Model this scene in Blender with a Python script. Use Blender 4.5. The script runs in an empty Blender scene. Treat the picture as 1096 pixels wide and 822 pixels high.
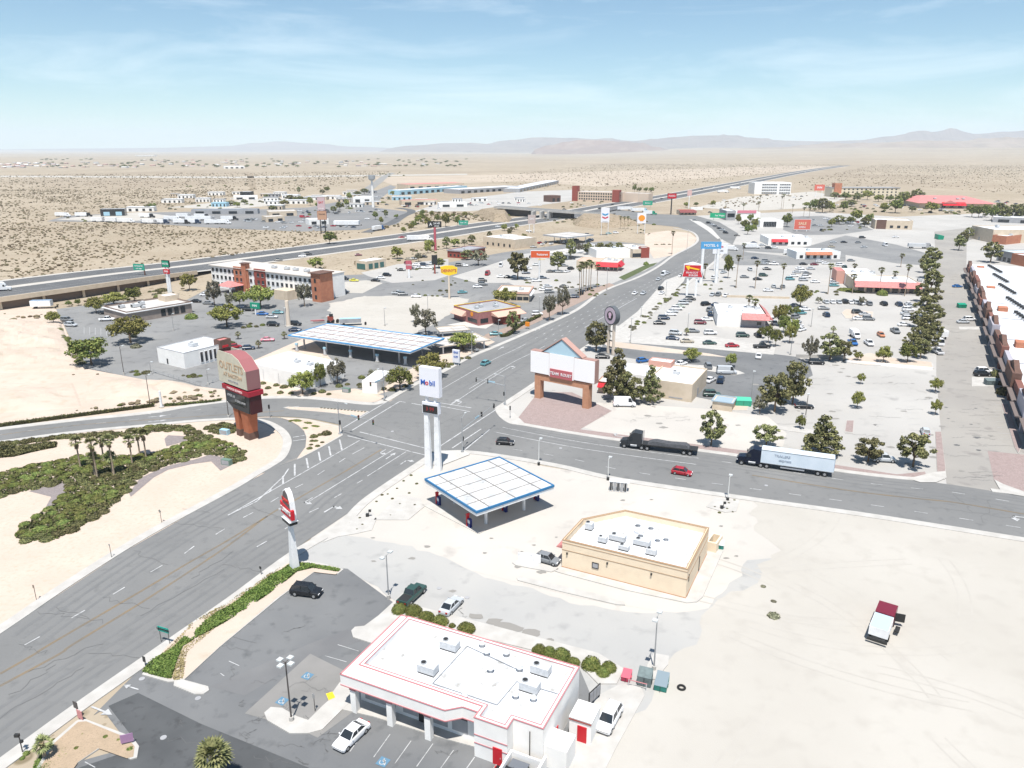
HAZE_D, SKY_DUST, SKY_S, CLOUD, SUN_E, EXPO = 5.5e-5, .1, .085, (9.5,10.5,11), 5.0, .52
import bpy, math, random
from mathutils import Vector, noise
from mathutils.geometry import tessellate_polygon
R = random.Random(11)
PI = math.pi
rad = math.radians
H = 64.0; F = 805.0; TH = math.atan(251/F)
ST, CT = math.sin(TH), math.cos(TH)
col = bpy.context.scene.collection
scn = bpy.context.scene

def G(px, py, h=0.0):
    """ground survey: photograph point -> world point on the plane z=h"""
    x = (px-548)/F; y = (py-411)/F
    z = (H-h)/(ST+y*CT)
    return Vector((x*z, z*(CT-y*ST), h))
def proj(v):
    z = v.y*CT - (v.z-H)*ST
    return 548+F*v.x/z, 411+F*(-(v.z-H)*CT - v.y*ST)/z
def HT(b, ty):
    """height of a thing standing at pixel b whose top is at row ty"""
    g = G(*b); y = (ty-411)/F
    return H-(ST+y*CT)/(CT-y*ST)*g.y

# ---------------------------------------------------------------- materials
MATS = {}
def lin(c):
    return tuple(((v/12.92) if v <= .04045 else ((v+.055)/1.055)**2.4) for v in c)
def mat(name, c, rough=.8, c2=None, scale=.2, metal=0, detail=5, c3=None, scale3=2.0, spec=.3, bump=0, objrand=0, f1=(.35,.65), f3=(.5,.7)):
    """procedural material: base colour c, broad noise to c2, fine noise to c3 (linear colours)"""
    if name in MATS: return MATS[name]
    m = bpy.data.materials.new(name); m.use_nodes = True; MATS[name] = m
    nt = m.node_tree; n = nt.nodes; l = nt.links
    b = n['Principled BSDF']; b.inputs['Roughness'].default_value = rough
    b.inputs['Metallic'].default_value = metal; b.inputs['Specular IOR Level'].default_value = spec
    if isinstance(c, (int, float)): c = (c, c, c)
    b.inputs['Base Color'].default_value = (*c, 1)
    geo = n.new('ShaderNodeNewGeometry')
    def noi(sc, det):
        t = n.new('ShaderNodeTexNoise'); t.inputs['Scale'].default_value = sc; t.inputs['Detail'].default_value = det
        l.new(geo.outputs['Position'], t.inputs['Vector']); return t
    cur = None
    if c2 is not None:
        if isinstance(c2, (int, float)): c2 = (c2,)*3
        t = noi(scale, detail); r = n.new('ShaderNodeMapRange')
        r.inputs[1].default_value, r.inputs[2].default_value = f1
        l.new(t.outputs['Fac'], r.inputs[0])
        mx = n.new('ShaderNodeMix'); mx.data_type = 'RGBA'
        mx.inputs[6].default_value = (*c, 1); mx.inputs[7].default_value = (*c2, 1)
        l.new(r.outputs[0], mx.inputs[0]); cur = mx.outputs[2]
    if c3 is not None:
        if isinstance(c3, (int, float)): c3 = (c3,)*3
        t = noi(scale3, 4); r = n.new('ShaderNodeMapRange')
        r.inputs[1].default_value, r.inputs[2].default_value = f3
        l.new(t.outputs['Fac'], r.inputs[0])
        mx = n.new('ShaderNodeMix'); mx.data_type = 'RGBA'
        mx.inputs[6].default_value = (*c, 1); mx.inputs[7].default_value = (*c3, 1)
        if cur: l.new(cur, mx.inputs[6])
        l.new(r.outputs[0], mx.inputs[0]); cur = mx.outputs[2]
    if objrand:
        oi = n.new('ShaderNodeObjectInfo'); hv = n.new('ShaderNodeHueSaturation')
        if cur: l.new(cur, hv.inputs['Color'])
        else: hv.inputs['Color'].default_value = (*c, 1)
        r = n.new('ShaderNodeMapRange'); r.inputs[3].default_value = 1-objrand; r.inputs[4].default_value = 1+objrand
        l.new(oi.outputs['Random'], r.inputs[0]); l.new(r.outputs[0], hv.inputs['Value'])
        r2 = n.new('ShaderNodeMapRange'); r2.inputs[3].default_value = .5-.02*objrand/.2; r2.inputs[4].default_value = .5+.02*objrand/.2
        l.new(oi.outputs['Random'], r2.inputs[0]); l.new(r2.outputs[0], hv.inputs['Hue'])
        cur = hv.outputs['Color']
    if cur: l.new(cur, b.inputs['Base Color'])
    if bump:
        t = noi(6, 4); bp = n.new('ShaderNodeBump'); bp.inputs['Strength'].default_value = bump; bp.inputs['Distance'].default_value = .05
        l.new(t.outputs['Fac'], bp.inputs['Height']); l.new(bp.outputs[0], b.inputs['Normal'])
    return m

M_WHITE = mat('white_paint', .8, .5, .7, .4, c3=.6, scale3=1.5, f3=(.55,.75))
M_ROOF = mat('white_roof_membrane', (.7,.71,.73), .7, (.55,.56,.58), .25, c3=(.33,.32,.3), scale3=.8, f3=(.56,.72), detail=8)
M_ROOFT = mat('tan_grey_roof', (.56,.53,.5), .8, (.44,.42,.4), .15, c3=(.36,.34,.32), scale3=.7, f3=(.6,.8))
M_ROOFG = mat('grey_roof', (.36,.36,.37), .8, (.28,.28,.29), .15, c3=(.22,.22,.22), scale3=.7, f3=(.6,.8))
M_STUC = mat('white_stucco', (.82,.8,.77), .85, (.76,.74,.71), .5)
M_TAN = mat('peach_stucco', (.76,.63,.47), .85, (.71,.58,.43), .6)
M_BEIGE = mat('beige_stucco', (.6,.5,.39), .85, (.53,.44,.33), .5)
M_PINK = mat('pink_tile', (.52,.2,.19), .8, (.44,.17,.16), 1.2, c3=(.6,.28,.26), scale3=3)
M_PINKT = mat('pink_trim', (.45,.19,.2), .7)
M_RED = mat('red_paint', (.5,.015,.025), .45)
M_ORANGE = mat('orange_stucco', (.45,.19,.11), .85, (.38,.15,.09), .6)
M_BRICK = mat('brick_red', (.3,.07,.05), .85, (.24,.06,.045), 1.5)
M_BROWN = mat('brown_wall', (.15,.085,.065), .85, (.12,.07,.055), 1)
M_GREYW = mat('grey_wall', (.36,.36,.37), .85, (.3,.3,.31), .6)
M_DARK = mat('dark_metal', .03, .5)
M_GLASS = mat('dark_glass', (.02,.025,.03), .12, spec=.6)
M_STEEL = mat('galvanised_steel', (.42,.43,.44), .45, (.34,.35,.36), 2, metal=.4)
M_UNIT = mat('air_conditioner_grey', (.55,.56,.57), .6, (.46,.47,.48), 3)
M_BLUE = mat('blue_band', (.03,.16,.33), .5)
M_SEAM = mat('canopy_seam', (.27,.25,.23), .8)
M_CANT = mat('canopy_top', (.6,.59,.58), .7, (.42,.43,.44), .5, c3=(.3,.29,.28), scale3=1.2, f3=(.58,.75))
M_SKYB = mat('pale_blue_panel', (.33,.52,.62), .6)
M_NAVY = mat('navy_paint', (.01,.02,.14), .5)
M_YEL = mat('yellow_sign', (.8,.55,.03), .5)
M_GREEN = mat('green_sign', (.01,.25,.15), .5)
M_GSIGN = mat('highway_green_sign', (.03,.3,.2), .5)
M_TYRE = mat('tyre_rubber', .02, .9)
M_RIM = mat('rim_metal', .45, .35, metal=.6)
M_LAMP = mat('headlight_lens', .75, .15)
M_TAIL = mat('taillight_lens', (.4,.01,.01), .25)
M_CONC = mat('concrete_kerb', (.460,.442,.416), .85, (.398,.380,.354), .5)
M_PAINT = mat('road_paint_white', .5, .8, .36, .5, c3=.22, scale3=1.4, f3=(.52,.72))
M_PAINTY = mat('road_paint_yellow', (.27,.17,.06), .8, (.17,.13,.08), .3)

# ---------------------------------------------------------------- mesh builder
class MB:
    def __init__(s): s.v = []; s.f = []; s.m = []; s.mats = []; s.sm = []
    def mi(s, m):
        if m not in s.mats: s.mats.append(m)
        return s.mats.index(m)
    def add(s, vs, fs, m, smooth=False):
        k = len(s.v); s.v += [tuple(v) for v in vs]; i = s.mi(m)
        for f in fs: s.f.append(tuple(k+j for j in f)); s.m.append(i); s.sm.append(smooth)
    def box(s, c, d, m, rz=0, top=1.0, ry=0):
        cx, cy, cz = c; w, l, h = d[0]/2, d[1]/2, d[2]/2
        vs = []
        ca, sa = math.cos(rz), math.sin(rz)
        for z in (-h, h):
            t = top if z > 0 else 1
            for x, y in ((-w,-l),(w,-l),(w,l),(-w,l)):
                X, Y, Z = x*t, y*t, z
                if ry: X, Z = X*math.cos(ry)+Z*math.sin(ry), -X*math.sin(ry)+Z*math.cos(ry)
                vs.append((cx+X*ca-Y*sa, cy+X*sa+Y*ca, cz+Z))
        s.add(vs, [(0,3,2,1),(4,5,6,7),(0,1,5,4),(1,2,6,5),(2,3,7,6),(3,0,4,7)], m)
    def b2(s, x0, x1, y0, y1, z0, z1, m): s.box(((x0+x1)/2,(y0+y1)/2,(z0+z1)/2),(abs(x1-x0),abs(y1-y0),abs(z1-z0)), m)
    def cyl(s, p, q, r0, r1, m, n=8, cap=True, smooth=True):
        p = Vector(p); q = Vector(q); d = (q-p).normalized()
        a = d.orthogonal().normalized(); b = d.cross(a)
        vs = []
        for c, r in ((p, r0), (q, r1)):
            for i in range(n):
                t = 2*PI*i/n; vs.append(c+a*math.cos(t)*r+b*math.sin(t)*r)
        s.add(vs, [(i, (i+1) % n, n+(i+1) % n, n+i) for i in range(n)], m, smooth)
        if cap: s.add(vs, [tuple(range(n-1,-1,-1)), tuple(range(n, 2*n))], m)
    def quad(s, a, b, c, d, m): s.add([a, b, c, d], [(0,1,2,3)], m)
    def prism(s, pts, z0, z1, m, mtop=None):
        """vertical prism over a plan polygon (counter-clockwise)"""
        n = len(pts)
        if sum(pts[i][0]*pts[(i+1)%n][1]-pts[(i+1)%n][0]*pts[i][1] for i in range(n)) < 0: pts = pts[::-1]
        vs = [(p[0], p[1], z0) for p in pts]+[(p[0], p[1], z1) for p in pts]
        s.add(vs, [(i, (i+1) % n, n+(i+1) % n, n+i) for i in range(n)], m)
        tri = tessellate_polygon([[Vector((p[0], p[1], 0)) for p in pts]])
        s.add(vs[n:], [upward(t, pts) for t in tri], mtop or m)
        s.add(vs[:n], [upward(t, pts)[::-1] for t in tri], m)
    def slab(s, prof, y0, y1, m, mface=None):
        """upright slab: outline prof in (x,z), from y0 (face) to y1 (back)"""
        n = len(prof)
        if sum(prof[i][0]*prof[(i+1)%n][1]-prof[(i+1)%n][0]*prof[i][1] for i in range(n)) < 0: prof = prof[::-1]
        vs = [(p[0], y0, p[1]) for p in prof]+[(p[0], y1, p[1]) for p in prof]
        s.add(vs, [(i, n+i, n+(i+1) % n, (i+1) % n)[::-1] for i in range(n)], m)
        tri = [upward(t, prof) for t in tessellate_polygon([[Vector((p[0], p[1], 0)) for p in prof]])]
        s.add(vs[:n], tri, mface or m); s.add(vs[n:], [t[::-1] for t in tri], m)
    def build(s, name, parent=None, loc=None, rz=None, smooth=None):
        me = bpy.data.meshes.new(name); me.from_pydata(s.v, [], s.f)
        for m in s.mats: me.materials.append(m)
        me.polygons.foreach_set('material_index', s.m)
        me.polygons.foreach_set('use_smooth', s.sm); me.update()
        o = bpy.data.objects.new(name, me); col.objects.link(o)
        if parent: o.parent = parent
        if loc is not None: o.location = loc
        if rz is not None: o.rotation_euler.z = rz
        return o
def upward(t, pts):
    a, b, c = (pts[i] for i in t)
    return tuple(t) if (b[0]-a[0])*(c[1]-a[1])-(b[1]-a[1])*(c[0]-a[0]) > 0 else tuple(t)[::-1]
def tag(o, label=None, cat=None, group=None, kind=None):
    if label: o['label'] = label
    if cat: o['category'] = cat
    if group: o['group'] = group
    if kind: o['kind'] = kind
    return o
def thing(name, label, cat, loc, rz=0, group=None):
    o = bpy.data.objects.new(name, None); col.objects.link(o); o.empty_display_size = .5
    o.location = loc; o.rotation_euler.z = rz
    return tag(o, label, cat, group)
def one(mb, name, label, cat, loc=None, rz=None, group=None):
    return tag(mb.build(name, None, loc, rz), label, cat, group)
def text(parent, body, x, y, z, size, m, name='lettering', rz=0, sx=1, center=True, extrude=.03, ry=0):
    """raised lettering standing on the local -y face"""
    cu = bpy.data.curves.new('t', 'FONT'); cu.body = body; cu.size = size; cu.extrude = extrude
    cu.align_x = 'CENTER' if center else 'LEFT'; cu.align_y = 'CENTER'; cu.offset = size*.015; cu.resolution_u = 2
    t = bpy.data.objects.new('t', cu); me = bpy.data.meshes.new_from_object(t)
    bpy.data.objects.remove(t); bpy.data.curves.remove(cu)
    me.name = name; me.materials.clear(); me.materials.append(m)
    o = bpy.data.objects.new(name, me); col.objects.link(o); o.parent = parent
    o.location = (x, y, z); o.rotation_euler = (PI/2, ry, rz); o.scale = (sx, 1, 1)
    return o

# ---------------------------------------------------------------- ground
RJ = random.Random(77)
def sheet(name, pts, z, m, px=True, kind='structure', jit=0):
    P = [G(*p) for p in pts] if px else [Vector((*p, 0)) for p in pts]
    if jit:
        Q = []
        for p, q in zip(P, P[1:]+P[:1]):
            n = min(90, max(1, int((q-p).length/1.6)))
            for i in range(n): v = p.lerp(q, i/n); k = jit*(noise.noise((v.x*.25, v.y*.25, z*9))*1.6+RJ.uniform(-.35,.35)); w = (q-p).normalized(); Q.append(v+Vector((-w.y, w.x, 0))*k)
        P = Q
    tri = [upward(t, P) for t in tessellate_polygon([[Vector((p.x, p.y, 0)) for p in P]])]
    b = MB(); b.add([(p.x, p.y, z) for p in P], tri, m)
    o = b.build(name); return tag(o, kind=kind)
def curve(pts, n=8):
    """Catmull-Rom through points"""
    P = [pts[0]]+list(pts)+[pts[-1]]; out = []
    for i in range(1, len(P)-2):
        for k in range(n):
            t = k/n
            out.append(.5*((2*P[i])+(P[i+1]-P[i-1])*t+(2*P[i-1]-5*P[i]+4*P[i+1]-P[i+2])*t*t+(3*P[i]-P[i-1]-3*P[i+1]+P[i+2])*t**3))
    out.append(P[-2]); return out
def path(px, h=0, n=6): return curve([G(*p[:2], p[2] if len(p) > 2 else h) for p in px], n)
def offs(P, d):
    out = []
    for i, p in enumerate(P):
        t = (P[min(i+1, len(P)-1)]-P[max(i-1, 0)]); t.z = 0; t.normalize()
        out.append(p+Vector((-t.y, t.x, 0))*d)
    return out
def ribbon(b, P, a, c, z0, z1, m, mside=None):
    """band between offsets a<c (left positive) of path P, top at z1, sides down to z0"""
    A = offs(P, a); C = offs(P, c)
    for i in range(len(P)-1):
        t = [A[i]+Vector((0,0,z1)), A[i+1]+Vector((0,0,z1)), C[i+1]+Vector((0,0,z1)), C[i]+Vector((0,0,z1))]
        b.add(t, [upward((0,1,2), t)+(), upward((0,2,3), t)+()], m)
        if z0 is not None:
            dz = Vector((0,0,z0-z1))
            b.add([t[0], t[1], t[1]+dz, t[0]+dz], [(0,1,2,3)], mside or m)
            b.add([t[3], t[2], t[2]+dz, t[3]+dz], [(0,1,2,3)], mside or m)
            if i == 0: b.add([t[0], t[3], t[3]+dz, t[0]+dz], [(0,1,2,3)], mside or m)
            if i == len(P)-2: b.add([t[1], t[2], t[2]+dz, t[1]+dz], [(0,1,2,3)], mside or m)
def lens(P):
    L = [0]
    for i in range(1, len(P)): L.append(L[-1]+(P[i]-P[i-1]).length)
    return L
def sub(P, s0, s1):
    L = lens(P); out = []
    def at(s):
        for i in range(1, len(P)):
            if L[i] >= s: return P[i-1].lerp(P[i], (s-L[i-1])/max(1e-6, L[i]-L[i-1]))
        return P[-1]
    out.append(at(s0)); out += [p for p, l in zip(P, L) if s0 < l < s1]; out.append(at(s1)); return out
def dashes(b, P, off, m, on=2.2, gap=5.1, w=.14, z=.05, s0=0, s1=None):
    Q = offs(P, off); T = lens(Q)[-1]; s = s0; s1 = s1 or T
    while s < s1-.5:
        e = min(s+on, s1); seg = sub(Q, s, e)
        ribbon(b, seg, -w/2, w/2, None, z, m); s += on+gap
LC = [0]
def line(b, p, q, m, w=.15, z=.05):
    LC[0] = (LC[0]+1) % 12; z += LC[0]*.0012
    ribbon(b, [G(*p), G(*q)], -w/2, w/2, None, z, m)

# desert ground
def desert_mat():
    m = bpy.data.materials.new('desert_ground'); m.use_nodes = True; nt = m.node_tree; n = nt.nodes; l = nt.links
    b = n['Principled BSDF']; b.inputs['Roughness'].default_value = .95; b.inputs['Specular IOR Level'].default_value = .1
    geo = n.new('ShaderNodeNewGeometry')
    def noi(sc, det=6, rough=.55):
        t = n.new('ShaderNodeTexNoise'); t.inputs['Scale'].default_value = sc; t.inputs['Detail'].default_value = det; t.inputs['Roughness'].default_value = rough
        l.new(geo.outputs['Position'], t.inputs['Vector']); return t
    def mr(src, a, b_, c=0, d=1):
        r = n.new('ShaderNodeMapRange'); r.inputs[1].default_value = a; r.inputs[2].default_value = b_; r.inputs[3].default_value = c; r.inputs[4].default_value = d
        l.new(src, r.inputs[0]); return r.outputs[0]
    def mix(f, a, c):
        x = n.new('ShaderNodeMix'); x.data_type = 'RGBA'
        l.new(f, x.inputs[0])
        for k, v in ((6, a), (7, c)):
            if isinstance(v, tuple): x.inputs[k].default_value = (*v, 1)
            else: l.new(v, x.inputs[k])
        return x.outputs[2]
    base = mix(mr(noi(.004).outputs['Fac'], .38, .62), (.375,.315,.24), (.32,.268,.2))
    base = mix(mr(noi(.03).outputs['Fac'], .42, .7), base, (.3,.245,.18))
    base = mix(mr(noi(.0016).outputs['Fac'], .5, .62, 0, .55), base, (.27,.215,.16))
    # creosote scrub: scattered dark bushes
    for sc, rr, colr in ((.2, .24, (.19,.155,.1)), (.36, .2, (.19,.155,.1)), (.7, .2, (.24,.195,.135))):
        v = n.new('ShaderNodeTexVoronoi'); v.inputs['Scale'].default_value = sc; v.inputs['Randomness'].default_value = 1
        l.new(geo.outputs['Position'], v.inputs['Vector'])
        f = mr(v.outputs['Distance'], rr, rr*.7)
        d = mr(noi(.012, 3).outputs['Fac'], .4, .52)
        mm = n.new('ShaderNodeMath'); mm.operation = 'MULTIPLY'; l.new(f, mm.inputs[0]); l.new(d, mm.inputs[1])
        base = mix(mm.outputs[0], base, colr)
    l.new(base, b.inputs['Base Color']); return m
M_DES = desert_mat()
b = MB(); S = 29000
NX = 60
xs = [math.copysign((abs(i)/NX)**3*S, i) for i in range(-NX, NX+1)]
vs = []; fs = []
for j, y in enumerate(xs):
    for x in xs:
        d = math.hypot(x, y); z = 0
        if d > 4500: z = (d-4500)*.003*noise.noise((x*.0004, y*.0004, 1.5))
        # the desert rises gently to the east
        if x > 900 and y > 3200: z += min((x-900)*(y-3200)*3.5e-6, 75)
        if z < 0: z *= .3
        vs.append((x, y, z))
n_ = len(xs)
for j in range(n_-1):
    for i in range(n_-1): fs.append((j*n_+i, j*n_+i+1, (j+1)*n_+i+1, (j+1)*n_+i))
b.add(vs, fs, M_DES, True); tag(b.build('ground'), kind='structure')

M_SAND = mat('pale_sand', (.52,.43,.36), .95, (.46,.38,.315), .06, c3=(.41,.35,.275), scale3=.35, f3=(.52,.75), spec=.1, bump=.3)
M_SAND2 = mat('raked_sand', (.52,.43,.36), .95, (.48,.395,.33), .15, c3=(.435,.37,.295), scale3=1.4, spec=.1, bump=.2)
M_DIRT = mat('pale_dirt_lot', (.435,.41,.372), .95, (.4,.375,.337), .05, c3=(.375,.35,.315), scale3=.3, f3=(.52,.8), spec=.1, bump=.25, detail=9)
M_LOTC = mat('pale_concrete_lot', (.484,.452,.413), .9, (.421,.397,.365), .05, c3=(.337,.314,.291), scale3=.22, f3=(.6,.8), spec=.15)
M_WORN = mat('worn_pale_asphalt', (.345,.34,.33), .9, (.4,.388,.368), .045, c3=(.275,.272,.265), scale3=.35, f3=(.56,.82), spec=.15, detail=9)
M_ROAD = mat('road_asphalt', (.165,.165,.163), .9, (.195,.194,.19), .05, c3=(.135,.136,.136), scale3=.5, f3=(.55,.8), spec=.15, detail=8)
M_FWY = mat('freeway_asphalt', (.102,.105,.108), .9, (.126,.126,.129), .03, spec=.15)
M_LOTG = mat('grey_asphalt_lot', (.138,.141,.145), .9, (.175,.177,.178), .07, c3=(.1,.103,.106), scale3=.5, f3=(.56,.8), spec=.15, detail=8)
M_LOTW = mat('weathered_asphalt_lot', (.19,.19,.19), .9, (.235,.233,.228), .04, c3=(.14,.14,.14), scale3=.25, f3=(.56,.76), spec=.15)
M_LOTD = mat('dark_sealed_asphalt', (.071,.074,.077), .9, (.094,.097,.100), .15, c3=(.051,.052,.054), scale3=.7, f3=(.56,.76), spec=.15)
M_EAST = mat('sun_bleached_lot', (.413,.397,.374), .9, (.360,.345,.325), .03, c3=(.290,.279,.266), scale3=.2, f3=(.6,.8), spec=.15)
M_PLAZA = mat('brick_paving_pink', (.292,.225,.212), .9, (.255,.195,.182), .8, c3=(.330,.269,.250), scale3=3)
M_GRAV = mat('purple_grey_gravel', (.230,.198,.192), .95, (.192,.166,.166), 1.5, c3=(.288,.256,.243), scale3=5)
M_TANG = mat('tan_gravel_bed', (.390,.296,.210), .95, (.344,.264,.185), .8, c3=(.289,.224,.160), scale3=5, spec=.1)
M_CONCP = mat('concrete_pad', (.495,.478,.450), .85, (.440,.423,.394), .4)
M_EMB = mat('embankment_dirt', (.320,.256,.186), .95, (.269,.211,.147), .1, c3=(.160,.128,.077), scale3=.6, f3=(.52,.62))

# west side
sheet('sand_lot', [(-60,330),(0,322),(60,331),(89,394),(158,407),(240,417),(300,416),(420,412),(420,440),(200,445),(0,470),(-90,480)], .02, M_SAND)
sheet('raked_ground', [(-80,478),(0,470),(160,452),(290,446),(330,470),(318,500),(250,527),(160,577),(0,682),(-110,742)], .03, M_SAND2)
sheet('parking_lot', [(60,331),(128,322),(200,321),(226,307),(270,300),(345,296),(420,292),(480,281),(540,270),(600,262),(650,258),(700,262),(745,262),(712,284),(622,331),(531,372),(444,414),(412,430),(300,417),(240,417),(158,407),(89,394),(78,368)], .04, M_LOTW)
sheet('vacant_concrete_lot', [(352,325),(390,317),(470,317),(505,320),(480,338),(440,360),(400,352),(352,345)], .06, M_DIRT, jit=1.2)
sheet('vacant_concrete_lot', [(352,303),(392,300),(410,303),(388,314),(352,313)], .06, M_DIRT)
sheet('parking_lot', [(386,292),(425,283),(480,277),(480,295),(465,300),(420,303),(395,296)], .06, M_EAST)
sheet('parking_lot', [(484,296),(520,285),(560,272),(640,262),(700,262),(725,268),(690,290),(620,308),(570,315),(545,303),(510,303)], .06, M_EAST)
sheet('parking_lot', [(600,268),(640,262),(700,262),(735,262),(700,284),(650,306),(600,300)], .065, M_EAST)
sheet('planted_strip', [(662,297),(690,284),(704,281),(700,284),(668,300)], .08, mat('lawn_grass', (.06,.09,.03), .95, (.1,.11,.05), .5))
sheet('tan_strip', [(270,447),(262,390),(330,360),(355,385),(325,421),(380,416),(412,424),(405,432),(300,427)], .06, M_SAND)
sheet('planted_strip', [(385,428),(430,415),(530,366),(520,362),(470,380),(430,400),(390,412)], .07, M_SAND)
sheet('planted_strip', [(560,352),(625,322),(660,306),(652,303),(610,318),(560,344),(520,358),(512,366)], .07, mat('pink_gravel', (.320,.243,.205), .95, (.275,.211,.173), 1))
sheet('concrete_pad', [(478,348),(520,352),(556,330),(550,326),(520,340)], .09, M_CONCP)
def bank(px, h_, seed, m):
    A, B_, C, D_ = [G(*p) for p in px]; n = 36; b = MB(); vs = []
    for i in range(n+1):
        for j in range(n+1):
            u, v = i/n, j/n; p = A.lerp(B_, u).lerp(D_.lerp(C, u), v); e = (math.sin(PI*u)*math.sin(PI*v))**.6
            z = e*h_*(.45+1.1*abs(noise.fractal((p.x*.05, p.y*.05, seed), 1, 2, 5)))+.06*(e > .02)-.1*(e <= .02); vs.append((p.x, p.y, z))
    b.add(vs, [(i*(n+1)+j, (i+1)*(n+1)+j, (i+1)*(n+1)+j+1, i*(n+1)+j+1) for i in range(n) for j in range(n)], m, False); tag(b.build('sand_bank'), kind='structure')
bank([(-90,402),(86,398),(64,340),(-60,344)], 3.6, 1, M_SAND); bank([(90,428),(236,424),(205,412),(95,402)], 2.2, 3, M_SAND); bank([(-80,448),(90,436),(80,410),(-80,412)], 1.6, 5, M_SAND)
# east side
sheet('east_lots', [(530,437),(624,372),(700,321),(751,290),(772,272),(773,258),(745,236),(720,232),(860,226),(960,232),(1140,225),(1250,300),(1400,600),(1096,533),(1013,519),(905,508),(783,490),(620,467),(553,455)], .035, M_EAST)
sheet('side_street', [(650,362),(700,366),(780,373),(852,382),(866,388),(870,402),(800,436),(790,434),(745,425),(722,408),(722,398),(690,386),(640,378)], .06, M_LOTG)
sheet('concrete_pad', [(590,446),(640,431),(700,434),(760,438),(822,446),(842,464),(838,478),(783,484),(650,466)], .05, M_LOTC)
sheet('brick_plaza', [(551,452),(576,420),(612,420),(655,440),(617,462),(590,459)], .07, M_PLAZA)
sheet('pink_strip', [(590,460),(600,457),(800,483),(960,508),(990,505),(992,511),(960,513),(783,488),(620,466)], .075, M_PLAZA)
sheet('drive_lane', [(1000,248),(1035,244),(1034,300),(1050,350),(1066,398),(1080,440),(1096,480),(1200,720),(1058,526),(1013,518),(1006,450),(1002,400),(1003,330)], .05, mat('tan_worn_lane', (.307,.288,.262), .9, (.262,.246,.227), .04, c3=(.208,.192,.180), scale3=.25, f3=(.58,.75)))
sheet('side_street', [(850,272),(700,262),(745,262),(790,262),(850,268),(905,252),(960,262),(1005,275),(1000,285),(960,282),(900,272)], .055, M_LOTW)
sheet('side_street', [(770,262),(800,270),(850,275),(905,272),(905,280),(850,284),(790,284),(772,276)], .057, M_LOTW)
sheet('parking_lot', [(840,232),(880,231),(920,240),(935,246),(900,251),(855,252),(838,246)], .057, M_LOTW)
sheet('planted_strip', [(1057,483),(1096,487),(1140,497),(1150,545),(1096,530),(1064,515)], .07, M_PLAZA)
sheet('dirt_lot', [(745,222),(790,211),(870,205),(905,212),(880,222),(800,226)], .06, M_DIRT)
# truck-stop asphalt beyond the freeway
sheet('truck_lot', [(50,237),(70,231),(135,228),(230,226),(330,222),(372,214),(400,205),(418,198),(424,200),(408,212),(400,222),(440,227),(425,240),(385,246),(320,248),(230,244),(140,238)], .06, mat('far_asphalt', (.173,.173,.173), .9, (.218,.211,.205), .02))
sheet('dirt_lot', [(95,231),(150,227),(190,232),(130,238),(60,235)], .08, M_DIRT)
sheet('dirt_lot', [(180,222),(260,214),(330,210),(330,216),(250,224)], .08, M_DIRT)
sheet('dirt_road', [(264,186),(271,186),(275,203),(268,205)], .1, M_EMB)
sheet('parking_lot', [(440,227),(480,215),(560,205),(620,203),(620,214),(560,222),(500,226)], .06, M_EAST)
sheet('dirt_lot', [(400,190),(560,186),(900,176),(905,179),(640,200),(560,194),(420,198)], .07, mat('disturbed_sand', (.422,.353,.277), .95, (.376,.307,.238), .01))
sheet('dirt_road', [(0,188),(250,189),(500,186),(500,187.3),(250,190.6),(0,189.6)], .1, M_DIRT)
# south side
sheet('gas_station_lot', [(455,490),(471,484),(800,534),(918,550),(1000,562),(900,700),(700,830),(560,760),(372,611),(330,600),(340,585),(400,545)], .012, M_LOTC)
sheet('gas_station_lot', [(455,489),(471,483),(533,487),(582,499),(664,513),(800,533),(918,549),(900,600),(820,640),(740,660),(620,640),(520,615),(400,585),(352,588),(332,576)], .03, M_LOTC)
sheet('dirt_lot', [(800,533),(917,549),(1004,562),(1096,577),(1250,602),(1700,900),(600,1100),(640,800),(700,740),(760,655),(830,600)], .05, M_DIRT, jit=1.3)
sheet('worn_drive', [(330,576),(350,570),(440,585),(520,617),(600,640),(660,655),(760,652),(800,600),(850,600),(815,700),(770,760),(720,840),(620,850),(640,760),(560,700),(470,660),(415,640),(372,612),(340,606),(300,604)], .045, M_WORN, jit=.8)
sheet('south_lot', [(100,766),(150,716),(190,728),(245,668),(300,632),(345,606),(372,609),(425,648),(520,690),(620,715),(640,762),(600,850),(520,980),(-80,980),(60,822),(140,800),(110,760)], .05, M_LOTG)
sheet('new_asphalt', [(116,756),(148,742),(215,775),(330,822),(420,870),(200,990),(60,880),(85,822),(150,800)], .06, M_LOTD)
sheet('concrete_pad', [(262,764),(332,700),(372,720),(366,745),(395,750),(340,790),(318,780)], .07, mat('pale_patch', (.230,.221,.211), .9, (.198,.192,.182), .2))
sheet('worn_path', [(226,735),(330,690),(420,655),(470,665),(430,672),(360,695),(300,722),(262,745)], .06, mat('worn_path', (.173,.173,.173), .9, (.141,.141,.144), .15))
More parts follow.
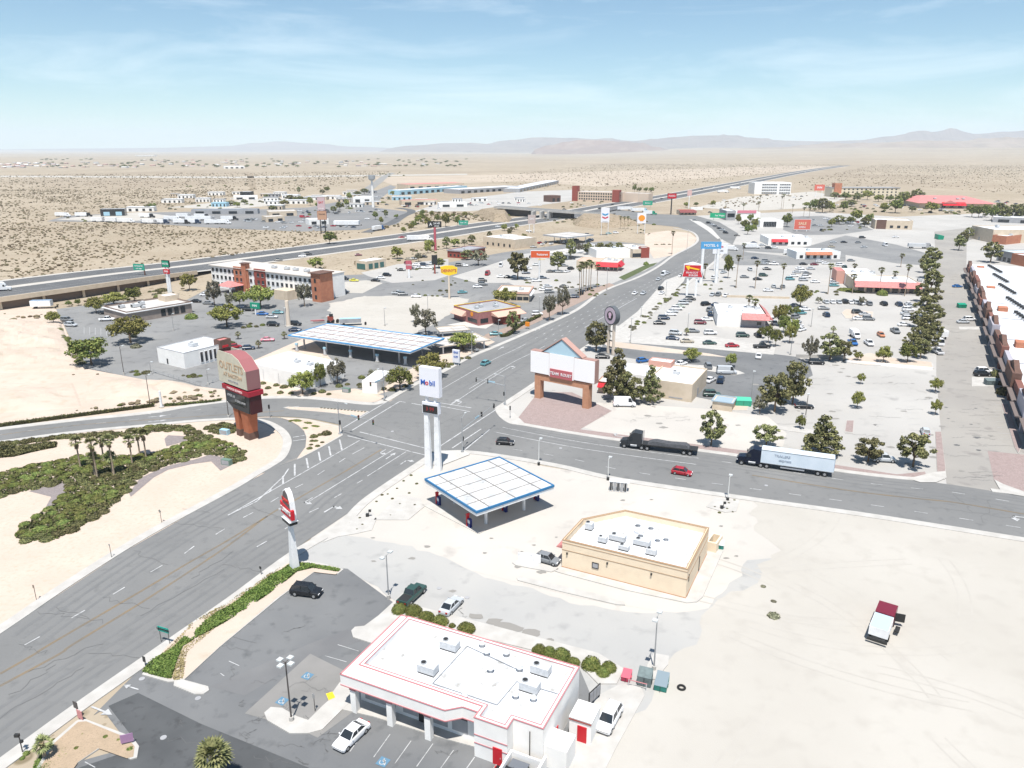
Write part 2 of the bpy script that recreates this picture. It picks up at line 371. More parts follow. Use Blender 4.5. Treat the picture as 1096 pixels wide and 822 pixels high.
# ---------------------------------------------------------------- roads
def road(name, left, right, z, m, n=6):
    A = path(left, 0, n); C = path(right, 0, n)
    k = 40
    def res(P):
        L = lens(P)[-1]; return [sub(P, L*i/k, L*i/k+.001)[0] for i in range(k+1)]
    A = res(A); C = res(C); b = MB()
    for i in range(k):
        t = [A[i], A[i+1], C[i+1], C[i]]; q = [Vector((p.x, p.y, z)) for p in t]
        b.add(q, [upward((0,1,2), q), upward((0,2,3), q)], m)
    o = b.build(name); tag(o, kind='structure'); return o
KL1 = [(-70,722),(0,679.5),(80,625),(160,574.5),(249.5,525.5),(280,507)]
KR1 = [(-70,862),(0,812),(80,754),(170,691.6),(244,640),(308,593),(360,561.7),(390.6,532.8),(455,489.5)]
KL2 = [(416,430),(443.8,413.8),(472,400.7),(505,383),(531,372),(584,349),(620,331.7),(647.6,312),(684,297.4),(706,285.7),(722,274),(743.8,262.3),(748,255),(741,248),(722,244)]
KR2 = [(529,437.5),(575,407),(624,372),(659,351.4),(696,324),(727.7,307.6),(751,290),(770,274),(773,265),(771,256.5),(761,246),(749.6,239),(735,235)]
KLc = [(620,332),(647.6,312),(684,297.4),(706,285.7),(722,274),(743.8,262.3)]
road('main_road', [(-70,722),(0,679.5),(80,625),(160,574.5),(249.5,525.5),(300,497),(367,466.8),(416,430),(443.8,413.8),(472,400.7),(505,383),(531,372),(584,349),(620,331.7),(647.6,312),(684,297.4),(706,285.7),(722,274),(743.8,262.3),(748,255),(741,248),(722,242)],
     [(-70,862),(0,812),(80,754),(170,691.6),(244,640),(308,593),(360,561.7),(390.6,532.8),(455,489.5),(471,482),(529,437.5),(575,407),(624,372),(659,351.4),(696,324),(727.7,307.6),(751,290),(770,274),(773,265),(771,256.5),(761,246),(740,236)], .08, M_ROAD)
sheet('road_junction', [(249.5,525.5),(300,497),(367,466.8),(364,455),(416,430),(529,437.5),(553,453),(620,466.5),(600,498),(495.5,483),(471,483),(455,489.5),(390,533)], .085, M_ROAD)
C_UP = [(540,451),(553,454),(620,466.4),(690,476.5),(783,488.5),(905,506.7),(969,514),(1013,518.4),(1096,531.5),(1180,545)]
C_LO = [(469,484.6),(495.5,483),(533.5,487),(600,497.7),(664,512),(800,532),(916.8,548.2),(1004,561.5),(1096,576),(1180,589)]
road('cross_street', C_UP, C_LO, .09, M_ROAD)
W_UP = [(-90,474),(0,461),(80,451.5),(160,443.4),(213,434.8),(280,427.5),(336,428),(395,434),(416,430)]
W_LO = [(-90,486),(0,472.4),(82.7,461.5),(160,454.4),(213,449.5),(254,447.5),(290,446),(329,448),(364,455)]
road('outlet_road', W_UP, W_LO, .09, M_ROAD)
road('slip_lane', [(254,447.8),(272,448.3),(286,450.5),(297,455),(306,461),(311,468),(312,476),(306,490),(292,500),(280,507)],
     [(296,447),(309.6,450.4),(319.4,456),(325.5,462),(328,469),(327,480),(318,492),(305,497),(300,499),(296,502)], .1, M_ROAD)
# off-ramp with the queue of cars beside the main road
sheet('interchange_road', [(640,222),(700,229),(745,231),(770,238),(790,250),(784,262),(772,256),(761,246),(749,239),(745,250),(725,243),(695,240),(640,231)], .1, M_ROAD)
sheet('traffic_island', [(737,234.5),(750,237.5),(762,245),(771,255),(768,256),(757,247),(746,240)], .16, M_CONCP)
sheet('traffic_island', [(690,250),(715,247),(738,249.5),(746,255),(742,262),(722,273),(700,277),(690,262)], .1, M_SAND)

# pavements and kerbs
def pave(name, px, a, c, z=.17, m=None, n=6):
    b = MB(); ribbon(b, path(px, 0, n), a, c, .0, z, m or M_CONC); tag(b.build(name), kind='structure')
pave('pavement', KL1+[(292,500),(306,490),(312,476),(311,468),(306,461),(297,455),(286,450.5),(272,448.3),(254,447.8)], .0, 1.9)
pave('pavement', KR1[:9], -2.0, 0, .15)
pave('pavement', [(455,489.5),(467,484.5),(495,482.5),(533,486.5)]+C_LO[3:], -1.7, 0)
pave('pavement', KL2, 0, 1.8); pave('pavement', KR2[:10], -1.9, 0)
pave('pavement', [(529,437.5),(534,446),(545,453.5),(560,456)]+C_UP[2:6]+[(969,514),(990,515)], .0, 1.6)
pave('pavement', [(1062,527),(1096,531.5),(1180,545)], 0, 1.6)
pave('pavement', W_UP, 0, 2.2); pave('pavement', W_LO[:6], -1.6, 0)
sheet('corner_pavement', [(530,438),(541,434),(562,454),(545,453),(535,447)], .18, M_CONC)
sheet('corner_pavement', [(455,489),(470,483),(497,483),(503,487),(470,500),(456,496)], .18, M_CONCP)
sheet('corner_pavement', [(972,513),(1000,506),(1012,505),(1013,512),(1002,517),(985,517)], .19, M_CONC)
sheet('corner_pavement', [(1064,514),(1074,519),(1096,527),(1096,532),(1072,528)], .19, M_CONC)
# channelising island and medians
def island(name, px, m, z=.2, kerb=True):
    P = [G(*p) for p in px]; b = MB(); b.prism([(p.x, p.y) for p in P], 0, z, M_CONC, M_CONC)
    if kerb:
        c = sum(P, Vector())/len(P)
        Q = []
        for p in P:
            d = (p-c); k = max(.3, 1-.45/max(.5, d.length)); q = c+d*k; Q.append((q.x, q.y))
        tri = [upward(t, Q) for t in tessellate_polygon([[Vector((*p, 0)) for p in Q]])]
        b.add([(x, y, z+.01) for x, y in Q], tri, m)
    return tag(b.build(name), kind='structure')
island('corner_island', [(309.6,450.4),(300,447.6),(329,449),(346,453),(364,457),(367,466.5),(345,479),(322,491),(300,498),(318,492),(327,480),(328,469),(325.5,462),(319.4,456)], M_SAND2)
island('median_island', [(304,437),(308,436),(342,437),(395,441),(386,446.5),(354,442.5),(310,438.6)], M_SAND2)
# painted markings
mk = MB()
ctr = path([(-70,769),(0,727),(54.6,690),(160,633),(242,586),(286,553),(368,506),(408,482)])
for off in (-.12, .12):
    ribbon(mk, path([(0,722),(38.3,700),(54,690),(160,628),(200,604),(242,580),(286,553)]), off-.05, off+.05, None, .1, M_PAINTY)
    ribbon(mk, path([(0,735),(64.7,700),(78.7,690),(160,640),(242,586),(286,553),(317,535),(368.7,505.4),(408,481.6)]), off-.05, off+.05, None, .1, M_PAINTY)
for p, q in (((26.4,691),(42.6,682)),((76.7,662),(91,653.7)),((121,636.7),(133.7,629)),((161,613),(173.8,605.6)),((197.5,593),(208,585)),((231,572.5),(240.6,566.6)),((260.5,554.4),(271,549)),((289.6,538),(298.2,532.8)),((316,522.6),(324.3,518.5)),((340,508.7),(347.3,504)),((363,495.2),(369.5,491)),((377,486.5),(390,479.5)),
             ((275,585.7),(285.5,579.7)),((305,566.6),(309.7,563.8)),((331,548.9),(341,544.3)),((358,533),(366,528.6)),((382,517.7),(388,514.3))): line(mk, p, q, M_PAINT, .2, .1)
line(mk, (330.5,537.4), (422,481), M_PAINT, .22, .1); line(mk, (393.3,510), (434.4,484), M_PAINT, .2, .1)
for p, q in (((244,552),(280,531.7)),((280,531.7),(385,471.7)),((244,552),(275,537)),((275,537),(303,511)),((303,511),(309,502))): line(mk, p, q, M_PAINT, .26, .1)
for p, q in (((289,526.5),(290,523)),((303,519),(303,510)),((315.5,509.5),(315.5,497)),((330,501.5),(328,491)),((343,494),(341,484)),((354,488),(352,478)),((366,482),(363.5,471))): line(mk, p, q, M_PAINT, .35, .1)
for p, q in (((372,466.8),(455.7,487.7)),((385,462.7),(458,480.8)),((367,458.6),(416.3,429)),((376.9,461),(428,430)),((428,430),(434,431)),
             ((440.4,432),(466,436.5)),((466,434),(503,441)),((471,431.5),(505,437)),((471,478),(532,438)),((495,484),(524,460)),((484,480),(515,459.5))): line(mk, p, q, M_PAINT, .3, .1)
N1 = path([(455,421),(519,385),(549,371),(600,344),(660,316),(700,297),(730,281),(757,262)])
for off, w in ((-2.5,.2),(-6,.14),(-9.5,.2)):
    if w == .2: ribbon(mk, sub(N1, 8 if off < -3 else 2, 62), off-w/2, off+w/2, None, .1, M_PAINT)
    dashes(mk, N1, off, M_PAINT, z=.1, s0=70, w=.22)
ribbon(mk, sub(path([(482,434),(549,391),(620,354),(684,318),(720,300),(760,268)]), 0, 40), -.1, .1, None, .1, M_PAINT)
NC = path([(482,434),(549,391),(620,354),(684,318),(720,300),(760,268)])
ribbon(mk, sub(NC, 100, 165), -.15, .15, None, .1, M_PAINT); ribbon(mk, sub(NC, 190, 300), -.15, .15, None, .1, M_PAINT)
CU = path(C_UP)
dashes(mk, CU, -3.9, M_PAINT, z=.11, w=.16, s0=3); ribbon(mk, sub(CU, 2, 48), -7.5, -7.3, None, .11, M_PAINT)
ribbon(mk, sub(CU, 2, 48), -3.9, -3.7, None, .11, M_PAINT)
for o in (-9.0, -8.75): ribbon(mk, sub(CU, 60, 160), o, o+.1, None, .11, M_PAINTY)
dashes(mk, path(C_LO), 4.0, M_PAINT, z=.11, w=.16, s0=18)
ribbon(mk, path([(304,440),(200,447),(83,455.5),(0,466)]), -.08, .08, None, .11, M_PAINTY)
dashes(mk, path(W_UP[:6]), -3.2, M_PAINT, z=.11)
line(mk, (313.5,468.5), (326,466.5), M_PAINT, .3, .115); line(mk, (313.5,472.5), (327,470.5), M_PAINT, .3, .115)
def arrow(px, py, dx, dy, bend=0, s=1.0):
    a = G(px, py); t = G(px+dx, py+dy)-a; t.normalize(); n = Vector((-t.y, t.x, 0))
    def P(u, v): w = a+t*u*s+n*v*s; return (w.x, w.y, .115)
    mk.add([P(-1.6,-.12),P(-1.6,.12),P(.6,.12),P(.6,-.12)], [(0,1,2,3)][::1], M_PAINT)
    if not bend: mk.add([P(.6,-.55),P(.6,.55),P(1.9,0)], [(0,1,2)], M_PAINT)
    else:
        k = bend
        mk.add([P(.3,-.12*k),P(.6,-.12*k),P(.6,.7*k),P(.3,.7*k)], [(0,1,2,3)], M_PAINT)
        mk.add([P(-.1,.7*k),P(1.0,.7*k),P(.45,1.6*k)], [(0,1,2)], M_PAINT)
arrow(355,544,40,-24,-1,1.3); arrow(434,494,40,-26,-1,1.2); arrow(418,488.5,40,-26,0,1.1); arrow(328,537,-40,24,1,1.1); arrow(408,484.5,-40,24,1,1.1)
arrow(487,430,40,-24,0,1.2); arrow(493.5,431,40,-24,1,1.2); arrow(551,393.5,40,-22,1,1.2); arrow(536,373,40,-22,0,1.3)
arrow(108,761,10,4,0,1.0); arrow(141,736.5,-10,-3,0,.7); arrow(1089,553.5,-40,-5,1,1.3); arrow(312,436,-40,3,0,1.2); arrow(168,446,40,-4,0,1.2); arrow(168,451,40,-4,0,1.2); arrow(165,442.5,-40,4,0,1.2)
arrow(660,467,-40,-6,-1,1.2); arrow(722,304,-30,17,0,1.3); arrow(575,353,30,-16,0,1.3)
tag(mk.build('road_markings'), kind='structure')
# asphalt crack sealing and tyre marks
cr = MB(); MC = mat('crack_sealant', .11, .8)
def crack(p, q, w=.055, z=.105, j=.5, n=9):
    LC[0] = (LC[0]+1) % 30; z += LC[0]*.0005
    a, c = G(*p), G(*q); P = []
    for i in range(n+1):
        v = a.lerp(c, i/n); P.append(v+Vector((R.uniform(-j,j), R.uniform(-j,j), 0))*(0 if i in (0,n) else 1))
    ribbon(cr, P, -w/2, w/2, None, z, MC)
for p, q in (((20,690),(48,700)),((60,650),(110,668)),((40,655),(95,663)),((143,590),(180,605)),((182,560),(240,566)),((195,545),(225,550)),((238,605),(280,612)),((30,720),(110,690)),((0,770),(90,715)),((95,700),(150,705)),((110,640),(160,652)),
             ((150,660),(240,610)),((10,745),(60,712)),((260,540),(320,560)),((205,620),(250,590)),((560,372),(610,345)),((565,378),(622,350)),((590,365),(650,330)),((540,385),(590,358)),((630,340),(680,310)),((575,385),(600,372)),((600,350),(635,333)),((640,470),(720,486)),((680,492),(760,500)),((930,525),(1010,535)),((1020,530),(1040,548)),((1060,535),(1052,560)),((1010,545),(1096,556)),((860,520),(920,528)),((420,440),(470,445)),((400,455),(440,470)),((470,455),(500,440)),((350,480),(385,500)),((700,500),(790,512))): crack(p, q)
for i in range(22):
    x, y = R.uniform(215,560), R.uniform(640,822); crack((x,y), (x+R.uniform(-50,50), y+R.uniform(-18,18)), .05, .075)
for i in range(12):
    x, y = R.uniform(100,330), R.uniform(755,830); crack((x,y), (x+R.uniform(-30,40), y+R.uniform(-18,18)), .05, .075)
for i in range(30):
    x, y = R.uniform(560,1000), R.uniform(400,470); crack((x,y), (x+R.uniform(-40,40), y+R.uniform(-3,3)), .08, .06, .8)
for i in range(40):
    x = R.uniform(1015,1060); y = R.uniform(320,515); crack((x,y), (x+R.uniform(8,34), y+R.uniform(-1.5,1.5)), .09, .06, .3)
for i in range(30):
    x, y = R.uniform(100,260), R.uniform(345,415); crack((x,y), (x+R.uniform(-25,25), y+R.uniform(-4,4)), .09, .055, .6)
tag(cr.build('crack_seal_lines'), kind='structure')
# worn wheel paths along the lanes
wp = MB(); MWP = mat('wheel_path', (.148,.149,.149), .85, (.165,.165,.164), .4)
LP = path([(0,679.5),(80,625),(160,574.5),(249.5,525.5)])
for o in (-2.1,-3.7,-5.6,-7.2): ribbon(wp, LP, o-.28, o+.28, None, .092, MWP)
RP = path([(0,812),(80,754),(170,691.6),(244,640),(308,593),(360,561.7),(390.6,532.8),(455,489.5)])
for o in (2.4,4.0,6.0,7.6): ribbon(wp, RP, o-.28, o+.28, None, .092, MWP)
for o in (-1.8,-3.1,-5,-6.6): ribbon(wp, sub(CU, 3, 220), o-.25, o+.25, None, .098, MWP)
NL = path(KLc); NP = path([(455,421),(519,385),(549,371),(600,344),(660,316),(700,297),(730,281),(757,262)])
for o in (-1.2,.6,-4.4,-7.6,-11.5,-14.5): ribbon(wp, NP, o-.3, o+.3, None, .094, MWP)
tag(wp.build('wheel_paths'), kind='structure')
mh_ = MB()
for x, y in ((223,538),(340,470),(300,545),(420,462),(600,480),(152,727),(212,748),(108,790),(175,790),(820,520),(470,630),(500,640)): g_ = G(x, y); mh_.cyl((g_.x,g_.y,.06),(g_.x,g_.y,.112),.36,.36,M_GREYW,14)
tag(mh_.build('manhole_covers'), kind='structure')
# tyre tracks curving over the pale lots
tt = MB(); MTT = mat('tyre_track', (.41,.386,.35), .95, (.385,.36,.325), .5)
rt = random.Random(21)
for i in range(15):
    a = G(rt.uniform(780,1096), rt.uniform(590,820)); an = rt.uniform(0,6.28); P = [a]; tu = rt.uniform(-.06,.06)
    for k in range(14): an += tu; a = a+Vector((math.cos(an), math.sin(an), 0))*rt.uniform(1.5,2.4); P.append(a)
    for o in (-.8,.8): ribbon(tt, P, o-.11, o+.11, None, .053+i*.0008+(o > 0)*.0004, MTT)
tag(tt.build('tyre_tracks'), kind='structure')
# stains and tyre scuffs
st = MB(); MST = [mat('oil_stain', .11, .7), mat('faint_stain', (.24,.228,.21), .9)]
def blot(px, py, r, m, z, asp=1):
    a = G(px, py); n = 11; t0 = R.uniform(0, 6)
    P = [(a.x+math.cos(t)*r*R.uniform(.6,1.2)*asp, a.y+math.sin(t)*r*R.uniform(.6,1.2)) for t in [2*PI*i/n for i in range(n)]]
    LC[0] = (LC[0]+1) % 40; z += LC[0]*.0007
    st.add([(x, y, z) for x, y in P], [tuple(range(n))], m)
for x, y, r in ((540,672,1.3),(528,666,.9),(568,678,1.0),(555,674,.6),(510,660,.8),(588,686,.5)): blot(x, y, r, MST[1], .068, 1.6)
for i in range(60): blot(R.uniform(620,1010), R.uniform(385,500), R.uniform(.3,.9), MST[1], .058, 1.5)
for i in range(40): blot(R.uniform(1012,1060), R.uniform(330,520), R.uniform(.2,.7), MST[0] if i % 4 == 0 else MST[1], .062, 1.3)
for i in range(26): blot(R.uniform(380,790), R.uniform(520,640), R.uniform(.15,.5), MST[1], .057, 1.5)
tag(st.build('pavement_stains'), kind='structure')
# parking bay lines
pk = MB()
def bays(p, q, n, dx, dy, w=.1, z=.08):
    for i in range(n+1):
        a = (p[0]+(q[0]-p[0])*i/n, p[1]+(q[1]-p[1])*i/n); line(pk, a, (a[0]+dx, a[1]+dy), M_PAINT, w, z)
for a in ((392,780.5),(417.5,786.5),(440,793.5),(463.5,796.5),(485.5,803.5),(508,811),(532,818)): line(pk, a, (a[0]-17.5, a[1]+24.5), M_PAINT, .1, .08)
line(pk, (361.5,690.5), (384,697.5), M_PAINT, .1, .08); line(pk, (348,702.5), (371,709), M_PAINT, .1, .08)
line(pk, (236,721), (240,724), M_PAINT, .1, .08); line(pk, (245,708), (256,713), M_PAINT, .1, .08); line(pk, (91,816), (102,822), M_PAINT, .1, .08)
bays((1034,318),(1048,352),8,12,0,.1,.07); bays((1046,366),(1070,470),17,18,.6,.1,.07)
bays((700,334),(722,312),6,8,1,.1,.07); bays((835,404),(838,440),5,14,0,.08,.06); bays((880,400),(884,480),14,14,0,.07,.06); bays((925,404),(936,480),12,14,0,.07,.06); bays((960,404),(978,480),12,14,0,.07,.06)
bays((800,284),(872,284),14,2,6,.1,.06); bays((812,296),(876,296),12,2,6,.1,.06); bays((876,322),(934,325),12,0,6,.1,.06)
bays((500,296),(560,285),10,3,5,.1,.08); bays((560,300),(620,293),9,3,5,.1,.08); bays((90,350),(120,352),5,0,8,.1,.06); bays((405,287),(450,284),10,1,5,.1,.08)
tag(pk.build('parking_lines'), kind='structure')
# blue wheelchair bay symbols
MHB = mat('handicap_blue', (.1,.2,.29), .8)
for x, y in ((329,724),(302,751),(410,816)):
    b = MB(); a = G(x, y); s = 1.5
    ca, sa = math.cos(rad(64)), math.sin(rad(64))
    def Q(u, v): return (a.x+u*ca-v*sa, a.y+u*sa+v*ca, .09)
    b.add([Q(*p) for p in ((-.6,-.6),(.6,-.6),(.6,.6),(-.6,.6))], [(0,1,2,3)], MHB)
    w = MB()
    def Q2(u, v): return (a.x+u*ca-v*sa, a.y+u*sa+v*ca, .1)
    def bar(u0, v0, u1, v1, t=.07):
        d = math.hypot(u1-u0, v1-v0); nx, ny = -(v1-v0)/d*t, (u1-u0)/d*t
        b.add([Q2(u0-nx,v0-ny),Q2(u1-nx,v1-ny),Q2(u1+nx,v1+ny),Q2(u0+nx,v0+ny)], [(0,1,2,3)], M_PAINT)
    bar(.45,.1,.1,.1); bar(.1,.1,.0,-.3); bar(0,-.3,-.35,-.4); bar(.25,.1,.2,-.2)
    for i in range(8):
        t = 2*PI*i/10+1; bar(-.1+.3*math.cos(t), .05+.3*math.sin(t), -.1+.3*math.cos(t+.65), .05+.3*math.sin(t+.65), .05)
    tag(b.build('wheelchair_symbol'), kind='structure')
# planted and concrete islands near the burger restaurant
def pad(name, px, m, z, kerb=True): return island(name, px, m, z, kerb)
pad('grass_strip', [(152,723),(176,694),(205,668),(240,648),(275,625),(308,603),(318,600),(345,604),(368,610),(362,615),(338,612),(300,640),(235,694),(196,730),(180,731)], M_SAND, .2)
pad('parking_island', [(187,729),(194,728),(223,736),(224,740),(218,744),(208,744),(186,735)], M_CONCP, .22)
pad('parking_island', [(283,764),(290,758),(302,759),(318,768),(330,772),(345,757),(372,733),(395,740),(372,755),(345,782),(330,786),(310,786),(286,772)], M_CONCP, .2, False)
pad('parking_island', [(376,676),(380,672),(390,671),(405,660),(440,628),(452,628),(430,658),(400,690),(378,683)], M_CONCP, .2, False)
pad('gravel_island', [(25,850),(55,796),(83,772),(92,771),(142,790),(149,800),(147,812),(140,814),(110,800),(80,820),(60,850)], M_TANG, .2)
pad('pavement_apron', [(364,731),(420,756),(500,781),(560,800),(600,815),(592,822),(580,818),(536,808),(470,790),(400,768),(352,757),(356,742)], M_CONCP, .17, False)
pad('store_apron', [(594,612),(600,606),(735,640),(757,590),(770,577),(774,590),(752,640),(746,645),(735,646),(668,632),(600,614)], M_CONCP, .2, False)
pad('concrete_divider', [(553,619.5),(556,617.5),(640,637),(668,645.5),(669,648.5),(660,648),(600,634),(554,622)], M_CONCP, .22, False)
pad('concrete_divider', [(548,603),(558,598),(572,603),(598,610),(590,613),(552,606)], M_CONCP, .2, False)
pad('planter_bed', [(417,655),(440,648),(640,700),(668,717),(660,733),(640,733),(622,714),(600,704),(500,680),(420,660)], M_CONCP, .21, False)
pad('parking_island', [(366,592),(363,568),(395,548),(412,545),(420,556),(440,545),(455,553),(438,566),(398,560),(392,570),(372,573)] if 0 else [(346,581),(372,558),(398,545),(403,556),(398,568),(380,572),(362,575)], M_SAND, .16, False)
pad('sand_bed', [(400,557),(428,530),(450,534),(454,543),(437,557)], M_SAND, .16, False)
pad('sand_bed', [(756,543),(765,533),(792,536),(788,548),(776,549)], M_CONCP, .16, False)
pad('sand_bed', [(693,712),(700,700),(716,703),(715,712),(702,728),(690,728)], M_CONCP, .18, False)
pad('drive_through_lane', [(600,822),(640,745),(664,733),(685,735),(690,745),(660,800),(640,840)], mat('grey_concrete', (.26,.255,.25), .9, (.21,.205,.2), .3), .14, False)
pad('pump_island', [(452,541),(460,536),(520,568),(512,572)], M_CONCP, .16, False)
for p in ([(640,364),(700,371),(760,379),(780,383),(700,377),(650,371)],[(786,428),(803,430),(800,440),(782,440)]): pad('kerb_island', p, M_SAND, .16)
pad('lot_island', [(717,389),(760,392),(790,397),(797,400),(786,402),(750,396),(720,393)], M_CONCP, .16, False)
pad('shade_island', [(875,470),(885,452),(893,452),(890,468)] if 0 else [(906,450),(914,450),(913,464),(904,463)], M_PLAZA, .16)
pad('pink_planter', [(829,456),(862,459),(880,463),(878,466),(845,462),(830,459)], M_PLAZA, .16, False)
pad('long_planter', [(1001,462),(1007,462),(1012,503),(1011,514),(1003,508)], M_PLAZA, .17)
pad('long_planter', [(1072,432),(1078,432),(1094,478),(1090,486),(1086,480)], M_PLAZA, .18)
pad('sand_island', [(905,384),(930,378),(960,384),(998,388),(1000,395),(975,392),(925,391),(905,388)] , M_SAND, .17)
pad('sand_island', [(900,335),(905,331),(935,334),(934,342),(905,341)], M_SAND, .16)
pad('sand_island', [(655,348),(668,350),(712,300),(735,292),(732,301),(705,330),(690,345),(672,362),(700,360),(760,360),(830,372),(828,380),(740,372),(655,366),(648,358)], M_SAND, .13, False)
pad('concrete_lane', [(1038,365),(1060,364),(1060,371),(1040,372)] if 0 else [(1026,350),(1050,350),(1051,353),(1027,353)], M_CONCP, .12, False)
pad('concrete_lane', [(1040,404),(1066,404),(1072,414),(1040,414)], M_CONCP, .14, False)

# ---------------------------------------------------------------- freeway on the left and beyond
FW = [(-40,314,4.6),(60,301,4.6),(128,292.5,3.5),(200,284.5,1.2),(280,274.3),(360,264),(440,253.6),(520,241.5),(600,230.5),(650,221.5),(720,209.5),(800,194.5),(860,183.5),(905,177),(940,172.5)]
fwc = path(FW, 0, 6)
b = MB()
def raised(b, P, a, c, dz, m):
    A = offs(P, a); C = offs(P, c)
    for i in range(len(P)-1):
        t = [A[i]+Vector((0,0,dz)), A[i+1]+Vector((0,0,dz)), C[i+1]+Vector((0,0,dz)), C[i]+Vector((0,0,dz))]
        b.add(t, [upward((0,1,2), t), upward((0,2,3), t)], m)
M_MED = mat('pale_median', (.47,.44,.4), .9, (.43,.4,.36), .1)
raised(b, fwc, -28, 24, .1, M_MED); tag(b.build('freeway_verge'), kind='structure')
b = MB(); raised(b, fwc, 3.2, 20, .16, M_FWY); tag(b.build('freeway'), kind='structure')
b = MB(); raised(b, fwc, -24, -3.2, .16, M_FWY); tag(b.build('freeway'), kind='structure')
b = MB()
for o in (4.2, 18.8, -4.2, -17, -22.6): raised(b, fwc, o-.1, o+.1, .22, M_PAINT)
for o in (8.6, 13.3, -8.4, -12.6):
    Q = offs(fwc, o); T = min(lens(Q)[-1], 700); s = 0
    while s < T:
        raised(b, sub(Q, s, s+4), -.12, .12, .22, M_PAINT); s += 15
tag(b.build('freeway_lines'), kind='structure')
# embankment under the raised left length and the bridge parapet over the wash
b = MB(); P = sub(fwc, 0, 165)
A = offs(P, 24); C = offs(P, 32)
for i in range(len(P)-1):
    b.add([A[i]+Vector((0,0,.08)), A[i+1]+Vector((0,0,.08)), Vector((C[i+1].x, C[i+1].y, 0)), Vector((C[i].x, C[i].y, 0))], [(0,1,2,3)], M_EMB)
tag(b.build('embankment'), kind='structure')
br = thing('freeway_bridge', 'long low concrete freeway bridge with posts over the dry wash at the left edge', 'bridge', (0,0,0))
b = MB(); P = sub(fwc, 0, 96); A = offs(P, -28.3)
ribbon(b, P, -20.2, -19.0, 0, 0, M_BEIGE) if 0 else None
for i in range(len(P)-1):
    a, c = A[i], A[i+1]
    n = (c-a).normalized(); n = Vector((-n.y, n.x, 0))*.35
    vs = [a-n+Vector((0,0,-1.1)), c-n+Vector((0,0,-1.1)), c+n+Vector((0,0,-1.1)), a+n+Vector((0,0,-1.1)), a-n+Vector((0,0,.9)), c-n+Vector((0,0,.9)), c+n+Vector((0,0,.9)), a+n+Vector((0,0,.9))]
    b.add(vs, [(0,3,2,1),(4,5,6,7),(0,1,5,4),(2,3,7,6),(1,2,6,5),(3,0,4,7)], M_BEIGE)
b.build('parapet', br)
Q = offs(P, -27); L = lens(Q)[-1]; s = 4
b = MB(); QQ = offs(P, -26)  # sheet closing the gap below the deck, its shade put into a dark colour
for i in range(len(P)-1):
    a, c = QQ[i], QQ[i+1]; b.add([a+Vector((0,0,-.9)), c+Vector((0,0,-.9)), (c.x, c.y, 0), (a.x, a.y, 0)], [(0,1,2,3)], mat('underbridge_shade', (.2,.15,.12), .9))
b.build('shade_wall', br)
while s < L:
    p = sub(Q, s, s+.01)[0]; b = MB(); b.box((p.x, p.y, (p.z-1)/2), (1.0,1.0,p.z-1), M_BEIGE, .5); b.build('pier', br); s += 17
# overpass carrying the main road over the freeway
ov = thing('overpass', 'concrete overpass with dark openings crossing above the freeway', 'bridge', (0,0,0))
a = G(532,220.5,9); c = G(655,229,6); P = [a.lerp(c, i/6) for i in range(7)]
b = MB(); A = offs(P, -7); C = offs(P, 9)
for i in range(6):
    z = Vector((0,0,1.7)); t = [A[i], A[i+1], C[i+1], C[i]]
    b.add([v-z for v in t]+t, [(0,1,5,4),(2,3,7,6),(4,5,6,7),(3,2,1,0)], M_CONC)
b.build('deck', ov)
b = MB(); raised(b, P, -6, 8, .06, M_ROAD); b.build('road_surface', ov)
PL = [Vector((v.x, v.y, 0)) for v in P]; LL = lens(PL)[-1]
for f0, f1 in ((.06,.3),(.5,.66)):
    b = MB(); ribbon(b, sub(PL, LL*f0, LL*f1), 0, 8, 0, 6.0, mat('underdeck_shade', (.12,.11,.1), .9)); b.build('shade_wall', ov)  # dark-coloured walls added beneath the deck so the openings read as deep shade
for q in (571, 580, 588):
    g = G(q, 233.5); b = MB(); b.box((g.x, g.y, 3.4), (2,10,6.8), M_CONC, rad(-20)); b.build('pier', ov)
for px_ in ([(505,229),(538,224),(548,234),(545,238),(528,238)], [(612,238),(618,233),(650,231),(690,241),(640,245),(616,242)], ):
    P = [G(*p) for p in px_]; cc = sum(P, Vector())/len(P); b = MB()
    T = [cc.lerp(p, .6)+Vector((0,0,6.2)) for p in P]; n = len(P)
    b.add(P+T, [(i, (i+1) % n, n+(i+1) % n, n+i) for i in range(n)]+[tuple(range(n, 2*n))], M_EMB); tag(b.build('embankment'), kind='structure')
# ramp road beyond the freeway
b = MB(); P = path([(392,249),(418,239),(432,231),(440,227.5),(438,224.5),(425,222.5)])
raised(b, P, -4.5, 4.5, .12, M_FWY); tag(b.build('ramp_road'), kind='structure')
b = MB(); P = path([(372,228),(375,218),(388,207),(403,196),(412,189),(420,185)])
raised(b, P, -9, 9, .12, mat('pale_side_road', (.26,.25,.23), .9, (.22,.21,.2), .05)); tag(b.build('side_road'), kind='structure')
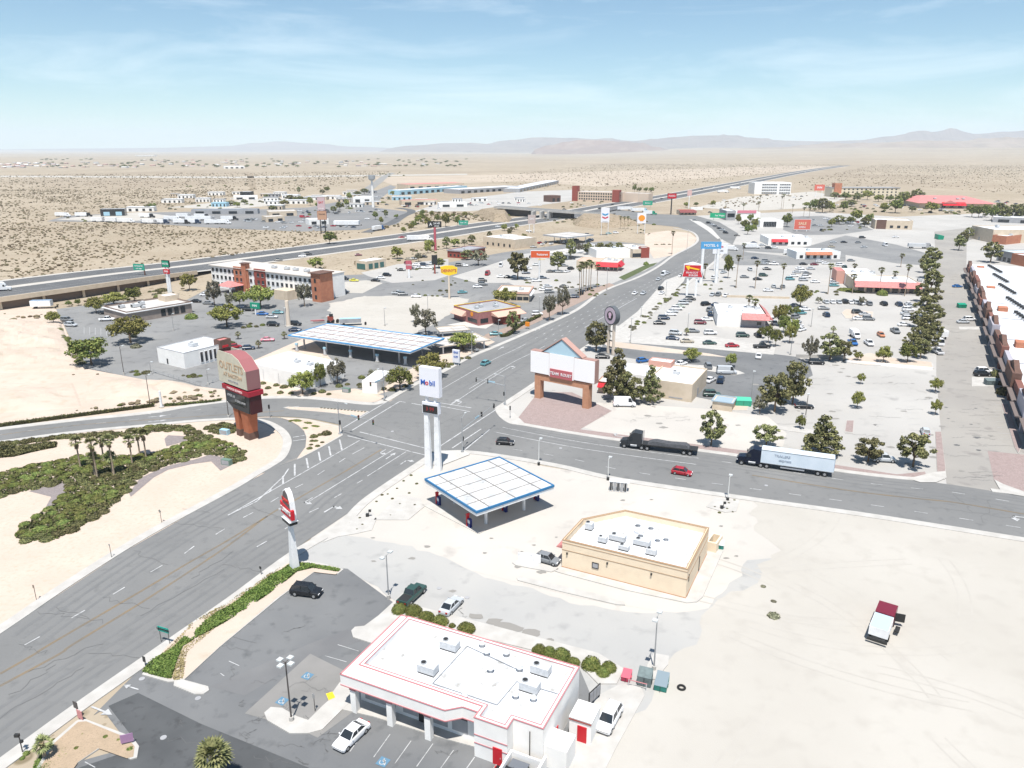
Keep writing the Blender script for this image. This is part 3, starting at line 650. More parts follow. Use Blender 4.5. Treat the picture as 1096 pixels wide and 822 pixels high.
# ---------------------------------------------------------------- buildings
class Bld:
    """building with local x along its front (a->c), y backwards; a, c photo points on the plane h0"""
    def __init__(s, name, label, cat, a, c, D, h, wall, roof=None, par=.6, h0=0, trim=None, W=None, group=None, cap=.3):
        A = G(*a, h0); C = G(*c, h0); s.W = W or (C-A).length; s.D = D; s.h = h
        s.rz = math.atan2(C.y-A.y, C.x-A.x)
        s.o = thing(name, label, cat, (A.x, A.y, 0), s.rz, group)
        s.shell(0, s.W, 0, D, 0, h, wall, roof or M_ROOF, par, trim, cap)
    def shell(s, x0, x1, y0, y1, z0, h, wall, roof, par=.6, trim=None, t=.3):
        s.poly([(x0,y0),(x1,y0),(x1,y1),(x0,y1)], z0, h, wall, roof, par, trim, t)
    def poly(s, P, z0, h, wall, roof, par=.6, trim=None, t=.3):
        b = MB(); n = len(P)
        c = (sum(p[0] for p in P)/n, sum(p[1] for p in P)/n)
        def inset(k):
            out = []
            for i in range(n):
                p, q, r = Vector(P[i-1]), Vector(P[i]), Vector(P[(i+1) % n])
                d1 = (q-p).normalized(); d2 = (r-q).normalized(); n1 = Vector((-d1.y, d1.x)); n2 = Vector((-d2.y, d2.x))
                m = n1+n2; m = m/max(.3, m.dot(n1)); out.append(q+m*k)
            return out
        I = inset(t)
        vs = [(*p, z0) for p in P]+[(*p, h) for p in P]+[(p.x, p.y, h) for p in I]+[(p.x, p.y, h-par) for p in I]
        fs = [(i, (i+1) % n, n+(i+1) % n, n+i) for i in range(n)]
        fs += [(n+i, n+(i+1) % n, 2*n+(i+1) % n, 2*n+i) for i in range(n)]+[(2*n+i, 2*n+(i+1) % n, 3*n+(i+1) % n, 3*n+i) for i in range(n)]
        b.add(vs, fs, wall); b.build('wall', s.o)
        b = MB(); J = inset(t+.01); tri = [upward(q, J) for q in tessellate_polygon([[Vector((p.x, p.y, 0)) for p in J]])]
        b.add([(p.x, p.y, h-par+.03) for p in J], tri, roof); s.roof = b.build('roof', s.o)
        if trim:
            for ia, ib, up in ((-.04, .12, h+.07), (t-.1, t+.02, h+.05)):
                b = MB(); O = inset(ia); K = inset(ib); lo = h-.02
                v = [(p.x,p.y,lo) for p in O]+[(p.x,p.y,up) for p in O]+[(p.x,p.y,up) for p in K]+[(p.x,p.y,lo) for p in K]
                b.add(v, [(i,(i+1)%n,n+(i+1)%n,n+i) for i in range(n)]+[(n+i,n+(i+1)%n,2*n+(i+1)%n,2*n+i) for i in range(n)]+[(2*n+i,2*n+(i+1)%n,3*n+(i+1)%n,3*n+i) for i in range(n)], trim)
                b.build('roof_trim', s.o)
    def side(s, k, u, z, out=0):
        W, D = s.W, s.D
        return {0: (u, -out, z), 1: (W+out, u, z), 2: (W-u, D+out, z), 3: (-out, D-u, z)}[k]
    def panel(s, name, k, u0, u1, z0, z1, m, out=.06, frame=None, parent=None):
        """window, door or sign panel on side k (0 front, 1 right, 2 back, 3 left)"""
        b = MB()
        def bx(a, c, lo, hi, o, mm):
            p = s.side(k, a, lo, -.02); q = s.side(k, c, hi, o)
            b.b2(p[0], q[0], p[1], q[1], lo, hi, mm)
        bx(u0, u1, z0, z1, out, m)
        if frame:
            f = .1
            bx(u0-f, u1+f, z1, z1+f, out+.04, frame); bx(u0-f, u1+f, z0-f, z0, out+.06, frame)
            bx(u0-f, u0, z0, z1, out+.04, frame); bx(u1, u1+f, z0, z1, out+.04, frame)
            if u1-u0 > 1.6:
                k_ = int((u1-u0)/1.4)
                for i in range(1, k_+1):
                    uu = u0+(u1-u0)*i/(k_+1); bx(uu-.03, uu+.03, z0, z1, out+.03, frame)
        return b.build(name, parent or s.o)
    def windows(s, k, n, u0, u1, w, z0, z1, m=None, frame=None):
        for i in range(n):
            u = u0+(u1-u0)*(i+.5)/n; s.panel('window', k, u-w/2, u+w/2, z0, z1, m or M_GLASS, .04, frame)
    def band(s, z0, z1, m, out=.12, name='band'):
        b = MB()
        for k, L in ((0, s.W), (1, s.D), (2, s.W), (3, s.D)):
            p = s.side(k, -out if k in (0,2) else 0, z0, .0); q = s.side(k, L+(out if k in (0,2) else 0), z1, out); b.b2(p[0], q[0], p[1], q[1], z0, z1, m)
        return b.build(name, s.o)
    def unit(s, x, y, sx=2, sy=1.5, sz=1.1, z=None, kind=0, rz=0):
        z = z if z is not None else s.h-.55
        b = MB(); b.box((x, y, z+.12), (sx*.95, sy*.95, .24), M_DARK if kind == 0 else M_STEEL, rz)
        b.box((x, y, z+.2+sz/2), (sx, sy, sz), M_UNIT, rz); u = b.build('air_conditioner', s.o)
        b = MB(); b.cyl((x-sx*.25, y, z+.2+sz), (x-sx*.25, y, z+.33+sz), min(sx, sy)*.3, min(sx, sy)*.3, M_STEEL, 10); b.cyl((x-sx*.25, y, z+.33+sz), (x-sx*.25, y, z+.34+sz), min(sx,sy)*.24, min(sx,sy)*.24, M_DARK, 10)
        b.build('fan', u); b = MB(); c_, s_ = math.cos(rz), math.sin(rz)
        b.box((x-c_*sx*.5-.0, y-s_*sx*.5, z+.2+sz*.5), (.05, sy*.8, sz*.7), M_DARK, rz); b.build('vent_grille', u); return u
    def vent(s, x, y, r=.25, hh=.7, z=None):
        z = z if z is not None else s.h-.6; b = MB(); b.cyl((x,y,z), (x,y,z+hh), r*.7, r*.7, M_STEEL, 8); b.cyl((x,y,z+hh), (x,y,z+hh+.2), r*1.2, r*.7, M_UNIT, 8); b.build('roof_vent', s.o)
    def awning(s, k, u0, u1, z0, z1, out, m, name='awning'):
        b = MB(); A = s.side(k, u0, z1, .02); B_ = s.side(k, u1, z1, .02); C = s.side(k, u1, z0, out); D_ = s.side(k, u0, z0, out)
        A2 = s.side(k, u0, z0-.15, .02); B2 = s.side(k, u1, z0-.15, .02); C2 = s.side(k, u1, z0-.15, out); D2 = s.side(k, u0, z0-.15, out)
        b.add([A,B_,C,D_,A2,B2,C2,D2], [(0,1,2,3),(3,2,6,7),(0,3,7,4),(1,5,6,2),(4,7,6,5)], m); return b.build(name, s.o)

# --- burger restaurant in the foreground (white roof, pink trim, red doors)
hA = 5.2
A0 = G(364,720.7,hA); B0 = G(430.5,657.7,hA); C0 = G(620.3,713.9,hA)
rz = math.atan2((C0-B0).y, (C0-B0).x); ux = Vector((math.cos(rz), math.sin(rz), 0)); uy = Vector((-ux.y, ux.x, 0))
D_ = (B0-A0).dot(uy); W_ = (C0-B0).length; O_ = B0-uy*D_
def loc_of(px, py, h): v = G(px, py, h)-O_; return v.dot(ux), v.dot(uy)
g = Bld.__new__(Bld); g.W = W_; g.D = D_; g.h = hA; g.rz = rz
g.o = thing('burger_restaurant', 'white flat roofed restaurant with pink trim, red doors and pillared front in the foreground', 'restaurant', (O_.x, O_.y, 0), rz)
yF = 2.2; XN = W_*.70
g.poly([(0.9,yF),(XN,yF),(XN,.3),(W_*.86,.3),(W_*.86,1.9),(W_,1.9),(W_,D_),(0.9,D_)], 0, hA, M_STUC, M_ROOF, .75, M_PINKT, .5)
# projecting fascia canopy over the walk, wrapping the west end
b = MB(); zc0, zc1 = 3.7, hA-.05
P = [(-.1,-.1),(XN-3.4,-.1),(XN-1.9,1.2),(XN-.02,1.2),(XN-.02,yF-.02),(.88,yF-.02),(.88,D_-.1),(-.1,D_-.1)]
b.prism(P, zc0, zc1, M_STUC); b.build('fascia_canopy', g.o)
b = MB()
for i in range(8):
    p, q = Vector(P[i]), Vector(P[(i+1) % 8])
    if i in (3,4,5): continue
    d = (q-p).normalized(); n = Vector((d.y, -d.x))
    for z0, z1 in ((zc1, zc1+.08),): 
        v = [p+n*.05, q+n*.05, q-n*.12, p-n*.12]; b.add([(a.x, a.y, z0+.003) for a in v]+[(a.x, a.y, z1) for a in v], [(0,3,2,1),(4,5,6,7),(0,1,5,4),(1,2,6,5),(2,3,7,6),(3,0,4,7)], M_PINKT)
    v = [p+n*.07, q+n*.07, q+n*.0, p+n*.0]; b.add([(a.x, a.y, zc0-.02) for a in v]+[(a.x, a.y, zc0+.1) for a in v], [(0,3,2,1),(4,5,6,7),(0,1,5,4),(1,2,6,5),(2,3,7,6),(3,0,4,7)], M_PINKT)
b.build('pink_canopy_trim', g.o)
for x in (1.0, 6.1, 11.2):
    b = MB(); b.b2(x, x+.75, .1, .8, 0, zc0-.02, M_STUC); c_ = b.build('pillar', g.o)
    b = MB(); b.b2(x-.06, x+.81, .04, .86, zc0-.45, zc0-.3, M_PINKT); b.build('pillar_band', c_)
for x0, x1 in ((1.6,5.9),(7.0,9.0),(10.0,13.0),(13.6,15.6)):
    b = MB(); b.b2(x0, x1, yF-.06, yF-.01, .7, 3.2, M_GREYW); b.b2(x0, x1, yF-.09, yF-.0, 2.5, 3.2, M_GLASS); b.build('window', g.o)
b = MB(); b.b2(9.15, 9.9, yF-.1, yF, 0, 2.4, M_DARK); b.build('front_door', g.o)
b = MB(); b.b2(1.0, XN, yF-.05, yF-.01, 3.2, 3.6, M_GLASS); b.build('dark_sign_strip', g.o)
for z0 in (1.9,3.0):
    b = MB(); b.b2(XN, W_*.86+.05, .24, .3, z0, z0+.1, M_PINKT); b.build('pink_stripe', g.o)
xd = XN+.85*(W_*.86-XN)
b = MB(); b.b2(xd-1.1, xd, .2, .3, .05, 2.25, M_RED); dd = b.build('red_door', g.o); b = MB(); b.b2(xd-.2, xd-.12, .14, .2, 1.0, 1.15, M_STEEL); b.build('handle', dd)
# walled bin yard
b = MB(); bx0, bx1, by0, by1 = W_*.86+.1, W_*.86+4.0, -1.9, 1.0
b.b2(bx0, bx0+.25, by0, by1, 0, 2.0, M_STUC); b.b2(bx1-.25, bx1, by0, by1+.8, 0, 2.0, M_STUC); b.b2(bx0+.25, bx1-.25, by1-.2, by1+.0, 0, 2.0, M_STUC); b.build('bin_yard_wall', g.o)
b = MB(); b.b2(bx0+.3, bx1-1.1, by0, by0+.1, .1, 1.75, M_RED); b.build('red_gate', g.o)
b = MB(); b.b2(bx0+.5, bx1-1.5, by0+.7, by1-.5, .1, 1.3, mat('dark_bin', (.07,.075,.085), .6)); b.b2(bx0+.45, bx1-1.45, by0+.6, by1-.45, 1.3, 1.4, mat('grey_lid', (.13,.14,.16), .6))
# right annexes on the drive-through side
q0 = loc_of(621,752,2.9); q1 = loc_of(608,771,2.9)
o2 = b.build('waste_bin'); tag(o2, 'dark waste bin with grey lid inside the walled yard of the white restaurant', 'bin'); o2.location = (O_.x, O_.y, 0); o2.rotation_euler.z = rz
b = MB(); b.b2(W_, W_+2.6, 2.2, 5.0, 0, 2.9, M_STUC); b.build('annex', g.o)
b = MB(); b.b2(W_+1.0, W_+3.6, 7.2, 10.2, 0, 3.0, M_STUC); b.b2(W_+.95, W_+3.65, 7.15, 10.25, 3.0, 3.08, M_STUC); b.build('annex', g.o)
b = MB(); b.b2(W_+.97, W_+3.63, 7.1, 7.16, 2.75, 2.88, M_BRICK); b.b2(W_+2.0, W_+3.1, 7.1, 7.2, .05, 2.25, M_RED); b.build('red_door', g.o)
b = MB(); b.b2(W_, W_+.08, 5.6, 6.2, 1.6, 2.3, M_RED); b.build('red_notice', g.o)
b = MB(); b.cyl((W_*.94, 1.78, 0), (W_*.94, 1.78, 4.4), .06, .06, M_DARK); b.build('downpipe', g.o)
for (x, y), k in (((loc_of(481.5,689,hA)),0),((loc_of(458,714,hA)),0),((loc_of(579,715,hA)),0),((loc_of(567,733,hA)),0)):
    g.unit(x, y, 2.3, 1.25, .95, hA-.72)
for px_, py_ in ((521,699),(542,700),(556,716),(525,717),(552,745),(571,748),(497,746),(516,690)):
    x, y = loc_of(px_, py_, hA-.4); g.vent(x, y, .38, .55, hA-.72)
b = MB()
def rpipe(p, q):
    x0, y0 = loc_of(*p, hA-.7); x1, y1 = loc_of(*q, hA-.7); b.cyl((x0,y0,hA-.6), (x1,y1,hA-.6), .045, .045, M_STEEL, 5)
rpipe((463,732),(500,692)); rpipe((463,732),(532,755)); rpipe((500,692),(560,720)); rpipe((532,755),(553,730)); rpipe((553,730),(603,745)); b.build('roof_pipe', g.o)
# menu board of the drive-through
k = thing('menu_board', 'dark framed drive-through menu board beside the small annex', 'sign', G(636,752), rad(50))
b = MB(); b.b2(-1.2,1.2,-.06,.06,.5,2.1,M_DARK); b.build('frame', k); b = MB()
for i in range(3): b.b2(-1.1+i*.75,-.45+i*.75,-.1,-.06,.6,2.0,M_GREYW)
b.build('menu_panels', k)
for i in (-1,1): b = MB(); b.b2(i*1.0-.05,i*1.0+.05,-.05,.05,0,.5,M_DARK); b.build('post', k)

# --- peach store with seven-sided parapet beside the filling station
h = 5.0
P = [G(*p, h) for p in ((601.9,577.8),(736,609.7),(757.5,564.7),(668.5,546.8),(622.8,555.5))]
rz = math.atan2((P[1]-P[0]).y, (P[1]-P[0]).x); ux = Vector((math.cos(rz), math.sin(rz), 0)); uy = Vector((-ux.y, ux.x, 0)); O_ = P[0]
L = [((p-O_).dot(ux), (p-O_).dot(uy)) for p in P]
t = Bld.__new__(Bld); t.W = L[1][0]; t.D = L[2][1]; t.h = h; t.rz = rz
L[2] = (t.W, t.D); L[3] = (L[3][0], t.D); 
t.o = thing('filling_station_store', 'peach stuccoed store with a white roof and angled front beside the small canopy', 'shop', (O_.x, O_.y, 0), rz)
t.poly(L, 0, h, M_TAN, M_ROOF, 1.0, mat('brown_trim', (.34,.22,.13), .8), .35)
mat('rust_base', (.4,.2,.1), .85)
for z0, z1, m in ((3.3,3.37,MATS['brown_trim']),(.0,.3,MATS['rust_base']),(4.55,4.6,MATS['brown_trim'])):
    b = MB(); b.b2(-.04, t.W+.04, -.05, -.001, z0, z1, m); b.b2(t.W+.001, t.W+.05, 0, t.D, z0, z1, m); b.build('band', t.o)
t.panel('vent_window', 0, 5.2, 6.1, 1.5, 2.3, M_GREYW, .05, M_DARK)
for u in (.9, 7.6, 14.6):
    b = MB(); b.b2(u-.12,u+.12,-.25,-.02,2.7,3.0,M_DARK); b.build('wall_lamp', t.o)
for q in ((8.2,.3,2.9),(1.1,2.4,3.6)): b = MB(); b.b2(t.W, t.W+.1, q[0], q[0]+.12, q[1], q[2], M_DARK); b.build('downpipe', t.o)
def tl(px_, py_, hh=h-.9): v = G(px_, py_, hh)-O_; return v.dot(ux), v.dot(uy)
x0, y0 = tl(605,573,4.2); 
b = MB(); p3, p4 = Vector(L[4]), Vector(L[0]); d = (p4-p3).normalized(); n_ = Vector((d.y, -d.x)); 
a_, c_ = p3+d*1.0, p4-d*.6
b.add([(a_.x,a_.y,3.9),(c_.x,c_.y,3.9),(c_.x+n_.x*1.3,c_.y+n_.y*1.3,3.2),(a_.x+n_.x*1.3,a_.y+n_.y*1.3,3.2),(a_.x,a_.y,3.1),(c_.x,c_.y,3.1),(c_.x+n_.x*1.3,c_.y+n_.y*1.3,3.1),(a_.x+n_.x*1.3,a_.y+n_.y*1.3,3.1)], [(0,1,2,3),(3,2,6,7),(4,7,6,5),(0,3,7,4),(1,5,6,2)], M_PINK); b.build('pink_awning', t.o)
for (px_, py_, sx, sy, sz) in ((661,578,2.6,1.2,.8),(687,583,2.6,1.2,.8),(631,566,1.2,1.2,1.0),(645,580,1.4,.9,.8),(668,588,1.6,1.0,.6),(697,593,1.6,1.0,.8)):
    x, y = tl(px_, py_); t.unit(x, y, sx, sy, sz, h-.95)
for px_, py_ in ((658,571),(683,563),(697,566),(704,579),(713,578),(686,574)): x, y = tl(px_, py_); t.vent(x, y, .4, .6, h-.95)
b = MB(); x, y = tl(684,569); b.cyl((x,y,h-.95),(x,y,h-.6),.9,.9,M_ROOF,14); b.build('round_hatch', t.o)
# bin enclosure behind the store
k = Bld('bin_enclosure', 'low peach walled enclosure behind the peach store', 'wall', (755,590), (766,593), 3.4, 1.9, M_TAN, M_CONCP, 1.7)

# --- canopies
def canopy(label, P, h, th, band, posts, topm, name='filling_station_canopy', cols=M_WHITE, seams=M_PINKT, nx=4, ny=3, rzs=None):
    A, B_, C = P; rz = math.atan2((B_-A).y, (B_-A).x); ux = Vector((math.cos(rz), math.sin(rz), 0)); uy = Vector((-ux.y, ux.x, 0))
    W = (B_-A).length; D = (C-B_).dot(uy); o = thing(name, label, 'canopy', (A.x, A.y, 0), rz)
    b = MB(); b.b2(0,W,0,D,h-th,h-.25,M_WHITE); b.b2(-.1,W+.1,-.1,.12,h-th*.45,h,band); b.b2(-.1,W+.1,D-.12,D+.1,h-th*.45,h,band); b.b2(-.1,.12,.12,D-.12,h-th*.45,h,band); b.b2(W-.12,W+.1,.12,D-.12,h-th*.45,h,band); b.build('fascia', o)
    b = MB(); b.b2(.12,W-.12,.12,D-.12,h-.25,h-.2,topm); rf = b.build('roof', o)
    b = MB()
    for i in range(1, nx): b.b2(W*i/nx-.09, W*i/nx+.09, .15, D-.15, h-.197, h-.13, M_SEAM)
    for j in range(ny):
        y = D*(j+.5)/ny; b.b2(.15, W-.15, y-.08, y+.08, h-.129, h-.07, seams)
    b.build('roof_seams', rf)
    for (x, y) in posts:
        b = MB(); b.b2(x*W-.2, x*W+.2, y*D-.2, y*D+.2, 0, h-th-.003, cols); b.build('column', o)
    return o, W, D, rz, ux, uy
PF = [G(455,512,5.2), G(510,547,5.2), G(591,518,5.2)]
cn, cW, cD, crz, cux, cuy = canopy('white topped filling station canopy with blue edge between the road sign and the peach store', PF, 5.2, 1.0, M_BLUE, ((.2,.25),(.8,.25),(.2,.75),(.8,.75)), M_CANT, seams=M_SEAM, nx=5, ny=3)
def pump(o, label, grp, hoop=M_RED):
    k = thing('fuel_pump', label, 'fuel pump', (o.x, o.y, .1), crz, grp)
    b = MB(); b.b2(-.35,.35,-.25,.25,0,1.7,M_NAVY); b.b2(-.35,.35,-.26,-.25,.9,1.5,M_UNIT); b.build('pump_body', k)
    b = MB(); b.b2(-.75,-.55,-.3,.3,0,2.3,hoop); b.cyl((-.65,-.3,2.3),(-.65,.3,2.3),.22,.22,hoop,10); b.build('red_frame' if hoop is M_RED else 'frame', k)
    b = MB(); b.cyl((.36,0,1.3),(.5,0,.5),.02,.02,M_DARK,5); b.build('hose', k)
for (px_, py_, lb) in ((470,541,'navy fuel pump with red frame at the left corner of the small blue edged canopy'),(503,565,'navy fuel pump with red frame at the front corner of the small blue edged canopy'),
                       (541,548,'navy fuel pump shaded at the middle of the small canopy'),(575,536,'navy fuel pump in the shade under the right end of the small canopy')):
    pump(G(px_, py_), lb, 'fuel pumps under the small canopy')
P2 = [G(308.5,358.5,5.4), G(439,376.5,5.4), G(470.5,361,5.4)]
cn2, cW2, cD2, _, _, _ = canopy('long filling station canopy with blue edge and rusty seams on the west side', P2, 5.4, .7, mat('bright_blue_band', (.05,.3,.6), .5), [((i+.35)/5.2*1.03, .18) for i in range(5)]+[((i+.6)/5.2, .75) for i in range(5)], M_CANT, seams=mat('rust_seam', (.3,.1,.06), .8), nx=12, ny=4, cols=M_STEEL)
for i, x in enumerate((317,347,374.5,403,433)):
    gg = G(x+1, [376,380.5,383.5,388,391][i]); k = thing('fuel_pump', 'silver fuel pump under the long blue canopy, number %s from its left end' % ('one two three four five'.split()[i]), 'fuel pump', (gg.x, gg.y, .1), rad(-26), 'fuel pumps under the long canopy')
    b = MB(); b.b2(-.6,.6,-.35,.35,0,.4,M_CONC); b.b2(-.35,.35,-.25,.25,.4,2.1,M_UNIT); b.build('pump_body', k); b = MB(); b.b2(-.5,.5,-.3,.3,2.1,2.7,M_SKYB); b.build('pump_top', k)

# --- west side buildings
w = Bld('drive_in', 'white flat roofed drive-in restaurant with a dark brick tower by its entrance', 'restaurant', (170,388), (198.5,395), 17, 5.0, M_STUC, M_ROOF, .5, trim=M_GREYW)
w.unit(7,8,2.6,2.0,1.1); w.panel('dark_opening',0,4.5,5.2,.3,2.0,M_DARK)
for i in range(4): w.panel('window',1,5.6+i*1.6,6.5+i*1.6,.8,4.0,M_GLASS,.06,M_WHITE)
w.shell(w.W-2.4, w.W+.8, 12.5, 16.6, 0, 6.4, M_BROWN, M_PINK, .3); w.panel('red_sign',1,13.2,15.4,3.9,4.6,M_RED,.9); w.panel('doorway',1,13.2,15.4,.1,2.8,M_GLASS,.85)
w2 = Bld('brown_restaurant', 'long brown and white restaurant with dark windows behind the wide green trees', 'restaurant', (137,346.5), (206,334.5), 19, 4.6, mat('taupe_wall', (.33,.27,.23), .85, (.28,.23,.2), .6), M_ROOFT, .6, trim=M_BROWN)
w2.windows(0,4,13,24,1.9,.6,3.4); w2.unit(8,9,3,2,1.2); w2.unit(12,12,2,2,1.2); w2.unit(4,12,2,2,1); w2.unit(9,5,1.5,1.5,.8); w2.shell(21,27,10,16,0,6.4,M_BEIGE,M_ROOF,.3)
w2.band(3.9,4.2,M_WHITE,.5,'eave')
# three storey hotel with red sections
ht = Bld('hotel', 'three storey white and red hotel with grey roof behind the trees', 'hotel', (228,307), (341,322.5), 17, 10.6, M_STUC, M_ROOFT, .3)
hw = ht.W
for x0, x1 in ((hw*.24,hw*.38),(hw*.44,hw*.54)):
    b = MB(); b.b2(x0, x1, -.6, .1, 0, 11.4, M_ORANGE if x0 < hw*.3 else M_BRICK); b.build('red_section', ht.o)
b = MB(); b.b2(hw-2, hw+3.5, -1.6, 6, 0, 12.4, M_ORANGE); b.build('end_tower', ht.o); b = MB(); b.b2(hw-3, hw+4.2, -2.3, 6.6, 12.4, 12.8, M_BROWN); b.build('tower_cap', ht.o)
b = MB(); b.b2(hw*.33, hw*.37, -1.2, 1.5, 0, 13.2, M_ORANGE); b.b2(hw*.32, hw*.38, -1.5, 2, 13.2, 13.5, M_BROWN); b.build('tower', ht.o)
for fl in range(3):
    for i in range(24):
        u = hw*(i+.5)/24; ou = .04
        if hw*.24 < u < hw*.38 or hw*.44 < u < hw*.54: ou = .66
        b = MB(); b.b2(u-.75, u+.75, -ou-.04, -ou+.0, 1.3+fl*3.3, 2.9+fl*3.3, M_GLASS); b.b2(u-.85, u+.85, -ou-.12, -ou, 1.1+fl*3.3, 1.28+fl*3.3, M_GREYW); b.build('window', ht.o)
for fl in range(3): b = MB(); b.b2(hw-.2, hw+.9, -1.72, -1.6, 1.3+fl*3.6, 3.0+fl*3.6, M_GLASS); b.build('window', ht.o)
b = MB(); b.b2(-.6, hw+.2, -.9, 17.8, 10.6, 10.85, mat('tan_eave', (.5,.46,.42), .9)); b.build('eave', ht.o)
for x in (hw*.2,hw*.5,hw*.62,hw*.7,hw*.8): ht.unit(x, 8, 2.4, 1.8, 1.0, 10.86)
b = MB(); xx = hw*.27; b.add([(xx-5,-9,3.2),(xx+5,-9,3.2),(xx+5,-.5,3.2),(xx-5,-.5,3.2),(xx-1.5,-4.7,5.2),(xx+1.5,-4.7,5.2)], [(0,1,5,4),(1,2,5),(2,3,4,5),(3,0,4),(0,3,2,1)], M_PINK); b.build('porch_roof', ht.o)
for x in (-4,4): b = MB(); b.b2(xx+x-.3,xx+x+.3,-8.6,-8,0,3.2,M_STUC); b.build('porch_column', ht.o)
b = MB(); b.b2(hw*.7, hw*.82, -6, -.1, 0, 4.2, M_BEIGE); b.build('annex', ht.o)
# closed store behind the outlet sign
c = Bld('closed_store', 'plain white parapeted store behind the tall outlet sign', 'shop', (268,404), (327,418), 15, 4.6, M_STUC, M_ROOF, .5)
c.unit(c.W*.45,9,1.6,1.4,.7); c.unit(c.W*.68,9,1.6,1.4,.7)
for u in (6, 12.5): b = MB(); b.b2(u,u+.06,-.06,-.001,.2,3.4,M_GREYW); b.build('panel_joint', c.o)
kx = Bld('kiosk', 'small white roofed kiosk in front of the long canopy', 'shop', (388,421), (404,422), 11, 3.4, M_STUC, M_ROOF, .2)
kx.panel('doorway',3,4,6,.1,2.6,M_DARK)
kx.o.location = G(388,420.5)
# two covered parking canopies near the fast food restaurant
for (p0, p1, p2, lb) in (((466,350),(471,355),(494,345),'pale drive-through shade roof beside the purple fronted restaurant'),((455,363),(470,371),(508,356),'flat beige shade roof behind the green trees west of the main road')):
    canopy(lb, [G(*p0,3), G(*p1,3), G(*p2,3)], 3, .4, M_BEIGE, ((.1,.1),(.9,.1),(.1,.9),(.9,.9)), M_ROOFT, name='shade_canopy', seams=M_BEIGE, nx=2, ny=1)
# taco restaurant
f = Bld('fast_food_restaurant', 'purple and brick fronted restaurant with salmon side roof and orange round emblem', 'restaurant', (486,340.5), (512,349), 20, 5.2, mat('mauve_brick', (.36,.16,.15), .85, (.3,.13,.12), 1), M_ROOFG, .5, trim=M_YEL)
f.unit(f.W*.4,8,2,1.6,1); f.unit(f.W*.6,13,2,1.6,1); f.unit(f.W*.5,5,1.6,1.2,.8); f.unit(f.W*.35,16,1.6,1.2,.8)
f.awning(1, 6, 19.5, 3.4, 4.6, 4.6, mat('salmon_roof', (.6,.38,.3), .85)); f.panel('brick_wall',1,9,17,0,3.2,M_BRICK,3.8)
f.awning(0, .5, f.W*.52, 2.6, 4.3, 2.2, MATS['salmon_roof']); b = MB(); xx = f.W*.75
b.cyl((xx,-.05,3.9),(xx,-.12,3.9),.9,.9,mat('orange_emblem', (.8,.28,.02), .5),14); b.build('orange_emblem', f.o)
f.panel('window',0,f.W*.58,f.W*.95,.9,2.3,M_GLASS,.08); f.panel('window',1,1,4.5,.9,2.6,M_GLASS,.08)
# tan restaurant with salmon roof
f2 = Bld('salmon_roof_restaurant', 'tan restaurant with pale salmon roof edge and white awnings west of the main road', 'restaurant', (531,323), (566,324), 16, 4.6, M_BEIGE, M_ROOFT, .5, trim=MATS['salmon_roof'])
f2.windows(0,3,f2.W*.45,f2.W,2.4,1.0,2.6); f2.windows(1,4,1,15,2.4,1.0,2.8); f2.awning(1,1,15,2.9,3.6,1,M_WHITE); f2.unit(f2.W*.7,8,2,1.6,1); f2.band(3.8,4.5,MATS['salmon_roof'],.25)
f3 = Bld('green_front_shop', 'small shop with grey green front and white roof near the freeway', 'shop', (381,288), (392.5,289.5), 15, 5, M_BEIGE, M_ROOF, .3)
f3.panel('window',0,1,f3.W-1,.3,3.4,mat('green_glass', (.05,.13,.12), .3),.1); f3.windows(1,3,1,14,3,.4,3.4,MATS['green_glass'])
f4 = Bld('brick_diner', 'low red brick diner with grey roof behind the yellow sign', 'restaurant', (479,275.5), (497,277), 24, 4.8, M_BRICK, mat('slate_roof', (.33,.33,.35), .7, (.28,.28,.3), .3), .3)
f4.windows(0,4,1,f4.W,1.4,.9,2.4); f4.unit(6,8,2,2,1); f4.band(4.1,4.8,MATS['slate_roof'],.4)
f5 = Bld('cream_warehouse', 'cream two level building beside the freeway', 'building', (517,263), (551,267), 22, 6.5, M_BEIGE, M_ROOF, .4); f5.shell(f5.W*.55,f5.W*.8,2,9,0,8.5,M_STUC,M_ROOF,.3); f5.windows(0,5,2,f5.W-2,1.6,1,3); f5.unit(8,10)
f6 = Bld('red_awning_restaurant', 'flat roofed restaurant with bright red sloping awning', 'restaurant', (644,290), (665,291), 20, 4.6, M_BEIGE, M_ROOFT, .4)
f6.o.location = G(640,289.3); f6.awning(0,-1,f6.W*1.05,2.5,4.7,2.4,M_RED); f6.awning(1,0,11,2.5,4.7,2.2,M_RED); f6.shell(-13,-.1,3,18,0,4.4,M_BEIGE,MATS['salmon_roof'],.3); f6.unit(8,9); f6.unit(4,12); f6.windows(0,5,0,f6.W,1.8,.5,2.2)
f7 = Bld('brick_front_shop', 'white roofed shop with a brick corner near the main road bend', 'shop', (677,276.5), (694,276), 26, 5.6, M_BEIGE, M_ROOF, .4)
f7.shell(f7.W-5,f7.W+.3,-.4,5,0,6.4,M_BRICK,M_ROOFT,.3); f7.windows(0,3,0,f7.W-5,2,.6,3); f7.shell(-22,-.1,4,26,0,5.2,M_STUC,M_ROOF,.3); f7.unit(-8,12); f7.unit(6,14)
canopy('dark undersided filling station canopy west of the overpass', [G(581,251,5.5), G(607,254,5.5), G(626,250,5.5)], 5.5, .9, M_STEEL, ((.15,.3),(.4,.3),(.65,.3),(.9,.3),(.4,.8),(.9,.8)), M_ROOFT, nx=3, ny=1, seams=M_ROOFG)
canopy('pale canopy roof behind the dark pine near the round sign', [G(585,270,4), G(606,272,4), G(622,268,4)], 4, .6, M_STUC, ((.1,.2),(.5,.2),(.9,.2)), M_ROOFT, name='shade_canopy', nx=3, ny=1, seams=M_ROOFG)
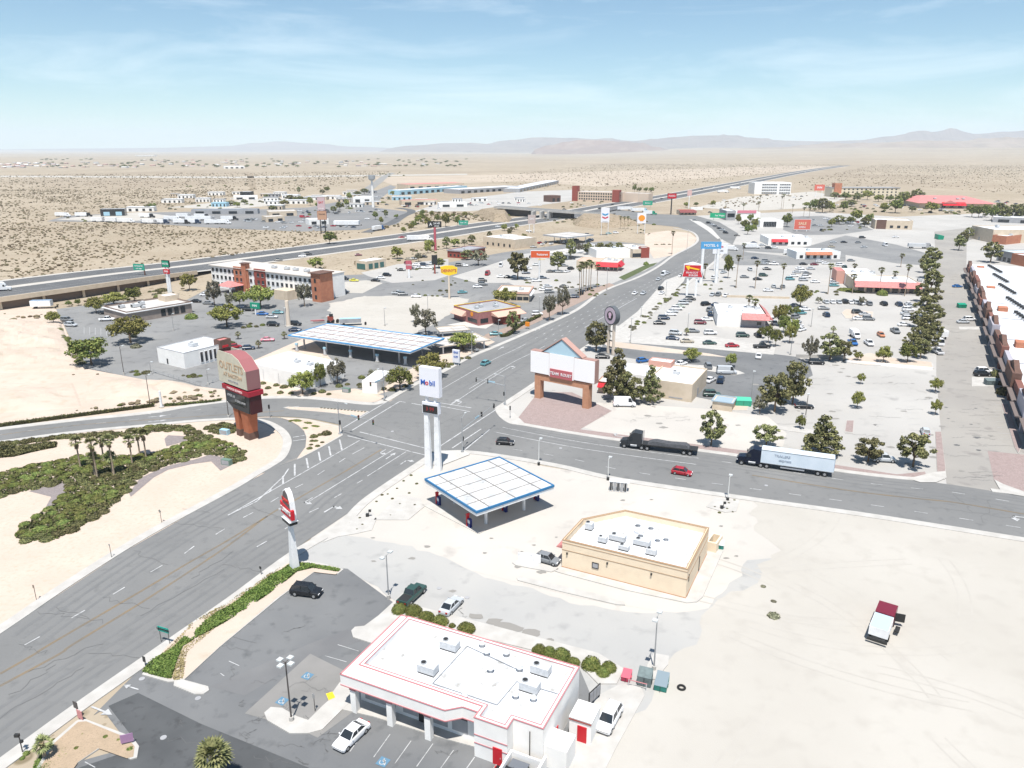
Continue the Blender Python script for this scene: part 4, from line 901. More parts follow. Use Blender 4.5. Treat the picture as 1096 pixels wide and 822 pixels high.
# --- east side
m1 = Bld('corner_shop', 'small beige flat roofed shop behind the dark pines', 'shop', (692,424.5), (740,431.5), 17, 5.0, M_BEIGE, M_ROOF, .4)
m1.o.location = G(692,424); m1.unit(m1.W*.45,9,1.8,1.5,.8); m1.shell(-4,m1.W*.0+2.6,14.0,17.9,0,6.2,mat('salmon_wall', (.55,.3,.24), .85),M_ROOF,.2); m1.shell(-12,-.1,4,14,0,4.5,M_STUC,M_ROOF,.3)
m1.panel('vent',0,m1.W*.5,m1.W*.8,.6,.9,M_GREYW); m1.panel('door',1,6,7.2,.1,2.3,M_GREYW)
k = Bld('snack_stand', 'tiny stand with red awning and red trim beside the big white billboard', 'kiosk', (640,420), (649,421), 5, 3.2, M_BEIGE, M_ROOF, .2); k.awning(0,0,k.W,2.0,2.9,1.4,M_RED); k.band(3.0,3.3,M_BRICK,.15)
k = Bld('bin_shelter', 'beige walled bin shelter with blue grey metal roof beside the green skip', 'shelter', (762,438), (783,441), 5, 2.3, M_BEIGE, mat('blue_grey_metal', (.3,.38,.44), .5), .05); k.band(2.25,2.5,MATS['blue_grey_metal'],.3)
tx = Bld('taco_restaurant', 'white roofed restaurant with sloping pink tile eaves beside the main road', 'restaurant', (767,349), (818.5,351), 20, 4.8, M_STUC, M_ROOF, .4)
tx.awning(0,tx.W*.5,tx.W+1.2,3.4,5.4,2.6,M_PINK,'tile_eave'); tx.awning(1,-1.2,20,3.4,5.4,2.6,M_PINK,'tile_eave'); tx.panel('window',0,tx.W*.83,tx.W*.92,1.0,2.2,M_GLASS,.06)
tx.panel('grey_front',0,tx.W*.5,tx.W*.99,0,3.3,M_GREYW,.03); tx.unit(6,14,1.6,1.6,.9); tx.unit(16,13); tx.unit(13,16,1.5,1.2,.8); tx.vent(10,8); tx.vent(4,6)
ml = Bld('pink_eave_shop', 'long shop with a pink tile eave and white roof behind the palm trees', 'shop', (914,313), (983,315.5), 21, 5.4, M_BEIGE, M_ROOF, .4)
ml.awning(0,-.5,ml.W+.5,3.2,5.6,3.0,M_PINK,'tile_eave'); ml.windows(0,7,1,ml.W-1,2.6,.5,2.6); ml.shell(0,ml.W*.48,21.1,40,0,5.6,M_STUC,M_ROOF,.5); ml.shell(-4,-.1,24,36,0,6.5,MATS['salmon_wall'],M_PINK,.2)
for x in (5,9,14): ml.unit(x,30,1.8,1.5,.9)
ml.unit(20,12); ml.unit(30,9)
bz = Bld('orange_front_shops', 'low white and pale blue shops with an orange tiled front', 'shop', (852,277.5), (899,277.5), 17, 4.6, M_STUC, mat('pale_blue_roof', (.5,.58,.62), .7), .4)
bz.awning(0,bz.W*.2,bz.W*.8,2.8,4.6,1.5,M_ORANGE); bz.windows(0,6,1,bz.W-1,2,.6,2.5); bz.unit(10,8); bz.unit(20,10)
wr = Bld('white_restaurant', 'white flat roofed restaurant with a small bright red awning', 'restaurant', (822,262.5), (868,263), 26, 5.0, M_STUC, M_ROOF, .5); wr.awning(0,2,13,2.6,4.4,2.2,M_RED); wr.windows(0,6,2,wr.W-2,2.2,.7,2.6); wr.unit(12,10); wr.unit(20,12); wr.unit(28,9)
gb = Bld('grey_glass_building', 'small dark glass building with white roof right of the landscaped bank', 'building', (813,243.5), (838,243.5), 24, 6, M_STUC, M_ROOF, .4); gb.panel('dark_glazing',0,3,14,.5,5,M_GLASS,.1,M_WHITE)
gy = Bld('grey_cinema', 'grey building with pink sign band near the freeway', 'building', (777,236), (787,236), 26, 9, M_GREYW, M_ROOF, .4); gy.shell(gy.W,gy.W+24,3,26,0,7.5,M_STUC,M_ROOF,.4); gy.panel('dark_glazing',0,1,gy.W-1,3,6.5,M_GLASS,.1)
b = MB(); b.b2(gy.W+2,gy.W+20,2.6,3,6.6,9.2,mat('pink_sign', (.6,.2,.25), .6)); b.build('sign_band', gy.o)
rr = Bld('dark_roof_diner', 'small diner with dark red roof at the freeway junction', 'restaurant', (727,230), (745,230), 14, 4.5, M_BEIGE, M_BRICK, .1); rr.awning(0,0,rr.W,2.5,4.6,3,mat('maroon_tile', (.2,.06,.06), .8)); rr.windows(0,4,1,rr.W-1,1.6,.5,2.2)
hb = Bld('white_hotel', 'four storey white hotel with balconies beside the freeway', 'hotel', (807,208), (846,208), 30, 17, M_STUC, M_ROOF, .5)
for fl in range(4):
    b = MB(); b.b2(hb.W*.2, hb.W*.62, -1.2, 0, 3.2+fl*4, 3.8+fl*4, M_WHITE); b.b2(hb.W*.68, hb.W-1, -1.2, 0, 3.2+fl*4, 3.8+fl*4, M_WHITE); b.build('balcony', hb.o)
    hb.windows(0,7,hb.W*.2,hb.W*.62,2.4,1.2+fl*4,3.1+fl*4,M_GREYW); hb.windows(0,5,hb.W*.68,hb.W-1,2.4,1.2+fl*4,3.1+fl*4,M_GREYW)
hc = Bld('cream_hotel', 'long three storey cream hotel with grey roof and orange tower beyond the shopping centre', 'hotel', (890,211), (962,211), 26, 13, mat('cream_wall', (.62,.55,.42), .85), M_ROOFG, .3)
for fl in range(3): hc.windows(0,14,8,hc.W-2,2.2,2+fl*3.8,4+fl*3.8)
hc.shell(2,12,-2,8,0,19,M_ORANGE,M_BEIGE,.3); hc.band(12.2,13.2,M_GREYW,.6,'eave'); b = MB(); b.b2(2,26,-14,-2.1,4.2,5,M_BEIGE); b.build('porch_roof', hc.o)
for x in (3,25): b = MB(); b.b2(x-.4,x+.4,-13.5,-12.5,0,4.2,M_BEIGE); b.build('porch_column', hc.o)
hd = Bld('red_tower_hotel', 'cream three storey hotel with dark red end towers beyond the overpass', 'hotel', (616,215), (663,216.5), 24, 12, mat('rose_cream_wall', (.6,.48,.38), .85), M_ROOFT, .4)
hd.shell(-4,3,-3,6,0,19,M_BRICK,M_BROWN,.2); hd.shell(hd.W-9,hd.W,-3,6,0,15,M_BRICK,M_PINK,.2); hd.shell(hd.W+.1,hd.W+34,12,30,0,11,MATS['rose_cream_wall'],M_ROOFT,.3)
for fl in range(3): hd.windows(0,14,4,hd.W-10,2,2+fl*3.4,4+fl*3.4)
pr = Bld('pink_roof_store', 'wide store with a low pink roof and bright red front canopy', 'shop', (984,222.5), (1062,223.5), 60, 5.5, M_BEIGE, M_PINK, .05)
b = MB(); W = pr.W; b.add([(-3,-3,5.5),(W+3,-3,5.5),(W-12,48,11),(14,48,11),(W-12,60,11),(14,60,11),(-3,63,5.5),(W+3,63,5.5)], [(0,1,2,3),(3,2,4,5),(0,3,5,6),(1,7,4,2),(5,4,7,6)], M_PINK); b.build('pitched_roof', pr.o)
pr.awning(0,W*.3,W*.62,3.4,6.8,6,M_RED); pr.windows(0,8,4,W-4,4,.5,3); b = MB(); b.slab([(W*.3,5.5),(W*.4,9),(W*.5,5.5)],-3.6,-2.9,M_PINK); b.build('gable', pr.o)
for x in (W*.3,W*.62,W*.7): pr.unit(x, 25, 3, 2, 1.2, 8.8)
bn = Bld('tan_office', 'tan block with a dark brown corner in front of the pink roofed store', 'building', (936,245), (976,246), 20, 7.5, M_BEIGE, M_ROOF, .5); bn.panel('brown_corner',0,1,8.5,0,7.8,M_BROWN,.25); bn.windows(0,3,10,bn.W-2,2.5,1,3.2)
bt = Bld('tall_tan_building', 'tall tan building with white roof at the end of the service lane', 'building', (1038,255), (1061,260), 38, 9.5, M_BEIGE, M_ROOF, .6); bt.unit(8,14,3,2,1.5); bt.panel('sign_board',3,18,30,3,9,M_STUC,.5); bt.panel('door',0,12,13.5,.1,2.5,M_GREYW)
bo = Bld('orange_walled_shop', 'lower shop with an orange side wall right of the tall tan building', 'shop', (1061,260.5), (1076,262), 34, 6, M_ORANGE, M_ROOF, .5); bo.unit(6,12)
bp = Bld('orange_front_store', 'grey and orange fronted store with pale roof beyond the long mall', 'shop', (1066,279), (1083,282.5), 30, 6.5, M_GREYW, mat('pale_teal_roof', (.5,.56,.57), .7), .5); bp.shell(bp.W+.05,bp.W+34,-1,28,0,6.2,M_ORANGE,M_ROOF,.4); bp.windows(0,3,1,bp.W-1,2.4,.6,3); bp.unit(10,12)
# long mall on the right edge
A = G(1034.5,294); B_ = G(1080,421); d = (B_-A).normalized(); 
mo = thing('shopping_mall', 'long stepped brown fronted shopping mall with a white roof along the right edge', 'shopping mall', (B_.x, B_.y, 0), math.atan2(-d.y, -d.x)-PI/2*0)
ml2 = Bld.__new__(Bld); ml2.o = mo; L_ = (B_-A).length
# local x runs north along the facade, local y points west (left normal): building lies on the -y side
y0 = -1.0
hgt = [6.2,7.4,6.0,7.6,6.2,7.2,6.0,7.5,6.2,6.9,6.2]
wallm = [M_BROWN, mat('lilac_grey_panel', (.38,.36,.4), .8), mat('maroon_brown', (.2,.09,.07), .85), M_GREYW]
x = -48; i = 0; XE = L_
segs = []
while x < XE-1:
    w_ = R.uniform(13, 19); x1 = min(XE, x+w_); segs.append((x, x1, i)); x = x1; i += 1
for x0, x1, i in segs:
    hh = hgt[i % len(hgt)]; out = (0, .8, .3, 1.1)[i % 4]
    b = MB(); b.b2(x0+.05, x1-.05, -1.2, out, 0, hh, wallm[i % 3]); ff = b.build('shop_front', mo)
    b = MB(); b.b2(x0+2, x1-2, out, out+.08, .2, 3.3, M_GLASS); b.build('shop_window', ff)
    if i % 2: 
        b = MB(); b.add([(x0+1,.5,hh),((x0+x1)/2,.5,hh+2),(x1-1,.5,hh),(x0+1,-.8,hh),((x0+x1)/2,-.8,hh+2),(x1-1,-.8,hh)], [(0,2,1),(3,4,5),(0,1,4,3),(1,2,5,4)], M_BROWN); b.build('gable', mo)
        b = MB(); b.b2((x0+x1)/2-2.2, (x0+x1)/2+2.2, -6.5, -3.4, 0, hh+.3, M_ORANGE); i % 4 == 1 and b.build('orange_roof_box', mo)
    b = MB(); b.b2(x0+.5, x1-.5, out, out+1.5, 3.5, 3.8, mat('walk_canopy', (.16,.13,.12), .8)); b.build('walkway_canopy', ff)
b = MB(); b.b2(-48, XE, -70, -1.25, 0, 5.7, M_STUC); b.build('wall', mo)
b = MB(); b.b2(-47.8, XE-.2, -69.8, -1.5, 5.71, 5.78, M_ROOF); rf = b.build('roof', mo)
b = MB()
for xx in (-20, 12, 44, 80, 112): b.b2(xx, xx+.35, -69, -2, 5.79, 5.95, M_ROOFG)
b.build('roof_joint', rf)
for s0 in (XE-8, XE-40, XE-72, XE-108, XE-140):
    for j in range(8):
        xx, yy = s0-j*3.2, -9-j*.5
        if xx < -46: continue
        b = MB(); b.b2(xx-.7, xx+.7, yy-.9, yy+.9, 5.8, 7.0, M_UNIT); b.b2(xx-.75, xx+.75, yy-.3, yy+.95, 6.3, 7.05, M_DARK); b.build('air_conditioner', mo)
# --- far buildings
FAR = [('warehouse','long pink roofed outlet warehouse on the far side of the freeway',(437,203.5),(497,201.5),40,9,M_PINK,M_BEIGE),
 ('warehouse','long white and teal shed in front of the pink roofed warehouse',(428,209),(500,203.5),22,7,M_ROOF,M_SKYB),
 ('warehouse','long white roofed warehouse with dark loading bays left of the overpass',(492,207.5),(556,203.5),34,6.5,M_ROOF,M_GREYW),
 ('warehouse','farther white warehouse with grey front above the overpass',(556,206),(598,196.5),26,6,M_ROOF,M_GREYW),
 ('restaurant','small white roadside restaurant near the truck lot',(331,241),(352,240),12,5,M_ROOF,M_STUC),
 ('shop','white gabled roadside shop with dark window left of the tall post sign',(288,232),(318,231),18,5,M_ROOFT,M_BEIGE),
 ('shop','low tan shop surrounded by trees beyond the truck lot',(285,238),(305,237),14,5,M_ROOFT,M_BEIGE),
 ('warehouse','dark fronted blue service building at the left end of the truck lot',(108,231.5),(134,231),10,7,M_ROOF,M_GLASS),
 ('truck_stop','long dark blue canopied truck stop building',(205,229.5),(276,229),9,5,mat('navy_roof',(.14,.2,.28),.6),M_GREYW),
 ('workshop','dark workshop with white roof near the dirt road',(257,209),(268,209),16,5,M_ROOF,M_DARK),
 ('workshop','long white roofed building in front of the dark workshop',(250,214),(276,213.5),16,5,M_ROOF,M_STUC),
 ('shop','white roofed shop beneath the water tower',(378,217),(398,217),22,7,M_ROOF,M_STUC),
 ('shop','low pink walled shop with dark windows near the ramp bend',(430,220),(470,219),14,6,M_PINK,M_BEIGE),
 ('shop','white flat shop right of the pink walled shop',(470,222),(500,221.5),14,5,M_ROOF,M_STUC),
 ('shop','low dark roofed diner left of the red tower hotel',(590,216.5),(600,216),16,8,M_BROWN,M_BROWN),
 ('office','grey building at the right edge behind the dark hedge',(1062,238),(1110,240),20,5,M_ROOF,M_GREYW),
 ('storage_building','far white storage building near the left horizon',(145,167.3),(165,167.3),60,9,M_ROOF,M_STUC),
 ('storage_building','far pale building on the plain below the left mountains',(240,180.5),(262,180.3),60,8,M_ROOF,M_STUC)]
for nm, lb, a, c_, D, h, rm, wm in FAR:
    q = Bld(nm, lb, nm.replace('_', ' '), a, c_, D, h, wm, rm, .3)
    n = max(2, int(q.W/14)); 
    for i in range(min(n, 14)): q.panel('window', 0, q.W*(i+.25)/min(n,14), q.W*(i+.75)/min(n,14), .5, h*.6, M_GLASS if wm is not M_GLASS else M_SKYB, .15)
# distant town of small houses in the trees, each its own thing
M_H = [mat('far_house_'+n, c, .9) for n, c in (('white',(.6,.58,.55)),('tan',(.45,.38,.3)),('grey',(.35,.35,.35)),('rose',(.45,.3,.26)))]
k = 0
for i in range(150):
    t_ = R.random(); px_ = R.uniform(60, 470) if t_ < .75 else R.uniform(0, 60); py_ = R.uniform(171.5, 178.5) if px_ > 150 else R.uniform(174, 180)
    g_ = G(px_, py_); b = MB(); w_, d_, h_ = R.uniform(12,22), R.uniform(9,13), R.uniform(3,4.5); m = M_H[R.randrange(4)]
    b.b2(-w_/2,w_/2,-d_/2,d_/2,0,h_,m); b.add([(-w_/2-.5,-d_/2-.5,h_),(w_/2+.5,-d_/2-.5,h_),(w_/2+.5,d_/2+.5,h_),(-w_/2-.5,d_/2+.5,h_),(-w_/2,0,h_+2),(w_/2,0,h_+2)], [(0,1,5,4),(2,3,4,5),(1,2,5),(3,0,4)], M_H[R.randrange(4)])
    one(b, 'far_house', 'tiny gabled house among many in the distant town on the plain', 'house', g_, R.uniform(-.5,.5), 'houses of the distant town')
# small buildings of the truck-stop settlement
sp = [(152,226,'white shed'),(186,217,'long white shed'),(200,212,'white shed'),(218,216,'white roofed shed'),(232,209,'pale shed'),(300,209,'white shed'),(312,212,'white shed'),(290,215,'grey shed'),(340,214,'tan shed'),(355,213,'white shed'),(430,214,'teal shed'),(318,218,'white shed'),(296,224,'tan shed'),(236,221,'blue roofed shed')]
ords = 'first second third fourth fifth sixth seventh eighth ninth tenth eleventh twelfth thirteenth fourteenth'.split()
for i, (x, y, lb) in enumerate(sorted(sp)):
    g_ = G(x, y); w_ = R.uniform(16, 30)
    b = MB(); m = M_SKYB if 'blue' in lb or 'teal' in lb else (M_BEIGE if 'tan' in lb else M_STUC)
    b.b2(-w_/2,w_/2,-5,5,0,4.5,m); b.b2(-w_/2-.3,w_/2+.3,-5.3,5.3,4.5,4.9,M_ROOFG if 'grey' in lb else (M_SKYB if 'blue' in lb else M_ROOF)); 
    for j in range(4): b.b2(-w_/2+w_*(j+.3)/4, -w_/2+w_*(j+.7)/4, -5.1, -4.9, .4, 3, M_DARK)
    one(b, 'roadside_shed', f'{lb} beyond the freeway, {ords[i]} from the left among the truck stop sheds', 'shed', g_, R.uniform(-.2,.2), 'sheds of the truck stop settlement')

for i in range(26):
    x, y = R.choice(((R.uniform(180,330), R.uniform(207,221)), (R.uniform(430,560), R.uniform(214,222)), (R.uniform(330,400), R.uniform(206,222))))
    g_ = G(x, y); w_ = R.uniform(10, 20); b = MB(); m = R.choice((M_STUC, M_BEIGE, M_GREYW, M_STUC)); b.b2(-w_/2,w_/2,-4,4,0,3.8,m); b.b2(-w_/2-.3,w_/2+.3,-4.3,4.3,3.8,4.1,R.choice((M_ROOF, M_ROOFG, M_ROOFT)))
    for j in range(3): b.b2(-w_/2+w_*(j+.3)/3, -w_/2+w_*(j+.7)/3, -4.1, -3.9, .4, 2.8, M_DARK)
    one(b, 'low_building', 'small low flat building scattered among the far settlement beyond the freeway', 'building', g_, R.uniform(-.3,.3), 'low buildings of the far settlement')
# ---------------------------------------------------------------- vehicles
PAINT = {}
for n, c in dict(white=(.74,.74,.75), silver=(.45,.47,.49), grey=(.2,.21,.22), black=(.012,.013,.016), red=(.33,.012,.025), maroon=(.16,.015,.03), blue=(.02,.12,.35),
                 navy=(.012,.03,.07), teal=(.12,.3,.33), green=(.03,.07,.06), tan=(.4,.35,.27), yellow=(.65,.6,.06), pink=(.6,.2,.25), orange=(.5,.2,.1), palegreen=(.45,.5,.44)).items():
    PAINT[n] = mat('car_paint_'+n, c, .32, metal=.0, spec=.5)
SLOT = mat('car_paint_base', .5, .3)
def loft(b, secs, m, cap=True):
    n = len(secs[0]); vs = [v for s in secs for v in s]; fs = []
    for i in range(len(secs)-1):
        for j in range(n): fs.append((i*n+j, i*n+(j+1) % n, (i+1)*n+(j+1) % n, (i+1)*n+j))
    if cap: fs += [tuple(range(n-1, -1, -1)), tuple(range((len(secs)-1)*n, len(secs)*n))]
    b.add(vs, fs, m)
CT_ = dict( # length, width, wheel r, belt profile (x, z), roof box (x0 windshield base, x1 roof front, x2 roof back, x3 rear base), roof z
 sedan=dict(L=4.75, W=1.82, r=.33, zb=.22, prof=[(-2.37,.62),(-2.25,.88),(-1.45,.95),(0,.93),(.95,.9),(2.1,.74),(2.33,.55)], cab=(1.05,.3,-1.0,-1.75), zr=1.43),
 hatch=dict(L=4.2, W=1.78, r=.33, zb=.22, prof=[(-2.08,.6),(-2.03,.95),(-1.3,.97),(0,.94),(.9,.9),(1.85,.74),(2.08,.55)], cab=(1.05,.35,-1.35,-1.95), zr=1.5),
 suv=dict(L=4.75, W=1.92, r=.38, zb=.3, prof=[(-2.35,.7),(-2.32,1.08),(-1.4,1.1),(0,1.08),(1.1,1.05),(2.15,.92),(2.36,.62)], cab=(1.25,.6,-1.85,-2.25), zr=1.76),
 pickup=dict(L=5.6, W=1.98, r=.4, zb=.38, prof=[(-2.8,.7),(-2.78,1.1),(-.95,1.12),(0,1.1),(1.4,1.08),(2.6,.98),(2.8,.66)], cab=(1.5,.85,-.55,-.85), zr=1.85),
 van=dict(L=5.9, W=2.0, r=.36, zb=.3, prof=[(-2.93,.8),(-2.9,1.2),(-1,1.25),(0,1.25),(1.9,1.2),(2.75,1.0),(2.93,.6)], cab=(2.1,1.5,-2.75,-2.9), zr=2.45))
def car_meshes(t):
    c = CT_[t]; W = c['W']/2; zb = c['zb']; out = {}
    b = MB(); secs = []
    for i, (x, z) in enumerate(c['prof']):
        k = .82 if i in (0, len(c['prof'])-1) else 1; w = W*k; zz = zb+(.12 if k < 1 else 0)
        secs.append([(x,-w*.93,zz),(x,w*.93,zz),(x,w,zz+.25),(x,w*.97,z-.12),(x,w*.86,z),(x,-w*.86,z),(x,-w*.97,z-.12),(x,-w,zz+.25)])
    loft(b, secs, SLOT)
    x0, x1, x2, x3 = c['cab']; zr = c['zr']
    def belt(x):
        P = c['prof']
        for (a, za), (d, zd) in zip(P, P[1:]):
            if a <= x <= d: return za+(zd-za)*(x-a)/(d-a)
        return P[0][1]
    wr = W*.72; wb = W*.88
    # roof panel and pillars
    b.add([(x1,-wr,zr-.03),(x1,wr,zr-.03),(x2,wr,zr-.02),(x2,-wr,zr-.02),(x1-.1,-wr*.85,zr+.04),(x1-.1,wr*.85,zr+.04),(x2+.1,wr*.85,zr+.04),(x2+.1,-wr*.85,zr+.04)],
          [(4,5,6,7),(0,1,5,4),(1,2,6,5),(2,3,7,6),(3,0,4,7),(3,2,1,0)], SLOT)
    for s in (-1, 1):
        for (xa, xb) in ((x0, x1), (x3, x2)):
            b.cyl((xa, s*wb, belt(xa)-.03), (xb, s*wr, zr), .055, .05, SLOT, 4, False)
        xm = (x1+x2)/2+.05; b.cyl((xm, s*wb, belt(xm)-.03), (xm, s*(wr+.01), zr), .05, .05, SLOT, 4, False)
        b.box((x0-.25, s*(W+.08), belt(x0-.3)+.08), (.12,.2,.14), SLOT)
    if t == 'van':
        for s in (-1, 1): b.add([(x2-.1,s*wb,1.2),(.9,s*wb,1.2),(.9,s*(wr+.02),zr-.04),(x2,s*(wr+.02),zr-.04)], [(0,1,2,3)], SLOT)
    if t == 'pickup':
        bb = MB(); b.b2(-2.6,-.92,-W*.78,W*.78,.9,1.125,M_DARK)
    out['body'] = b
    b = MB(); secs = []
    for x, xt in ((x3, x2), (x0, x1)): secs.append((x, xt))
    v = []
    for (x, xt) in ((x3, x2), (x0, x1)):
        v += [(x,-wb*.98,belt(x)-.02),(x,wb*.98,belt(x)-.02),(xt,wr*.98,zr-.02),(xt,-wr*.98,zr-.02)]
    b.add(v, [(0,3,2,1),(4,5,6,7),(0,4,7,3),(1,2,6,5),(3,7,6,2)], M_GLASS)
    out['windows'] = b
    L = c['L']/2
    b = MB(); 
    out['wheel'] = []
    for sx in (-1, 1):
        for sy in (-1, 1):
            w = MB(); x = sx*L*.62+(.1 if sx > 0 else 0); r = c['r']; y = sy*(W-.11)
            w.cyl((x, y-.11, r), (x, y+.11, r), r, r, M_TYRE, 12); w.cyl((x, y+sy*.1, r), (x, y+sy*.125, r), r*.62, r*.55, M_RIM, 8); out['wheel'].append(w)
    out['headlight'] = []; out['taillight'] = []
    zf = c['prof'][-1][1]; zk = c['prof'][0][1]
    for sy in (-1, 1):
        w = MB(); w.box((L-.13, sy*W*.62, zf+.05), (.22,.42,.14), M_LAMP); out['headlight'].append(w)
        w = MB(); w.box((-L+.02, sy*W*.62, zk+.12), (.12,.3,.18), M_TAIL); out['taillight'].append(w)
    return out
CARM = {}
def mesh_of(b, name):
    o = b.build(name); me = o.data; bpy.data.objects.remove(o); return me
def merged(blds):
    m = MB()
    for q in blds:
        k = len(m.v); m.v += q.v
        mp = {i: m.mi(x) for i, x in enumerate(q.mats)}
        m.f += [tuple(k+j for j in f) for f in q.f]; m.m += [mp[i] for i in q.m]; m.sm += q.sm
    return m
for t in CT_:
    q = car_meshes(t)
    CARM[t] = dict(body=mesh_of(q['body'], 'body'), windows=mesh_of(q['windows'], 'windows'), wheel=[mesh_of(x, 'wheel') for x in q['wheel']],
                   headlight=[mesh_of(x, 'headlight') for x in q['headlight']], taillight=[mesh_of(x, 'taillight') for x in q['taillight']],
                   small=mesh_of(merged([q['body'], q['windows']]+q['wheel']), 'car'))
def inst(me, name, parent=None, loc=None, rz=None, paint=None):
    o = bpy.data.objects.new(name, me); col.objects.link(o)
    if parent: o.parent = parent
    if loc is not None: o.location = loc
    if rz is not None: o.rotation_euler.z = rz
    if paint:
        o.material_slots[0].link = 'OBJECT'; o.material_slots[0].material = paint
    return o
NAME = dict(sedan='car', hatch='hatchback', suv='suv', pickup='pickup_truck', van='van')
WORD = dict(sedan='sedan', hatch='hatchback', suv='SUV', pickup='pickup', van='van')
def car(px, py, t, c, rot, label, cat, group=None, z=.1, scale=1):
    g_ = G(px, py, .75); g_.z = z; ME = CARM[t]; far = g_.y > 330
    if far:
        o = inst(ME['small'], NAME[t], None, g_, rad(rot), PAINT[c]); 
    else:
        o = thing(NAME[t], '', '', g_, rad(rot))
        inst(ME['body'], 'body', o, paint=PAINT[c]); inst(ME['windows'], 'windows', o)
        for w in ME['wheel']: inst(w, 'wheel', o)
        if g_.y < 190:
            for w in ME['headlight']: inst(w, 'headlight', o)
            for w in ME['taillight']: inst(w, 'taillight', o)
    if scale != 1: o.scale = (scale,)*3
    tag(o, label, cat, group); return o
N_, S_, E_, W_d = 63, -117, -27, 153
ORD = ['', 'second', 'third', 'fourth', 'fifth', 'sixth', 'seventh', 'eighth', 'ninth', 'tenth']
def cars(area, group, lst, grp=True):
    """lst rows: px, py, type, colour, heading; labels single each out by look and by its order from the left"""
    by = {}
    for r in lst: by.setdefault((r[2], r[3]), []).append(r)
    for (t, c), rs in by.items():
        rs.sort(key=lambda r: r[0]); n = len(rs); cn_ = c.replace('palegreen', 'pale green').replace('navy', 'dark blue').replace('teal', 'blue green')
        for i, r in enumerate(rs):
            if n == 1: lb = f'{cn_} {WORD[t]} {area}'
            else:
                pos = 'leftmost' if i == 0 else ('rightmost' if i == n-1 else f'{ORD[i]}')
                lb = f'{cn_} {WORD[t]} {area}, {pos} of {n}'
            car(r[0], r[1], t, c, r[4]+R.uniform(-2, 2), lb, {'sedan':'car','hatch':'car','suv':'car','pickup':'pickup','van':'van'}[t], group)
# near vehicles, each told apart by hand
car(376,786,'sedan','white',S_-3,'white sedan parked in front of the pillared white restaurant','car')
car(652,768.5,'suv','white',-118,'white SUV in the drive-through lane beside the red doored annex','car')
car(328,632,'suv','black',-12,'black SUV parked along the grass strip by the tall white post sign','car')
car(441,636,'pickup','green',64,'dark green pickup parked beside the lamp post and round bushes','pickup')
car(483,647,'sedan','silver',64,'silver sedan parked behind the round bushes of the white restaurant','car')
car(541,472.5,'hatch','black',-8,'black hatchback on the cross street entering the junction','car')
car(730,504.5,'hatch','red',-24,'red hatchback driving on the cross street below the flatbed truck','car')
car(586,597.5,'hatch','grey',-28,'grey hatchback beside the white barrier at the corner of the peach store','car')
car(520,388,'hatch','teal',62,'pale blue green hatchback driving up the main road north of the junction','car')
car(668.5,432,'van','white',-4,'white van parked under the dark pines by the billboard','van')
car(549,834,'sedan','black',-26,'black car cut by the lower picture edge near the red door','car')
car(505.5,373.5,'sedan','grey',-24,'dark grey car leaving the drive-through by the green tree','car')
car(990.6,461.5,'hatch','silver',70,'silver hatchback alone in the bleached lot near the service lane','car')
car(946,490.5,'suv','silver',-8,'silver SUV parked beside the round pine above the cross street','car')
car(861,434,'sedan','black',-8,'black sedan in the shade of the twin big pines','car')
car(874,387.5,'suv','black',-8,'black SUV parked below the bushy tree cluster of the side street','car')
car(812,380.5,'sedan','white',70,'white sedan driving on the dark side street','car')
car(815.5,370.5,'pickup','black',0,'black pickup parked along the planted bank above the side street','pickup')
car(251.7,370.5,'hatch','red',30,'red hatchback behind the top of the outlet sign','car')
car(266,371.8,'hatch','navy',16,'dark blue hatchback right of the red one behind the outlet sign','car')
car(286.4,363,'sedan','pink',10,'faded pink sedan beside the small palms of the drive-in','car')
G1 = 'cars on the main road'
cars('on the main road near the palm cluster', G1, [(679.5,313.5,'sedan','white',N_),(688.5,313.5,'sedan','silver',S_),(707.5,308.8,'suv','black',N_),(708.3,313.2,'sedan','white',N_),(705,298.5,'sedan','silver',N_),(710.5,293.5,'van','white',N_),(714.6,292,'sedan','silver',N_),(729,294.7,'sedan','white',N_)])
cars('queuing on the ramp by the main road', 'cars queuing on the ramp', [(743.8,235.5,'sedan','grey',-40),(758.4,238.5,'suv','black',-45),(762,240.2,'sedan','silver',-45),(765.7,242.2,'suv','grey',-50),(770,244.3,'sedan','black',-50),(773,246,'pickup','silver',-55),(776.6,249,'suv','black',-60),(789,251.6,'sedan','black',-15)])
cars('parked at the west restaurants near the bridge', 'cars parked at the west restaurants', [(114.5,341.5,'pickup','white',10),(112,334.5,'sedan','black',0),(120.5,328,'suv','navy',0),(71.5,342,'suv','grey',-10),(76,347.5,'suv','silver',-10)])
cars('parked in front of the white and red hotel', 'cars parked at the hotel', [(219.6,315,'sedan','white',0),(210,322,'sedan','black',-5),(223,324,'sedan','grey',-5),(258,328.3,'sedan','navy',0),(266,331,'suv','black',0),(281,335.5,'sedan','blue',0),(297.7,334,'sedan','teal',0),(291,338.5,'sedan','silver',0)])
cars('on the lane above the drive-in', 'cars on the drive-in lane', [(292.4,347,'suv','black',-5),(316,346.3,'suv','black',-10),(315.8,352.6,'sedan','navy',0)])
cars('on the freeway', 'cars on the freeway', [(329.6,271.5,'suv','black',14),(323.5,274,'suv','white',194),(298,278,'sedan','black',14),(383.6,272.6,'sedan','maroon',14),(429.6,253.7,'sedan','red',194),(119,303,'sedan','silver',20),(127,302,'sedan','blue',20),(533,242.5,'suv','white',14),(655,219,'sedan','black',194),(671,219.5,'sedan','grey',14),(708,212.6,'sedan','black',14),(764,200.5,'suv','white',194),(751,202.4,'sedan','black',194),(792,196,'sedan','white',194),(862,184,'sedan','white',14),(700,216.5,'suv','grey',14)])
